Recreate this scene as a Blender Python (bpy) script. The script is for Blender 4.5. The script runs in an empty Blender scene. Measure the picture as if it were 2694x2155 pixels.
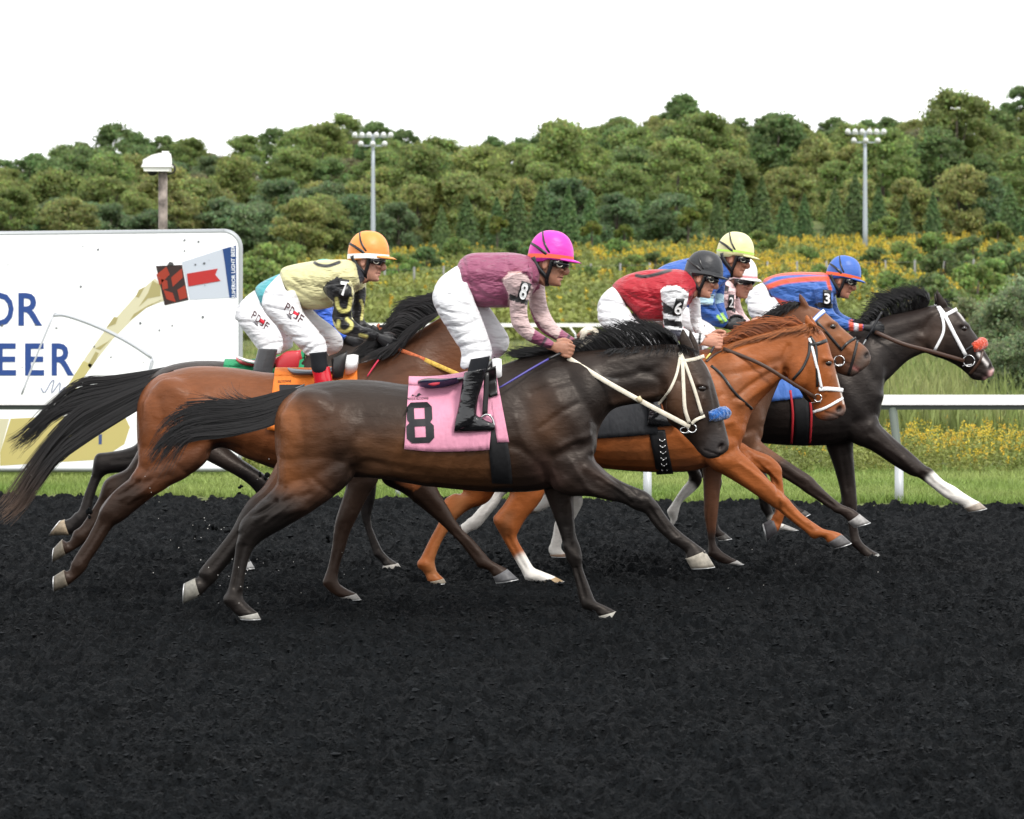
import bpy, math, random
import numpy as np
from mathutils import Vector, Matrix
from mathutils.bvhtree import BVHTree

random.seed(7); RNG = np.random.default_rng(7)
scene = bpy.context.scene
COL = scene.collection

# ---------------------------------------------------------------- camera
# "px" coordinates below are survey coordinates: the photograph measured at 2156 x 1725.
F, CX, HZ, EYE = 6940.0, 1078.0, 680.0, 1.79
cam_d = bpy.data.cameras.new('camera'); cam = bpy.data.objects.new('camera', cam_d); COL.objects.link(cam)
cam.location = (0, 0, EYE); cam.rotation_euler = (math.radians(90), 0, 0)
cam_d.sensor_width = 36.0; cam_d.lens = F / 2156 * 36
cam_d.shift_y = -(862.5 - HZ) / 2156
cam_d.clip_start = 0.5; cam_d.clip_end = 6000
cam_d.dof.use_dof = True; cam_d.dof.focus_distance = 20.0; cam_d.dof.aperture_fstop = 7.5
scene.camera = cam

# ---------------------------------------------------------------- sky, sun, exposure
SUN_EL, SUN_AZ = math.radians(47), math.radians(148)      # sun_az measured clockwise from +Y
w = bpy.data.worlds.new('World'); scene.world = w; w.use_nodes = True
nt = w.node_tree; nt.nodes.clear()
out = nt.nodes.new('ShaderNodeOutputWorld'); bg = nt.nodes.new('ShaderNodeBackground')
sky = nt.nodes.new('ShaderNodeTexSky'); sky.sky_type = 'NISHITA'; sky.sun_disc = False
sky.sun_elevation = SUN_EL; sky.sun_rotation = SUN_AZ
mx = nt.nodes.new('ShaderNodeMix'); mx.data_type = 'RGBA'
mx.inputs['Factor'].default_value = 0.93                   # closed cloud deck over the clear sky
nt.links.new(sky.outputs[0], mx.inputs[6]); mx.inputs[7].default_value = (11.2, 11.25, 11.35, 1)
nt.links.new(mx.outputs[2], bg.inputs['Color']); bg.inputs['Strength'].default_value = 0.1
nt.links.new(bg.outputs[0], out.inputs[0])
sd = bpy.data.lights.new('sun', 'SUN'); sd.energy = 1.5; sd.angle = math.radians(11); sd.color = (1, .96, .9)
sun = bpy.data.objects.new('sun', sd); COL.objects.link(sun)
sv = Vector((math.sin(SUN_AZ) * math.cos(SUN_EL), math.cos(SUN_AZ) * math.cos(SUN_EL), math.sin(SUN_EL)))
sun.rotation_euler = sv.to_track_quat('Z', 'Y').to_euler(); sun.location = sv * 60
vs = scene.view_settings; vs.view_transform = 'Standard'; vs.look = 'None'; vs.gamma = 1; vs.exposure = 0.8
vs.use_curve_mapping = False

# ---------------------------------------------------------------- helpers
def lin(r, g, b):
    f = lambda c: (c / 255 / 12.92) if c / 255 <= .04045 else ((c / 255 + .055) / 1.055) ** 2.4
    return (f(r), f(g), f(b))
def P(px, py, d):
    return np.array([(px - CX) * d / F, d, EYE - (py - HZ) * d / F])
def T(x0, y0, k):
    return lambda u, v: (x0 + u * k, y0 + v * k)
def proj(V):
    return CX + F * V[:, 0] / V[:, 1], HZ - F * (V[:, 2] - EYE) / V[:, 1]

MATS = {}
def mat(name, color=(.5, .5, .5), rough=.6, spec=.5, attr=False, metal=0., bump=None, noise=None, sheen=0., coat=0., bump2=None,
        rand=0., transl=0., sss=0., tint=None, grain=None):
    if name in MATS: return MATS[name]
    m = bpy.data.materials.new(name); m.use_nodes = True; t = m.node_tree; N = t.nodes; L = t.links
    b = N['Principled BSDF']
    b.inputs['Roughness'].default_value = rough; b.inputs['Specular IOR Level'].default_value = spec
    b.inputs['Metallic'].default_value = metal; b.inputs['Sheen Weight'].default_value = sheen
    b.inputs['Coat Weight'].default_value = coat; b.inputs['Coat Roughness'].default_value = .12
    if tint: b.inputs['Specular Tint'].default_value = (*tint, 1)
    if sss: b.inputs['Subsurface Weight'].default_value = sss; b.inputs['Subsurface Radius'].default_value = (.01, .004, .002)
    if attr:
        a = N.new('ShaderNodeAttribute'); a.attribute_name = 'col'; src = a.outputs['Color']
    else:
        a = N.new('ShaderNodeRGB'); a.outputs[0].default_value = (*color, 1); src = a.outputs[0]
    tc = N.new('ShaderNodeTexCoord')
    if noise:
        sc, amt = noise
        n = N.new('ShaderNodeTexNoise'); n.inputs['Scale'].default_value = sc; n.inputs['Detail'].default_value = 4
        L.new(tc.outputs['Object'], n.inputs['Vector'])
        mr = N.new('ShaderNodeMapRange'); mr.inputs[1].default_value = .3; mr.inputs[2].default_value = .7
        mr.inputs[3].default_value = 1 - amt; mr.inputs[4].default_value = 1 + amt
        L.new(n.outputs[0], mr.inputs[0])
        mm = N.new('ShaderNodeMix'); mm.data_type = 'RGBA'; mm.blend_type = 'MULTIPLY'; mm.inputs['Factor'].default_value = 1
        L.new(src, mm.inputs[6]); L.new(mr.outputs[0], mm.inputs[7]); src = mm.outputs[2]
    if grain:                                          # fine streaks of hair or thread
        mp = N.new('ShaderNodeMapping'); mp.inputs['Scale'].default_value = grain[0]; L.new(tc.outputs['Object'], mp.inputs[0])
        n = N.new('ShaderNodeTexNoise'); n.inputs['Scale'].default_value = grain[1]; n.inputs['Detail'].default_value = 3; L.new(mp.outputs[0], n.inputs['Vector'])
        mr = N.new('ShaderNodeMapRange'); mr.inputs[1].default_value = .3; mr.inputs[2].default_value = .7; mr.inputs[3].default_value = 1 - grain[2]; mr.inputs[4].default_value = 1 + grain[2]; L.new(n.outputs[0], mr.inputs[0])
        mm = N.new('ShaderNodeMix'); mm.data_type = 'RGBA'; mm.blend_type = 'MULTIPLY'; mm.inputs['Factor'].default_value = 1
        L.new(src, mm.inputs[6]); L.new(mr.outputs[0], mm.inputs[7]); src = mm.outputs[2]
        r2 = N.new('ShaderNodeMapRange'); r2.inputs[3].default_value = rough - .1; r2.inputs[4].default_value = rough + .12; L.new(n.outputs[0], r2.inputs[0]); L.new(r2.outputs[0], b.inputs['Roughness'])
    if rand:
        oi = N.new('ShaderNodeObjectInfo'); hs = N.new('ShaderNodeHueSaturation')
        m1 = N.new('ShaderNodeMapRange'); m1.inputs[3].default_value = 1 - rand; m1.inputs[4].default_value = 1 + rand
        m2 = N.new('ShaderNodeMapRange'); m2.inputs[3].default_value = .485; m2.inputs[4].default_value = .515
        mt = N.new('ShaderNodeMath'); mt.operation = 'MULTIPLY'; mt.inputs[1].default_value = 7.31
        fr = N.new('ShaderNodeMath'); fr.operation = 'FRACT'
        L.new(oi.outputs['Random'], m1.inputs[0]); L.new(oi.outputs['Random'], mt.inputs[0]); L.new(mt.outputs[0], fr.inputs[0])
        L.new(fr.outputs[0], m2.inputs[0]); L.new(m1.outputs[0], hs.inputs['Value']); L.new(m2.outputs[0], hs.inputs['Hue'])
        L.new(src, hs.inputs['Color']); src = hs.outputs[0]
    L.new(src, b.inputs['Base Color'])
    nrm = None
    for bp in (bump, bump2):
        if not bp: continue
        sc, dist, kind = bp[:3]
        mp = N.new('ShaderNodeMapping'); L.new(tc.outputs['Object'], mp.inputs[0])
        if len(bp) > 3: mp.inputs['Scale'].default_value = bp[3]
        n = N.new('ShaderNodeTexNoise'); n.inputs['Scale'].default_value = sc; n.inputs['Detail'].default_value = 3
        L.new(mp.outputs[0], n.inputs['Vector'])
        h = n.outputs[0]
        if kind == 'fold':
            n.inputs['Distortion'].default_value = .9; n.inputs['Detail'].default_value = 1.5
            s1 = N.new('ShaderNodeMath'); s1.operation = 'SUBTRACT'; s1.inputs[1].default_value = .5
            s2 = N.new('ShaderNodeMath'); s2.operation = 'ABSOLUTE'; L.new(h, s1.inputs[0]); L.new(s1.outputs[0], s2.inputs[0])
            s3 = N.new('ShaderNodeMath'); s3.operation = 'POWER'; s3.inputs[1].default_value = .6; L.new(s2.outputs[0], s3.inputs[0]); h = s3.outputs[0]
        bn = N.new('ShaderNodeBump'); bn.inputs['Distance'].default_value = dist; bn.inputs['Strength'].default_value = 1
        L.new(h, bn.inputs['Height'])
        if nrm: L.new(nrm, bn.inputs['Normal'])
        nrm = bn.outputs[0]
    if nrm: L.new(nrm, b.inputs['Normal'])
    if transl:
        tr = N.new('ShaderNodeBsdfTranslucent'); L.new(src, tr.inputs[0])
        ms = N.new('ShaderNodeMixShader'); ms.inputs[0].default_value = transl
        L.new(b.outputs[0], ms.inputs[1]); L.new(tr.outputs[0], ms.inputs[2])
        L.new(ms.outputs[0], N['Material Output'].inputs[0])
    MATS[name] = m
    return m

def mesh_np(name, V, faces, smooth=True, col=None):
    """V (n,3); faces: (m,k) array, or a list of arrays / list of lists"""
    me = bpy.data.meshes.new(name)
    if isinstance(faces, np.ndarray): faces = [faces]
    if len(faces) and not isinstance(faces[0], np.ndarray):
        lens = np.array([len(f) for f in faces]); idx = np.array([i for f in faces for i in f])
    else:
        lens = np.concatenate([np.full(len(f), f.shape[1]) for f in faces]); idx = np.concatenate([f.ravel() for f in faces])
    me.vertices.add(len(V)); me.vertices.foreach_set('co', np.asarray(V, dtype=np.float32).ravel())
    me.loops.add(len(idx)); me.loops.foreach_set('vertex_index', idx.astype(np.int32))
    me.polygons.add(len(lens)); st = np.concatenate([[0], np.cumsum(lens)[:-1]])
    me.polygons.foreach_set('loop_start', st.astype(np.int32))
    me.update(calc_edges=True); me.validate()
    me.polygons.foreach_set('use_smooth', np.full(len(me.polygons), bool(smooth)))
    if col is not None:
        a = me.attributes.new('col', 'FLOAT_COLOR', 'POINT')
        c = np.ones((len(V), 4), dtype=np.float32); c[:, :3] = col
        a.data.foreach_set('color', c.ravel())
    return me

def obj(name, V, faces, m, parent=None, L=None, smooth=True, col=None, label=None):
    V = np.asarray(V, dtype=float)
    if L is not None: V = V - np.asarray(L)
    me = mesh_np(name, V, faces, smooth, col)
    o = bpy.data.objects.new(name, me); COL.objects.link(o)
    if m: me.materials.append(m)
    if parent: o.parent = parent
    if label: o['label'] = label
    return o
def thing(name, label, cat, loc=(0, 0, 0), group=None):
    o = bpy.data.objects.new(name, None); COL.objects.link(o); o.location = loc; o.empty_display_size = .3
    o['label'] = label; o['category'] = cat
    if group: o['group'] = group
    return o
def tag(o, label=None, cat=None, group=None, kind=None):
    if label: o['label'] = label
    if cat: o['category'] = cat
    if group: o['group'] = group
    if kind: o['kind'] = kind
    return o

# --- mesh pieces: (V, list of faces) tuples; faces kept as python lists for mixed sizes
def join(pieces):
    VV, FF, o = [], [], 0
    for V, Fc in pieces:
        VV.append(np.asarray(V)); FF += [[i + o for i in f] for f in Fc]; o += len(V)
    return np.concatenate(VV), FF
def catmull(A, n):
    A = np.asarray(A, dtype=float)
    if len(A) < 3 or n <= 1: 
        t = np.linspace(0, len(A) - 1, (len(A) - 1) * max(n, 1) + 1); i = np.minimum(t.astype(int), len(A) - 2); f = (t - i)[:, None]
        return A[i] * (1 - f) + A[i + 1] * f
    Q = np.vstack([2 * A[0] - A[1], A, 2 * A[-1] - A[-2]]); o = []
    for i in range(1, len(Q) - 2):
        for j in range(n):
            t = j / n; p0, p1, p2, p3 = Q[i - 1:i + 3]
            o.append(.5 * (2 * p1 + (p2 - p0) * t + (2 * p0 - 5 * p1 + 4 * p2 - p3) * t * t + (3 * p1 - p0 - 3 * p2 + p3) * t ** 3))
    o.append(A[-1]); return np.array(o)
def skin_rings(R):
    """R: (m,k,3) rings -> V, faces with fan caps"""
    m, k, _ = R.shape; V = R.reshape(-1, 3); Fc = []
    for i in range(m - 1):
        for j in range(k):
            a = i * k + j; b = i * k + (j + 1) % k; Fc.append([a, b, b + k, a + k])
    c0 = len(V); V = np.vstack([V, R[0].mean(0), R[-1].mean(0)])
    for j in range(k):
        Fc.append([(j + 1) % k, j, c0]); Fc.append([(m - 1) * k + j, (m - 1) * k + (j + 1) % k, c0 + 1])
    return V, Fc
def loft(st, d, n=5, ring=18, egg=0., pw=2.0):
    """st rows: x1,y1,x2,y2 (px edges), half width (m), depth offset (m)"""
    S = catmull(st, n); a = np.linspace(0, 2 * np.pi, ring, endpoint=False)
    ca, sa = np.cos(a), np.sin(a)
    pc = np.sign(ca) * np.abs(ca) ** (2 / pw); ps = np.sign(sa) * np.abs(sa) ** (2 / pw)
    R = []
    for x1, y1, x2, y2, hw, yo in S:
        p1, p2 = P(x1, y1, d + yo), P(x2, y2, d + yo); c = (p1 + p2) / 2; r = (p1 - p2) / 2
        R.append(c + r * pc[:, None] + np.array([0, 1, 0]) * (max(hw, .004) * (1 - egg * ca) * ps)[:, None])
    return skin_rings(np.array(R))
def tube(pts, rad, ring=8, n=4, flat=1.0, up=(0, 1, 0)):
    """round or flattened tube along 3-D points; rad scalar or list"""
    pts = np.asarray(pts, dtype=float); rad = np.broadcast_to(np.asarray(rad, dtype=float), (len(pts),))
    S = catmull(np.hstack([pts, rad[:, None]]), n); C, r = S[:, :3], np.maximum(S[:, 3], .0005)
    t = np.gradient(C, axis=0); t /= np.linalg.norm(t, axis=1, keepdims=True) + 1e-9
    u = np.asarray(up, dtype=float); u = u - (t @ u)[:, None] * t; u /= np.linalg.norm(u, axis=1, keepdims=True) + 1e-9
    v = np.cross(t, u); a = np.linspace(0, 2 * np.pi, ring, endpoint=False)
    R = C[:, None] + r[:, None, None] * (u[:, None] * (np.cos(a) * flat)[None, :, None] + v[:, None] * np.sin(a)[None, :, None])
    return skin_rings(R)
def ball(c, r, nu=12, nv=8, M=None):
    a = np.linspace(0, 2 * np.pi, nu, endpoint=False); b = np.linspace(-1.45, 1.45, nv)
    R = np.array([[(np.cos(x) * np.cos(y), np.sin(x) * np.cos(y), np.sin(y)) for x in a] for y in b]) * np.asarray(r)
    if M is not None: R = R @ np.asarray(M).T
    return skin_rings(R + np.asarray(c))
def box(lo, hi):
    x0, y0, z0 = lo; x1, y1, z1 = hi
    V = [(x0, y0, z0), (x1, y0, z0), (x1, y1, z0), (x0, y1, z0), (x0, y0, z1), (x1, y0, z1), (x1, y1, z1), (x0, y1, z1)]
    return np.array(V, dtype=float), [[0, 3, 2, 1], [4, 5, 6, 7], [0, 1, 5, 4], [1, 2, 6, 5], [2, 3, 7, 6], [3, 0, 4, 7]]
def prism(poly, y0, y1):
    """poly: list of (x,z); extruded from depth y0 to y1"""
    n = len(poly); V = [(x, y0, z) for x, z in poly] + [(x, y1, z) for x, z in poly]
    Fc = [list(range(n)), list(range(2 * n - 1, n - 1, -1))] + [[i, (i + 1) % n + 0, (i + 1) % n + n, i + n] for i in range(n)]
    return np.array(V, dtype=float), Fc

def remesh(pieces, vox, smooth_it=4):
    V, Fc = join(pieces)
    me = mesh_np('tmp', V, Fc); o = bpy.data.objects.new('tmp', me); COL.objects.link(o)
    md = o.modifiers.new('r', 'REMESH'); md.mode = 'VOXEL'; md.voxel_size = vox; md.adaptivity = 0
    dg = bpy.context.evaluated_depsgraph_get(); ev = o.evaluated_get(dg); m2 = ev.to_mesh()
    n = len(m2.vertices); V = np.empty(n * 3); m2.vertices.foreach_get('co', V); V = V.reshape(-1, 3)
    k = len(m2.polygons); lt = np.empty(k, dtype=np.int32); m2.polygons.foreach_get('loop_total', lt)
    li = np.empty(lt.sum(), dtype=np.int32); m2.loops.foreach_get('vertex_index', li)
    ev.to_mesh_clear(); bpy.data.objects.remove(o); bpy.data.meshes.remove(me)
    Q = li.reshape(-1, 4) if (lt == 4).all() else None
    if Q is None:
        st = np.concatenate([[0], np.cumsum(lt)[:-1]]); Q = np.array([[li[s], li[s + 1], li[s + 2], li[s + l - 1]] for s, l in zip(st, lt)])
    V = smooth(V, Q, smooth_it)
    return V, Q
def smooth(V, Q, it, keep=None):
    E = np.vstack([Q[:, [0, 1]], Q[:, [1, 2]], Q[:, [2, 3]], Q[:, [3, 0]]]); E = np.vstack([E, E[:, ::-1]])
    deg = np.bincount(E[:, 0], minlength=len(V)).astype(float); deg[deg == 0] = 1
    for i in range(it * 2):
        A = np.stack([np.bincount(E[:, 0], weights=V[E[:, 1], k], minlength=len(V)) for k in range(3)], 1) / deg[:, None]
        f = .6 if i % 2 == 0 else -.5
        D = (A - V) * f
        if keep is not None: D *= keep[:, None]
        V = V + D
    return V
def normals(V, Q):
    n = np.cross(V[Q[:, 2]] - V[Q[:, 0]], V[Q[:, 3]] - V[Q[:, 1]])
    N = np.stack([sum(np.bincount(Q[:, j], weights=n[:, k], minlength=len(V)) for j in range(4)) for k in range(3)], 1)
    return N / (np.linalg.norm(N, axis=1, keepdims=True) + 1e-12)
def dist_poly(x, y, pts):
    D = np.full(len(x), 1e9)
    for (ax, ay), (bx, by) in zip(pts[:-1], pts[1:]):
        dx, dy = bx - ax, by - ay; t = np.clip(((x - ax) * dx + (y - ay) * dy) / (dx * dx + dy * dy + 1e-9), 0, 1)
        D = np.minimum(D, np.hypot(x - ax - t * dx, y - ay - t * dy))
    return D
def inside(x, y, poly):
    r = np.zeros(len(x), dtype=bool); n = len(poly)
    for i in range(n):
        x1, y1 = poly[i]; x2, y2 = poly[i - 1]
        c = ((y1 > y) != (y2 > y)) & (x < (x2 - x1) * (y - y1) / (y2 - y1 + 1e-12) + x1); r ^= c
    return r
class Skin:
    """a remeshed skin with sculpt strokes and coat / cloth colours laid on in survey coordinates"""
    def __init__(s, V, Q, base):
        s.V, s.Q = V, Q; s.C = np.tile(np.array(base, dtype=float), (len(V), 1)); s.upd()
    def upd(s): s.x, s.y = proj(s.V); s.N = normals(s.V, s.Q)
    def stroke(s, pts, wd, amp, yr=None):
        g = np.exp(-(dist_poly(s.x, s.y, pts) / wd) ** 2); g *= np.clip(-s.N[:, 1] * 1.5 + .5, 0, 1) if yr is None else 1
        if yr is not None: g *= (s.V[:, 1] > yr[0]) & (s.V[:, 1] < yr[1])
        s.V = s.V + s.N * (g * amp)[:, None]
    def strokes(s, lst):
        for a in lst: s.stroke(*a)
        s.upd()
    def paint(s, pts, wd, c, k=1., yr=None, sharp=2):
        g = np.exp(-(dist_poly(s.x, s.y, pts) / wd) ** sharp) * k
        if yr is not None: g = g * ((s.V[:, 1] > yr[0]) & (s.V[:, 1] < yr[1]))
        s.C += (np.array(c) - s.C) * g[:, None]
    def fill(s, poly, c, yr=None):
        m = inside(s.x, s.y, poly)
        if yr is not None: m &= (s.V[:, 1] > yr[0]) & (s.V[:, 1] < yr[1])
        s.C[m] = c
    def make(s, name, m, parent, L): 
        return obj(name, s.V, s.Q, m, parent, L, True, s.C)
    def bvh(s): return BVHTree.FromPolygons(s.V.tolist(), s.Q.tolist())

def hit(px, py, bvh, off=.004, fall=20.):
    d = Vector(((px - CX) / F, 1, -(py - HZ) / F)).normalized()
    r = bvh.ray_cast(Vector((0, 0, EYE)), d) if bvh else (None,)
    if r[0] is None: return P(px, py, fall) , False
    return np.array(r[0] - d * off), True
def drape_strap(pts, width, bvh, fall, off=.005, n=6, flat=.35):
    """a strap laid on a surface; width in px"""
    pts = catmull(np.array(pts, dtype=float), n); Y = []
    for p in pts:
        h, ok = hit(p[0], p[1], bvh, off, fall); Y.append(h[1] if ok else np.nan)
    Y = np.array(Y); idx = np.arange(len(Y)); ok = ~np.isnan(Y)
    Y = np.interp(idx, idx[ok], Y[ok]) if ok.any() else np.full(len(Y), fall)
    Y = np.convolve(np.pad(Y, 1, 'edge'), [.25, .5, .25], 'valid')
    W = np.array([P(p[0], p[1], y) for p, y in zip(pts, Y)])
    return tube(W, width * fall / F / 2, ring=8, n=1, flat=flat)
def drape_patch(top, bot, bvh, fall, nu, nv, off=.01, thick=.004, ripple=0.):
    """cloth patch between two px polylines; returns closed V, faces"""
    top = catmull(np.array(top, float), 8); bot = catmull(np.array(bot, float), 8)
    rs = lambda A: np.stack([np.interp(np.linspace(0, 1, nu), np.linspace(0, 1, len(A)), A[:, k]) for k in range(2)], 1)
    top, bot = rs(top), rs(bot); G = np.zeros((nv, nu, 3)); 
    for i in range(nv):
        t = i / (nv - 1)
        for j in range(nu):
            p = top[j] * (1 - t) + bot[j] * t; h, ok = hit(p[0], p[1], bvh, off, fall)
            G[i, j] = (p[0], p[1], h[1] if ok else np.nan)
    Y = G[:, :, 2]
    for i in range(nv):                                   # fill misses along the row / from the row before
        ok = ~np.isnan(Y[i])
        if ok.any(): Y[i] = np.interp(np.arange(nu), np.arange(nu)[ok], Y[i][ok])
        else: Y[i] = Y[i - 1] if i and not np.isnan(Y[i - 1]).all() else fall
    for _ in range(3):
        Yp = np.pad(Y, 1, 'edge'); Y[:] = (Yp[:-2, 1:-1] + Yp[2:, 1:-1] + Yp[1:-1, :-2] + Yp[1:-1, 2:] + 2 * Y) / 6
    if ripple:
        u_, v_ = np.meshgrid(np.linspace(0, 1, nu), np.linspace(0, 1, nv)); rp = np.sin(u_ * 17 + v_ * 5 + np.sin(v_ * 4 + u_ * 6)) * .6 + np.sin(u_ * 29 - v_ * 9) * .35
        Y -= np.abs(ripple * rp) * v_ ** .8
    W = np.array([[P(G[i, j, 0], G[i, j, 1], G[i, j, 2]) for j in range(nu)] for i in range(nv)])
    return slab(W, thick)
def slab(W, thick):
    nv, nu, _ = W.shape; A = W.reshape(-1, 3); B = A + np.array([0, thick, 0]); n = len(A); Fc = []
    for i in range(nv - 1):
        for j in range(nu - 1):
            a = i * nu + j; Fc.append([a, a + nu, a + nu + 1, a + 1]); Fc.append([n + a, n + a + 1, n + a + nu + 1, n + a + nu])
    ed = [i for i in range(nu)] + [i * nu + nu - 1 for i in range(1, nv)] + [(nv - 1) * nu + j for j in range(nu - 2, -1, -1)] + [i * nu for i in range(nv - 2, 0, -1)]
    for a, b in zip(ed, ed[1:] + ed[:1]): Fc.append([a, b, b + n, a + n])
    return np.vstack([A, B]), Fc
_TXT = {}
def text2d(s, bold=.0):
    if (s, bold) in _TXT: return _TXT[(s, bold)]
    c = bpy.data.curves.new('t', 'FONT'); c.body = s; c.offset = bold; c.resolution_u = 3
    o = bpy.data.objects.new('t', c); COL.objects.link(o); dg = bpy.context.evaluated_depsgraph_get()
    m = o.evaluated_get(dg).to_mesh(); V = np.array([v.co[:2] for v in m.vertices]); Fc = [list(p.vertices) for p in m.polygons]
    o.evaluated_get(dg).to_mesh_clear(); bpy.data.objects.remove(o); bpy.data.curves.remove(c)
    lo, hi = V.min(0), V.max(0); V = (V - lo) / (hi - lo); _TXT[(s, bold)] = (V, Fc); return V, Fc
def print_on(s, o0, ux, uy, bvh, fall, off=.0045, bold=.0, geo=None):
    """flat print: text with lower-left corner o0, baseline vector ux and height vector uy in px, laid on bvh"""
    V, Fc = geo if geo else text2d(s, bold)
    Y = []; W = []
    for a, b in V:
        p = (o0[0] + ux[0] * a + uy[0] * b, o0[1] + ux[1] * a + uy[1] * b); h, ok = hit(p[0], p[1], bvh, off, fall)
        W.append(p); Y.append(h[1] if ok else np.nan)
    Y = np.array(Y); med = np.nanmedian(Y) if (~np.isnan(Y)).any() else fall; Y[np.isnan(Y)] = med
    Y = np.clip(Y, med - .05, med + .05)
    return np.array([P(p[0], p[1], y) for p, y in zip(W, Y)]), Fc
def strands(guides, n, r, seg=9, locks=0, yspread=.04, d=20., yo=0., jit=6, lenvar=.25, c0=(.01, .01, .01), c1=None, tipr=.25, wave=3, rng=RNG):
    """hair: guides = list of px polylines (root..tip, same point count); strands interpolate between neighbours"""
    G = np.array([catmull(np.array(g, float), 4) for g in guides]); nG = len(G); VV, FF, CC = [], [], []
    lk = [(rng.random() * (nG - 1), rng.normal(0, 1, 2), rng.random(2) * 6.28, rng.uniform(.55, 1.)) for _ in range(locks)]
    for i in range(n):
        K_ = lk[rng.integers(locks)] if locks and rng.random() < .88 else None
        u = rng.random() * (nG - 1) if K_ is None else min(max(K_[0] + rng.normal(0, .036 * (nG - 1)), 0), nG - 1.001); k = min(int(u), nG - 2); f = u - k; c = G[k] * (1 - f) + G[k + 1] * f
        Lm = (1 - lenvar * rng.random() ** 2) * (1 if K_ is None else K_[3] ** .5); t = np.linspace(0, Lm, seg); tt = t * (len(c) - 1); j = np.minimum(tt.astype(int), len(c) - 2); g = (tt - j)[:, None]
        p = c[j] * (1 - g) + c[j + 1] * g
        ph, am = rng.random(2) * 6.28; off = rng.normal(0, jit, 2)
        if K_ is not None: off = off * .45 + K_[1] * jit * 1.1; ph, am = K_[2] + rng.normal(0, .25, 2)
        p = p + off * (t[:, None] ** 1.3) + np.stack([np.sin(t * 7 + ph), np.cos(t * 6 + am)], 1) * wave * t[:, None]
        y0 = rng.normal(0, 1); y = d + yo + np.clip(y0, -2, 2) * yspread * (.35 + .65 * np.sin(np.clip(t * 2.2, 0, 1.9)))
        W = np.stack([(p[:, 0] - CX) * y / F, y, EYE - (p[:, 1] - HZ) * y / F], 1)
        rr = r * (1 - (1 - tipr) * t ** 2) * (.7 + .6 * rng.random())
        a = np.array([0, 2.094, 4.189]); R = W[:, None] + rr[:, None, None] * np.stack([np.zeros(3), np.cos(a), np.sin(a)], 1)[None] 
        R[:, :, 0] += rr[:, None] * np.array([.5, -.5, 0])
        b = len(VV) * seg * 3; VV.append(R.reshape(-1, 3))
        for s in range(seg - 1):
            for q in range(3):
                a0 = b + s * 3 + q; a1 = b + s * 3 + (q + 1) % 3; FF.append((a0, a1, a1 + 3, a0 + 3))
        base = np.array(c0) * (.75 + .5 * rng.random())
        cc = np.tile(base, (seg, 1))
        if c1 is not None: cc = cc + (np.array(c1) - cc) * np.clip((t - .6) / .4, 0, 1)[:, None] ** 1.5
        CC.append(np.repeat(cc, 3, 0))
    return np.concatenate(VV), np.array(FF), np.concatenate(CC)
# ================================================================ SETTING
def ip(x, tab):
    a = np.array(tab, float); return np.interp(x, a[:, 0], a[:, 1])
WOOD = [(-900, 575), (0, 575), (450, 575), (620, 565), (900, 545), (1250, 536), (1500, 530), (2156, 520), (3000, 520)]
SKYL = [(-900, 320), (0, 316), (100, 306), (200, 282), (300, 286), (450, 286), (560, 274), (700, 256), (780, 264), (870, 270), (930, 282), (1000, 268),
        (1090, 277), (1180, 272), (1260, 245), (1380, 236), (1440, 205), (1500, 228), (1600, 222), (1700, 243), (1800, 238), (1900, 228), (1975, 208),
        (2060, 206), (2156, 190), (3000, 190)]
DW, DR = 330., 600.
def zat(px, y, d): return EYE - (y - HZ) * d / F
def terrain(X, Y):
    X = np.asarray(X, float); Y = np.asarray(Y, float); d = np.maximum(Y, 1.); px = CX + X * F / d
    zb = zat(px, ip(px, WOOD), DW); t = np.clip((d - DW) / (DR - DW), 0, 1)
    yb = ip(px, WOOD) * (1 - t) + (ip(px, SKYL) + 124) * t; zh = zat(px, yb, d)
    e = edge_d(px)
    z = np.where(d < e - 2, -.12, np.where(d < e + .4, -.12 + .12 * (d - e + 2) / 2.4, 0.))
    z = np.where(d > 60, np.clip((d - 60) / 70, 0, 1) * .7, z)
    s = np.clip((d - 130) / (DW - 130), 0, 1); z = np.where(d > 130, .7 + (zb - .7) * (s * .75 + .25 * s * s), z)
    z = np.where(d > DW, zh, z)
    z = np.where(d > DR, zat(px, ip(px, SKYL) + 124, DR) - (d - DR) * .02, z)
    return z
def edge_d(px): return F * EYE / (ip(px, [(-900, 1036), (0, 1041), (2156, 1064), (3000, 1070)]) - HZ)

def grid_sheet(name, pxs, ds, m, zf, colf=None):
    PX, D = np.meshgrid(pxs, ds); X = (PX - CX) * D / F; Z = zf(X, D)
    V = np.stack([X, D, Z], -1).reshape(-1, 3); k = len(pxs); n = len(ds)
    i = (np.arange(n - 1)[:, None] * k + np.arange(k - 1)[None]).ravel()
    Fc = np.stack([i, i + 1, i + k + 1, i + k], 1)
    return obj(name, V, Fc, m, col=colf(V) if colf else None)

# soil under everything, meadow terrain up to and over the wooded ridge
m_ground = mat('meadow_soil', (.10, .12, .045), .95, .1, noise=(.35, .5))
o = grid_sheet('meadow', np.linspace(-1700, 3900, 150), np.concatenate([np.linspace(30, 60, 40), np.linspace(64, 130, 20), np.linspace(136, 620, 70), [700, 900, 1400, 2400]]), m_ground, terrain)
tag(o, kind='structure')
V, Fc = box((-900, -120, -.6), (900, 31, -.16)); o = obj('ground', V, Fc, m_ground, smooth=False); tag(o, kind='structure')

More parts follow.
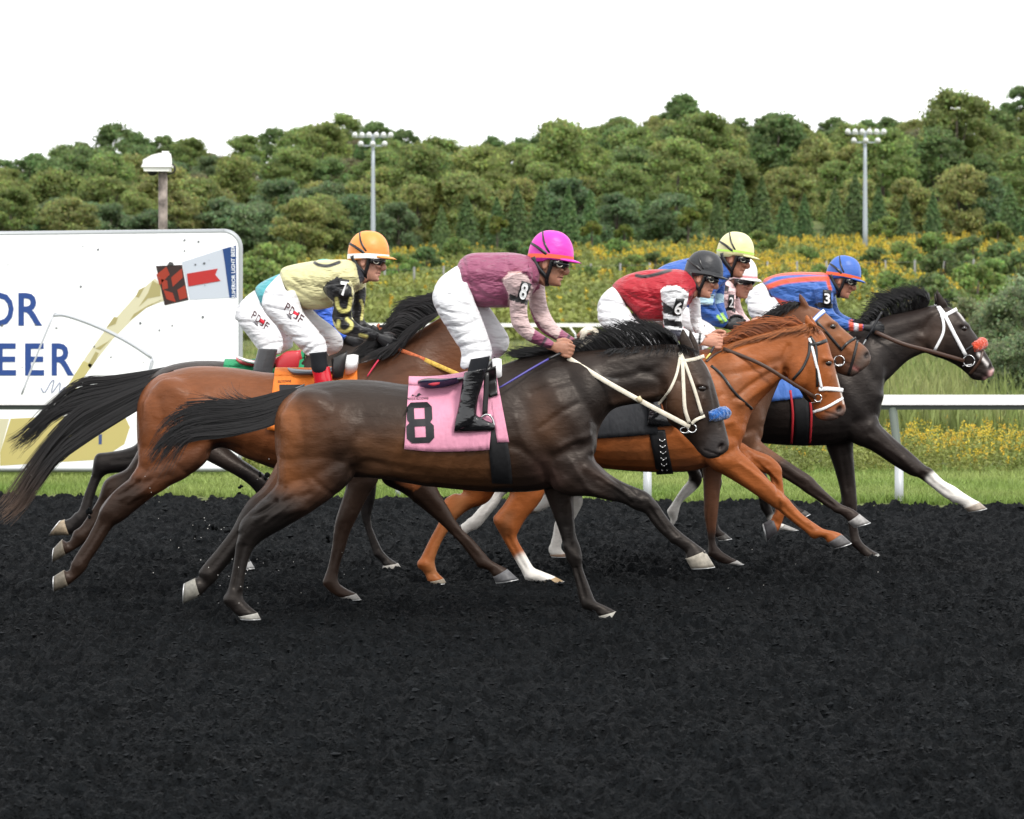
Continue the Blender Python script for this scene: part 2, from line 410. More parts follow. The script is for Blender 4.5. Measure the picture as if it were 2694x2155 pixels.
# black cushioned track surface
def vnoise(X, Y, s, seed):
    r = np.random.default_rng(seed); n = 256; T_ = r.random((n, n)); x = X / s; y = Y / s
    xi = np.floor(x).astype(int); yi = np.floor(y).astype(int); fx = x - xi; fy = y - yi; fx = fx * fx * (3 - 2 * fx); fy = fy * fy * (3 - 2 * fy)
    g = lambda a, b: T_[a % n, b % n]
    return (g(xi, yi) * (1 - fx) + g(xi + 1, yi) * fx) * (1 - fy) + (g(xi, yi + 1) * (1 - fx) + g(xi + 1, yi + 1) * fx) * fy
def track_z(X, Y):
    z = .022 * (vnoise(X, Y, .14, 1) - .5) + .046 * (vnoise(X, Y, .062, 2) - .5) + .044 * (vnoise(X, Y, .033, 3) - .5) + .022 * (vnoise(X, Y, .019, 5) - .5) + .03 * (vnoise(X, Y * .6, .8, 4) - .5)
    cl = np.clip(vnoise(X, Y, .085, 8) - .66, 0, 1) * .10 + np.clip(vnoise(X, Y, .045, 9) - .64, 0, 1) * .08 - np.clip(vnoise(X, Y, .06, 10) - .66, 0, 1) * .09
    for i, (a, b) in enumerate([(2.4, .5), (3.1, 2.2), (5.2, .9), (7.7, 3.0)]):          # harrow and hoof furrows
        z = z + .004 * np.sin(X * a * .13 + Y * 2 * a + b)
    px = CX + X * F / np.maximum(Y, 1); e = edge_d(px) - .05
    z = z + RNG.normal(0, .0012, z.shape) + cl + np.where(Y > e - .5, .05 * (vnoise(X, Y, .12, 6) - .25), 0)
    z = z - .028
    return np.where(Y > e + .25 * vnoise(X, Y * 0, .2, 7), -.2, z)
m_track = mat('black_track', (.0044, .0053, .0061), .85, .08, noise=(34, .5), bump=(60, .03, 'n'), bump2=(22, .03, 'n'), grain=((.45, 1.6, 1), 1.1, .28))
ds = [10.6]
while ds[-1] < 36: ds.append(ds[-1] * 1.0018)
o = grid_sheet('track', np.linspace(-190, 2350, 620), np.array(ds), m_track, track_z); tag(o, kind='structure')
def crumbs():                                          # loose clods and crumbs of the cushion surface
    r = np.random.default_rng(17); VV, FF = [], []
    n = 90000; py = 1055 + 700 * r.random(n) ** .85; px = r.uniform(-80, 2240, n); d = F * EYE / (py - HZ); X = (px - CX) * d / F
    k = d < edge_d(px) - .15; d, X = d[k], X[k]; n = len(d); pk = vnoise(X, d, .35, 18) * .6 + vnoise(X, d * .35, .8, 19) * .7
    s = np.minimum(.0027 * np.exp(r.normal(0, .5, n)), .013) * d / 14 * (.55 + .8 * pk); z = track_z(X, d) + s * .35
    oc = np.array([(1, 0, 0), (0, 1, 0), (-1, 0, 0), (0, -1, 0), (0, 0, 1), (0, 0, -1.)]); a = r.random(n) * 6.28
    J = oc[None] + r.normal(0, .28, (n, 6, 3)); c_, s_ = np.cos(a)[:, None], np.sin(a)[:, None]
    J = np.stack([J[:, :, 0] * c_ - J[:, :, 1] * s_, J[:, :, 0] * s_ + J[:, :, 1] * c_, J[:, :, 2] * .75], -1) * s[:, None, None] * np.array([1.35, 1.2, 1])
    V = (J + np.stack([X, d, z], -1)[:, None]).reshape(-1, 3); f = np.array([(0, 1, 4), (1, 2, 4), (2, 3, 4), (3, 0, 4), (1, 0, 5), (2, 1, 5), (3, 2, 5), (0, 3, 5)])
    return V, (np.arange(n)[:, None, None] * 6 + f[None]).reshape(-1, 3)
V, Fc = crumbs(); o = obj('loose_crumbs', V, Fc, mat('track_crumb', (.0062, .0073, .0084), .8, .12, noise=(9, .5)), smooth=False); tag(o, kind='stuff', label='loose black crumbs and clods lying on the track')
V, Fc = box((-60, -100, -.14), (60, 10.7, -.03)); o = obj('track_apron', V, Fc, m_track, smooth=False); tag(o, kind='structure')
for sx in (-1, 1):
    q = np.array([[( (-192 - CX) if sx < 0 else (2352 - CX)) * d / F, d, -.01] for d in (10.6, 33.0)] + [[sx * 60, 33.0, -.01], [sx * 60, 10.6, -.01]])
    o = obj('track_apron', q, [[0, 1, 2, 3]], m_track, smooth=False); tag(o, kind='structure')

# --- blades, leaves
def blades(pos, h, wd, lean, rng, col, seg2=True):
    n = len(pos); a = rng.random(n) * 6.283; dx = np.stack([np.cos(a), np.sin(a), np.zeros(n)], 1)
    b = rng.random(n) * 6.283; ln = np.stack([np.cos(b), np.sin(b), np.zeros(n)], 1) * (lean * h * rng.random(n))[:, None]
    up = np.array([0, 0, 1.]); w = wd[:, None] / 2
    V = np.stack([pos - dx * w, pos + dx * w, pos + dx * w * .8 + ln * .35 + up * (h * .55)[:, None], pos - dx * w * .8 + ln * .35 + up * (h * .55)[:, None],
                  pos + ln + up * h[:, None]], 1).reshape(-1, 3)
    i = np.arange(n) * 5; F4 = np.stack([i, i + 1, i + 2, i + 3], 1); F3 = np.stack([i + 3, i + 2, i + 4], 1)
    return V, [F4, F3], np.repeat(col, 5, 0)
def leaves(C, size, nd, rng, col, spread=.9):
    n = len(C); nn = nd + rng.normal(0, spread, (n, 3)); nn /= np.linalg.norm(nn, axis=1, keepdims=True) + 1e-9
    r = rng.normal(0, 1, (n, 3)); u = np.cross(nn, r); u /= np.linalg.norm(u, axis=1, keepdims=True) + 1e-9; v = np.cross(nn, u)
    s = np.asarray(size)[:, None] / 2; k = (.55 + .4 * rng.random(n))[:, None]
    V = np.stack([C - u * s, C - v * s * k + nn * s * .25, C + u * s, C + v * s * k + nn * s * .25], 1).reshape(-1, 3)
    return V, (np.arange(n * 4).reshape(-1, 4)), np.repeat(col, 4, 0)
def merge(parts):
    VV, FF, CC, o = [], [], [], 0
    for V, Fc, c in parts:
        VV.append(V); CC.append(np.broadcast_to(c, (len(V), 3)))
        for f in (Fc if isinstance(Fc, list) else [Fc]): FF.append(np.asarray(f) + o)
        o += len(V)
    return np.concatenate(VV), FF, np.concatenate(CC)
def jitcol(c, n, rng, v=.25, h=.12):
    c = np.array(c); k = 1 + v * (rng.random((n, 1)) * 2 - 1); return np.clip(c * k * (1 + h * (rng.random((n, 3)) * 2 - 1)), 0, 1)
m_leaf = mat('leaves', rough=.6, spec=.3, attr=True, rand=.14, transl=.6)
m_grass = mat('grass_blades', rough=.6, spec=.3, attr=True, transl=.3)
m_bark = mat('bark', (.09, .075, .06), .9, .2, noise=(6, .4))

rg = np.random.default_rng(11)
# mown verge beyond the track
n = 90000; px = rg.uniform(-150, 2300, n); d = edge_d(px) + .02 + .25 * vnoise(px * .05, px * 0, 1., 28) + rg.random(n) ** 1.3 * 8.0; X = (px - CX) * d / F
pt = vnoise(X, d, 1.3, 20); c0 = np.array([.16, .25, .05]); c1 = np.array([.27, .33, .10])
col = c0 + (c1 - c0) * pt[:, None]; col = col * (.75 + .5 * rg.random((n, 1)))
hh = np.where(d < edge_d(px) + .5, rg.uniform(.03, .11, n) * (.5 + vnoise(X, d, .35, 27)), rg.uniform(.04, .085, n))
V, Fc, C = blades(np.stack([X, d, terrain(X, d) - .005], 1), hh, rg.uniform(.008, .016, n), .9, rg, col)
o = obj('mown_grass', V, Fc, m_grass, col=C, smooth=False); tag(o, kind='stuff', label='short green mown grass between the black track and the flowers')
# goldenrod strip
def goldenrod(n, pxr, d0, d1, h0, h1, lf, fl, rng, yel, name, label, mask=None):
    px = rng.uniform(*pxr, n); d = d0 + (d1 - d0) * rng.random(n); X = (px - CX) * d / F
    if mask is not None: k = mask(X, d, px); px, d, X = px[k], d[k], X[k]; n = len(X)
    z = terrain(X, d); h = rng.uniform(h0, h1, n); base = np.stack([X, d, z], 1); parts = []
    nl = 16; t = rng.random((n, nl)) ** .8
    Cc = base[:, None] + np.stack([rng.normal(0, .13, (n, nl)) * h[:, None], rng.normal(0, .13, (n, nl)) * h[:, None], t * h[:, None] * .9], -1)
    col = np.array([.15, .19, .055]) * (.6 + .8 * rng.random((n, nl, 1))) + np.array([.09, .07, .01]) * vnoise(X, d * .5, .9 if d1 < 60 else 7, 41)[:, None, None]
    parts.append(leaves(Cc.reshape(-1, 3), rng.uniform(lf * .7, lf * 1.3, n * nl), np.array([0, 0, .6]), rng, col.reshape(-1, 3)))
    isy = rng.random(n) < yel(X, d, px); m = isy.sum(); nf = 20
    tt = .72 + .4 * rng.random((m, nf))
    Cf = base[isy][:, None] + np.stack([rng.normal(0, .13, (m, nf)) * h[isy][:, None] * (1.35 - tt), rng.normal(0, .13, (m, nf)) * h[isy][:, None] * (1.35 - tt), tt * h[isy][:, None]], -1)
    colf = np.array([.60, .49, .05]) * (.6 + .6 * rng.random((m, nf, 1))) * np.array([1, .9, 1]) ** (rng.random((m, 1, 1)) * 2)
    parts.append(leaves(Cf.reshape(-1, 3), rng.uniform(fl * .7, fl * 1.3, m * nf), np.array([0, -.2, .7]), rng, colf.reshape(-1, 3)))
    V, Fc, C = merge(parts); o = obj(name, V, Fc, m_grass, col=C, smooth=False); tag(o, kind='stuff', label=label)
goldenrod(4800, (-150, 2300), 38.8, 48, .16, .46, .05, .028, rg, lambda X, d, px: np.where(px < 600, .2, .06 + .75 * np.clip((vnoise(X, d, 1.1, 31) - .38) * 5, 0, 1)), 'goldenrod',
          'band of yellow goldenrod in flower along the mown verge')
# tall grass
n = 70000; px = rg.uniform(-150, 2300, n); d = 46 + 88 * rg.random(n) ** 1.3; X = (px - CX) * d / F
pt = vnoise(X, d, 5, 22); c0 = np.array([.15, .21, .055]); c1 = np.array([.30, .29, .12]); col = c0 + (c1 - c0) * np.clip(pt * 1.4 - .35, 0, 1)[:, None]
col = col * (.65 + .7 * rg.random((n, 1)))
V, Fc, C = blades(np.stack([X, d, terrain(X, d)], 1), np.where(px < 1350, .35, 1.) * rg.uniform(.35, 1.15, n) * (.6 + .6 * vnoise(X, d, 4, 23)), rg.uniform(.02, .06, n), .5, rg, col)
o = obj('tall_grass', V, Fc, m_grass, col=C, smooth=False); tag(o, kind='stuff', label='pale tall meadow grass gone to seed behind the white rail')
# rising meadow with goldenrod patches
def yel(X, d, px): return np.clip((d - 150) / 110, .12, 1) * np.clip((vnoise(X, d * .3, 8, 33) - .33) * 3.4, .05, .92) * np.where(px < 1250, .4, 1.)
goldenrod(22000, (-200, 2350), 140, 336, .5, 1.5, .3, .145, rg, yel, 'meadow_growth', 'rough green meadow with yellow goldenrod patches below the woods')

# --- woody plants
def decid(seed, h, wd, col, nl=68, per=115, lf=.38, trunk=True, low=.07):
    r = np.random.default_rng(seed); parts = []; cen = []
    for i in range(nl):
        th = r.random() * 6.283; q = r.random(); zz = low + (1 - low) * (i + .5) / nl; prof = max(1 - ((zz - .42) / .60) ** 2, .03) ** .5
        rad = wd / 2 * prof * math.sqrt(.25 + .75 * q); cen.append((math.cos(th) * rad * .8, math.sin(th) * rad * .8, zz * h * .92, wd * r.uniform(.07, .135)))
    cen.append((0, 0, h * .88, wd * .14))
    for x, y, z, rr in cen:
        u = r.normal(0, 1, (per, 3)); u[:, 2] = u[:, 2] * .8 + .25; u /= np.linalg.norm(u, axis=1, keepdims=True)
        C = np.array([x, y, z]) + u * rr * (.5 + .6 * r.random((per, 1))) * np.array([1.25, 1.25, .85])
        lc = np.array(col) * (.7 + .6 * r.random()); parts.append(leaves(C, r.uniform(lf * .6, lf * 1.3, per), u, r, jitcol(lc, per, r, .35, .15), .8))
        V, Fc = ball((x, y, z), np.array([1, 1, .75]) * rr * .7, 7, 5); q4 = np.array([f for f in Fc if len(f) == 4]); parts.append((V, q4, np.array(col) * .8))
    V, F_, C = merge(parts); crown = mesh_np('crown', V, F_, False, C); crown.materials.append(m_leaf)
    tp = [tube([(0, 0, -.6), (.02 * h, 0, h * .3), (0, .02 * h, h * .75)], [wd * .035, wd * .024, wd * .008], 7)]
    for k in range(5):
        x, y, z, rr = cen[int(r.integers(4, nl))]; tp.append(tube([(0, 0, h * .22), (x * .5, y * .5, (z + h * .22) / 2 + .1), (x, y, z)], [wd * .014, wd * .01, wd * .004], 5, 3))
    V, Fc = join(tp); tr = mesh_np('trunk', V, Fc, True); tr.materials.append(m_bark)
    return crown, tr
def conif(seed, h, wd, col, n=2300, lf=.42):
    r = np.random.default_rng(seed); t = r.random(n) ** .75; lay = np.floor(t * 13) / 13; f = t * 13 - np.floor(t * 13)
    rad = wd / 2 * (1 - t) ** .85 * (.55 + .5 * (1 - f)) * (.55 + .5 * r.random(n)); a = r.random(n) * 6.283
    rad *= 1 + .22 * np.sin(a * 5 + lay * 40)
    C = np.stack([np.cos(a) * rad, np.sin(a) * rad, (.05 + .95 * t) * h - rad * .25], 1); nd = np.stack([np.cos(a), np.sin(a), np.full(n, .5)], 1)
    parts = [leaves(C, r.uniform(lf * .6, lf * 1.25, n), nd, r, jitcol(col, n, r, .35, .12), .6)]
    V, Fc = tube([(0, 0, .1 * h), (0, 0, .5 * h), (0, 0, h * .97)], [wd * .3, wd * .17, .02], 8, 3); parts.append((V, np.array([f for f in Fc if len(f) == 4]), np.array(col) * .7))
    V, F_, C = merge(parts); crown = mesh_np('crown', V, F_, False, C); crown.materials.append(m_leaf)
    V, Fc = tube([(0, 0, -.6), (0, 0, h * .3)], [wd * .045, wd * .035], 7, 1); tr = mesh_np('trunk', V, Fc); tr.materials.append(m_bark)
    return crown, tr
GREEN = dict(mid=(.225, .285, .092), olive=(.27, .30, .105), dark=(.165, .245, .092), blue=(.165, .235, .115), yel=(.27, .29, .10), brown=(.21, .20, .11))  # blue also carries distance haze, put into the leaf colour of far crowns
PRO = {}
for k, (nm, c, h, wd) in enumerate([('mid', 'mid', 11, 9), ('mid', 'mid', 12, 10), ('olive', 'olive', 10, 9), ('olive', 'olive', 11.5, 8.5), ('dark', 'dark', 12, 9), ('dark', 'dark', 11, 8),
                                    ('blue', 'blue', 9, 8.5), ('yel', 'yel', 8.5, 8), ('brown', 'brown', 9, 8)]):
    PRO.setdefault(nm, []).append((decid(40 + k, h, wd, GREEN[c]), h))
for k in range(3): PRO.setdefault('pine', []).append((conif(60 + k, 8.5, 4.6 + .5 * k, (.15, .235, .092)), 8.5))
PRO['spruce'] = [(conif(66, 7.5, 3.6, (.10, .105, .02)), 7.5)]
PRO['shrub'] = [(decid(70 + k, 2.6, 3.6, (.20, .28, .085), 18, 110, .26, low=.05), 2.6) for k in range(2)] + [(decid(73, 2.6, 3.4, (.15, .225, .085), 18, 110, .24, low=.05), 2.6)]
PRO['grey_shrub'] = [(decid(75, 2.6, 3.4, (.20, .23, .12), 20, 150, .15, low=.05), 2.6)]
PRO['near_shrub'] = [(decid(78, 2.6, 3.0, (.21, .26, .135), 60, 260, .085, low=.03), 2.6)]
PRO['sumac'] = [(decid(77, 4.2, 3.6, (.13, .16, .035), 8, 110, .34, low=.66), 4.2)]
ADJ = dict(mid='mid green broadleaf tree', olive='olive green broadleaf tree', dark='dark green broadleaf tree', blue='bluish green bushy tree', yel='yellow green broadleaf tree',
           brown='brownish turning broadleaf tree', pine='dark pointed conifer', spruce='yellowish pointed conifer', shrub='rounded green shrub', grey_shrub='grey green willowy shrub', near_shrub='grey green fine leaved shrub', sumac='small flat topped tree')
def zone(px):
    for lim, s in [(60, 'at the left edge'), (200, 'above the blue letters'), (300, 'left of the camera housing'), (400, 'right of the camera housing'),
                   (520, 'above the billboard corner'), (640, 'left of the orange helmet'), (740, 'left of the first floodlight'), (850, 'right of the first floodlight'),
                   (960, 'above the maroon jacket'), (1070, 'left of the pink helmet'), (1180, 'above the pink helmet'), (1300, 'right of the pink helmet'), (1400, 'above the red jacket'),
                   (1500, 'above the black helmet'), (1600, 'above the yellow helmet'), (1700, 'right of the yellow helmet'), (1780, 'left of the second floodlight'),
                   (1880, 'right of the second floodlight'), (2000, 'above the leading dark horse'), (2100, 'near the right edge')]:
        if px < lim: return s
    return 'at the right edge'
USED = {}; SEQ = {}
def plant(kind, px, d, sc=1., wsc=1., where='', cat='tree', nm=None, group=None, z=None):
    pr = PRO[kind]; i = rg.integers(len(pr)); (cr, tr), h = pr[i]
    X = (px - CX) * d / F; z = float(terrain(X, d)) if z is None else z
    o = bpy.data.objects.new(nm or {'pine': 'conifer_tree', 'spruce': 'conifer_tree', 'shrub': 'shrub', 'grey_shrub': 'shrub', 'near_shrub': 'shrub', 'sumac': 'small_tree'}.get(kind, 'broadleaf_tree'), None)
    COL.objects.link(o); o.location = (X, d, z); o.scale = (sc * wsc, sc * wsc, sc); o.rotation_euler = (0, 0, rg.random() * 6.28)
    for me in (cr, tr):
        c = bpy.data.objects.new(me.name.split('.')[0], me); COL.objects.link(c); c.parent = o
    lab = (ADJ[kind] + ' ' + where + ' ' + zone(px)).replace('  ', ' '); USED.setdefault(lab, []).append(o)
    o['label'] = lab; o['category'] = cat; o['group'] = group or ('shrubs in the meadow' if cat == 'shrub' else 'trees of the wooded hill')
    return o
rows = [(338, 52, 'at the foot of the hill', ['pine'] * 7 + ['mid', 'blue', 'olive'], .75), (366, 108, 'low on the hill', ['mid', 'olive', 'blue', 'pine', 'pine', 'yel'], .85),
        (402, 112, 'partway up the hill', ['mid', 'olive', 'mid', 'dark', 'yel', 'olive'], .95), (446, 100, 'halfway up the hill', ['mid', 'olive', 'mid', 'dark', 'olive'], 1.),
        (494, 96, 'high on the hill', ['mid', 'olive', 'dark', 'mid'], 1.), (548, 78, 'just under the skyline', ['mid', 'dark', 'olive', 'mid', 'brown'], 1.), (602, 62, 'on the skyline', ['dark', 'mid', 'mid', 'olive', 'dark'], .95)]
for d, sp, wh, kinds, sc in rows:
    x = -170 + rg.random() * sp
    while x < 2330:
        k = kinds[rg.integers(len(kinds))]
        if x < 900 and k == 'pine' and rg.random() < .6: k = ['blue', 'olive'][rg.integers(2)]
        if x < 1000 and d > 480: k = ['dark', 'blue', 'mid', 'dark', 'brown'][rg.integers(5)]  # far left rows: bluish and dark leaf colours stand in for haze
        plant(k, x, d + rg.uniform(-12, 12), sc * (rg.uniform(.82, 1.18) if d < 480 else rg.uniform(.9, 1.05)), rg.uniform(.95, 1.2), wh)
        x += sp * rg.uniform(.75, 1.25)
for px, d, s, k, wh in [(680, 520, 1.25, 'mid', 'standing out halfway up the hill'), (240, 560, 1.2, 'dark', 'breaking the skyline'), (925, 336, 1.0, 'spruce', 'in front of the woods'), (1440, 592, 1.1, 'dark', 'breaking the skyline'),
                    (1180, 440, 1.35, 'mid', 'with a broad crown on the hill'), (1480, 440, 1.3, 'mid', 'with a broad crown on the hill'), (2010, 440, 1.4, 'mid', 'with a broad crown on the hill'), (1640, 440, 1.3, 'dark', 'with a broad crown on the hill'),
                    (1400, 400, 1.1, 'olive', 'with a broad crown on the hill'), (2150, 600, 1.0, 'dark', 'breaking the skyline'),
                    (285, 594, 1.0, 'dark', 'filling the skyline'), (345, 598, 1.02, 'dark', 'filling the skyline'), (400, 592, 1.0, 'mid', 'filling the skyline'), (720, 598, 1.08, 'mid', 'filling the skyline'), (790, 596, 1.0, 'dark', 'filling the skyline'), (850, 594, 1.0, 'dark', 'filling the skyline'),
                    (1447, 326, 1.1, 'sumac', 'in front of the conifers'), (1315, 322, .75, 'sumac', 'in front of the conifers'), (1246, 322, .85, 'sumac', 'in front of the conifers'), (1045, 326, 1., 'sumac', 'in front of the conifers')]:
    plant(k, px, d, s, 1., wh)
for px, d, s, k in [(1900, 250, 1.0, 'shrub'), (1970, 240, 1.3, 'shrub'), (2050, 235, 1.25, 'shrub'), (2110, 245, 1.0, 'shrub'), (1845, 245, .9, 'shrub'), (1865, 330, 1.2, 'shrub'), (1300, 290, .9, 'shrub'), (1085, 280, 1.0, 'shrub'), (1015, 250, .8, 'shrub'),
                    (900, 260, 1.0, 'shrub'), (840, 250, .9, 'shrub'), (610, 270, 1.3, 'shrub'), (560, 240, 1.4, 'shrub'), (540, 200, 1.2, 'shrub'), (600, 160, .8, 'shrub'), (1330, 240, .8, 'shrub'), (1700, 260, .8, 'shrub'),
                    (2085, 96, .7, 'near_shrub'), (2150, 84, .95, 'near_shrub'), (2200, 90, 1.1, 'near_shrub'), (2030, 120, .8, 'grey_shrub'), (1960, 150, 1.0, 'shrub'), (2060, 160, 1.1, 'shrub'), (2110, 64, .55, 'near_shrub'), (2165, 58, .62, 'near_shrub'), (1880, 170, .9, 'shrub'),
                    (880, 150, .6, 'shrub'), (1240, 230, .6, 'shrub'), (1130, 300, .9, 'shrub'), (1600, 300, 1.0, 'shrub'), (2100, 310, 1.1, 'shrub'), (1790, 200, .9, 'shrub'), (1720, 215, .7, 'shrub'), (1990, 205, 1.1, 'shrub'), (2080, 190, 1.0, 'shrub'), (2150, 200, 1.1, 'shrub'), (1930, 110, .5, 'near_shrub'), (2010, 95, .45, 'near_shrub'), (1380, 250, .8, 'shrub'), (1190, 250, .8, 'shrub'), (960, 300, 1., 'shrub')]:
    plant(k, px, d, s, 1., 'in the meadow' if d > 130 else 'close behind the white rail', 'shrub')
for lab, os_ in list(USED.items()):
    if len(os_) > 1:                                          # same kind and place: sort by size, say which
        os_.sort(key=lambda q: -q.scale[2])
        if len(os_) == 2:
            os_[0]['label'] = 'taller ' + lab; os_[1]['label'] = 'shorter ' + lab
        else:
            for i_, q in enumerate(os_): q['label'] = (['tallest ', 'second tallest ', 'third tallest ', 'fourth tallest '] + ['smaller '] * 9)[i_] + lab
            os_[-1]['label'] = 'shortest ' + lab

# --- rails
m_white = mat('white_paint', (.82, .82, .8), .45, .4); m_chan = mat('dark_channel', (.035, .045, .035), .5, .4); m_alu = mat('grey_metal', (.42, .44, .45), .45, .5, metal=.3)
m_postgreen = mat('dull_post', (.10, .12, .10), .6, .3)
def rail(name, label, pxs, ytop, yface, dk, post_px, ybase, thick=.09, dk_y=None):
    r = thing(name, label, 'rail', (0, float(dk(1078)), 0))
    L = np.array(r.location)
    dense = np.linspace(pxs[0], pxs[1], 30)
    def beam(nm, ya, yb, m, dy0, dy1):
        V, Fc = [], []
        for p in dense:
            d = dk(p); a, b = P(p, ya, d), P(p, yb, d)
            V += [a + [0, dy0, 0], b + [0, dy0, 0], b + [0, dy1, 0], a + [0, dy1, 0]]
        n = len(dense)
        for i in range(n - 1):
            for j in range(4): Fc.append([i * 4 + j, i * 4 + (j + 1) % 4, i * 4 + 4 + (j + 1) % 4, i * 4 + 4 + j])
        Fc += [[0, 1, 2, 3], [(n - 1) * 4 + 3, (n - 1) * 4 + 2, (n - 1) * 4 + 1, (n - 1) * 4]]
        obj(nm, V, Fc, m, r, L, smooth=False)
    beam('top_beam', ytop, yface, m_white, 0, thick)
    if dk_y: beam('under_channel', yface + .3, dk_y, m_chan, .02, thick * .8)
    for p in post_px:
        d = float(dk(p)); top = P(p, dk_y or yface, d) + [0, thick * .5, 0]; base = P(p + 12, ybase(p), d - .35); mid = base * .55 + top * .45; mid[0] = base[0]; mid[2] = base[2] + (top[2] - base[2]) * .42; mid[1] = base[1]
        rd = .042 if dk_y else .03
        up = tube([mid - [0, 0, .01], mid + (top - mid) * .5, top], [rd, rd, rd * 1.05], 10, 3); lo = tube([base - [0, 0, .15], mid], [rd * 1.1, rd * 1.05], 10, 1)
        po = obj('post', *lo, m_alu, r, L)
        if dk_y: obj('bent_arm', *up, m_postgreen, po, L)
        else: obj('bracket', *up, m_white, po, L)
rail('track_rail', 'long white rail on bent metal posts along the inside of the black track', (-900, 3000), 832, 853, lambda p: ip(p, [(-900, 35.9), (0, 35.2), (2156, 32.95), (3000, 32.3)]),
     [-700, -180, 337, 829, 1351, 1881, 2410, 2930], lambda p: ip(p, [(-900, 1030), (0, 1040), (2156, 1062), (3000, 1068)]), dk_y=863)
rail('far_rail', 'distant white rail across the grass below the goldenrod meadow', (-500, 1300), 681, 688.5, lambda p: 128 + 0 * p, list(range(-440, 1300, 82)), lambda p: 716, thick=.12)

# --- wire fence
m_fpost = mat('weathered_post', (.22, .22, .21), .8, .2)
fe = thing('wire_fence', 'wire fence on thin grey posts crossing the meadow', 'fence', (0, 230, 2.9)); L = np.array(fe.location)
prev = None
for p in range(-120, 2320, 62):
    d = 230.; X = (p - CX) * d / F; z = float(terrain(X, d)); V, Fc = tube([(X, d, z - .3), (X, d, z + 1.75)], [.075, .07], 8, 1); obj('post', V, Fc, m_fpost, fe, L)
    if prev is not None:
        for hgt in (.5, 1., 1.6): obj('wire', *tube([(prev[0], d, prev[1] + hgt), (X, d, z + hgt)], .008, 4, 1), m_fpost, fe, L)
    prev = (X, z)

# --- floodlight masts
m_mast = mat('galvanised_steel', (.36, .40, .43), .5, .5, metal=.4); m_lampw = mat('lamp_white', (.75, .77, .78), .4, .5)
for p, yt, yb, lab in [(785.5, 283, 705, 'tall floodlight mast rising behind the orange helmet'), (1821.5, 276, 640, 'tall floodlight mast rising left of the leading dark horse')]:
    d = 300.; b = P(p, yb, d); X = b[0]; zt = P(p, yt, d)[2]; zg = float(terrain(X, d))
    r = thing('floodlight_mast', lab, 'floodlight', (X, d, zg), 'floodlight masts beyond the meadow'); L = np.array(r.location)
    obj('pole', *tube([(X, d, zg - .3), (X, d, (zg + zt) / 2), (X, d, zt)], [.25, .19, .13], 12, 2), m_mast, r, L)
    for z, half in ((zt - .25, 1.75), (zt - 1.05, 1.2)):
        arm = obj('crossarm', *box((X - half, d - .45, z - .07), (X + half, d - .3, z + .05)), m_mast, r, L, smooth=False)
        k = 6 if half > 1.5 else 3
        for i in range(k):
            x = X - half + .12 + (2 * half - .24) * i / (k - 1)
            V, Fc = tube([(x, d - .2, z + .22), (x, d - .55, z + .2), (x, d - .75, z + .08)], [.1, .22, .27], 10, 2); obj('lamp_head', V, Fc, m_lampw, r, L)

# --- camera on a wooden post
m_cam = mat('camera_white', (.78, .78, .74), .45, .4); m_wood = mat('weathered_wood', (.20, .17, .15), .85, .2, noise=(9, .55), bump=(30, .01, 'n', (1, 1, .08)))
m_black = mat('matt_black', (.012, .012, .013), .5, .4)
d = 45.; pp = lambda x, y: tuple(P(x, y, d)[[0, 2]])
b = P(343, 680, d); r = thing('camera_post', 'white weatherproof camera housing on a wooden post behind the billboard', 'camera', (b[0], d, 0)); L = np.array(r.location)
obj('post', *tube([(b[0], d, -.3), (b[0], d, 2.), (b[0], d, P(0, 362, d)[2])], [.07, .066, .062], 12, 2), m_wood, r, L)
hs = [(303.5, 338), (322, 327.5), (338, 323.5), (357.5, 323), (359.5, 336), (360, 345), (363, 348), (362.5, 353.5), (299.5, 353), (303, 345)]
V, Fc = prism([pp(*q) for q in hs], d - .16, d + .16); ho = obj('housing', V, Fc, m_cam, r, L, smooth=False)
V, Fc = prism([pp(*q) for q in [(303, 353.3), (359, 354.5), (358.5, 362), (305, 361.5)]], d - .13, d + .13); obj('base_tray', V, Fc, m_cam, r, L, smooth=False)
V, Fc = prism([pp(*q) for q in [(341, 319), (356, 319), (355, 323), (343, 323)]], d - .06, d + .06); obj('cap', V, Fc, m_cam, ho, L, smooth=False)
obj('lens', *ball(P(321, 362, d), (.07, .07, .055)), m_black, r, L)
c = [P(362, 345, d), P(368, 352, d), P(366, 363, d), P(352, 367, d), P(345, 366, d)]; obj('cable', *tube(c, .012, 6), m_black, r, L)

# --- billboard
d = 38.; m_panel = mat('billboard_panel', (.88, .89, .90), .45, .35, noise=(1.3, .02)); m_frame = mat('billboard_frame', (.33, .35, .36), .4, .5, metal=.2)
def flat(c, nm): return mat(nm, c, .5, .35)
Zt = T(0, 448.2, .32476); B2 = lambda u, v: tuple(P(*Zt(u, v), d)[[0, 2]])
r = thing('billboard', 'white roadside style billboard with blue lettering and a pouring drink picture', 'billboard', (P(0, 0, d)[0], d, 0)); L = np.array(r.location)
def rounded(x0, x1, yt, yb, rad, n=8):
    pts = []
    for cx, cy, a0 in ((x1 - rad, yt + rad, -90), (x1 - rad, yb - rad, 0), (x0 + rad, yb - rad, 90), (x0 + rad, yt + rad, 180)):
        for i in range(n + 1): a = math.radians(a0 + 90 * i / n); pts.append((cx + rad * math.cos(a), cy + rad * math.sin(a)))
    return pts
rr = rounded(-560, 504, 488, 988, 34)
sk = lambda x, y: (x, y + (504 - x) * .011 * (1 if y < 700 else .0))
V, Fc = prism([tuple(P(*sk(*q), d)[[0, 2]]) for q in rr][::-1], d, d + .12); pan = obj('panel', V, Fc, m_panel, r, L, smooth=False)
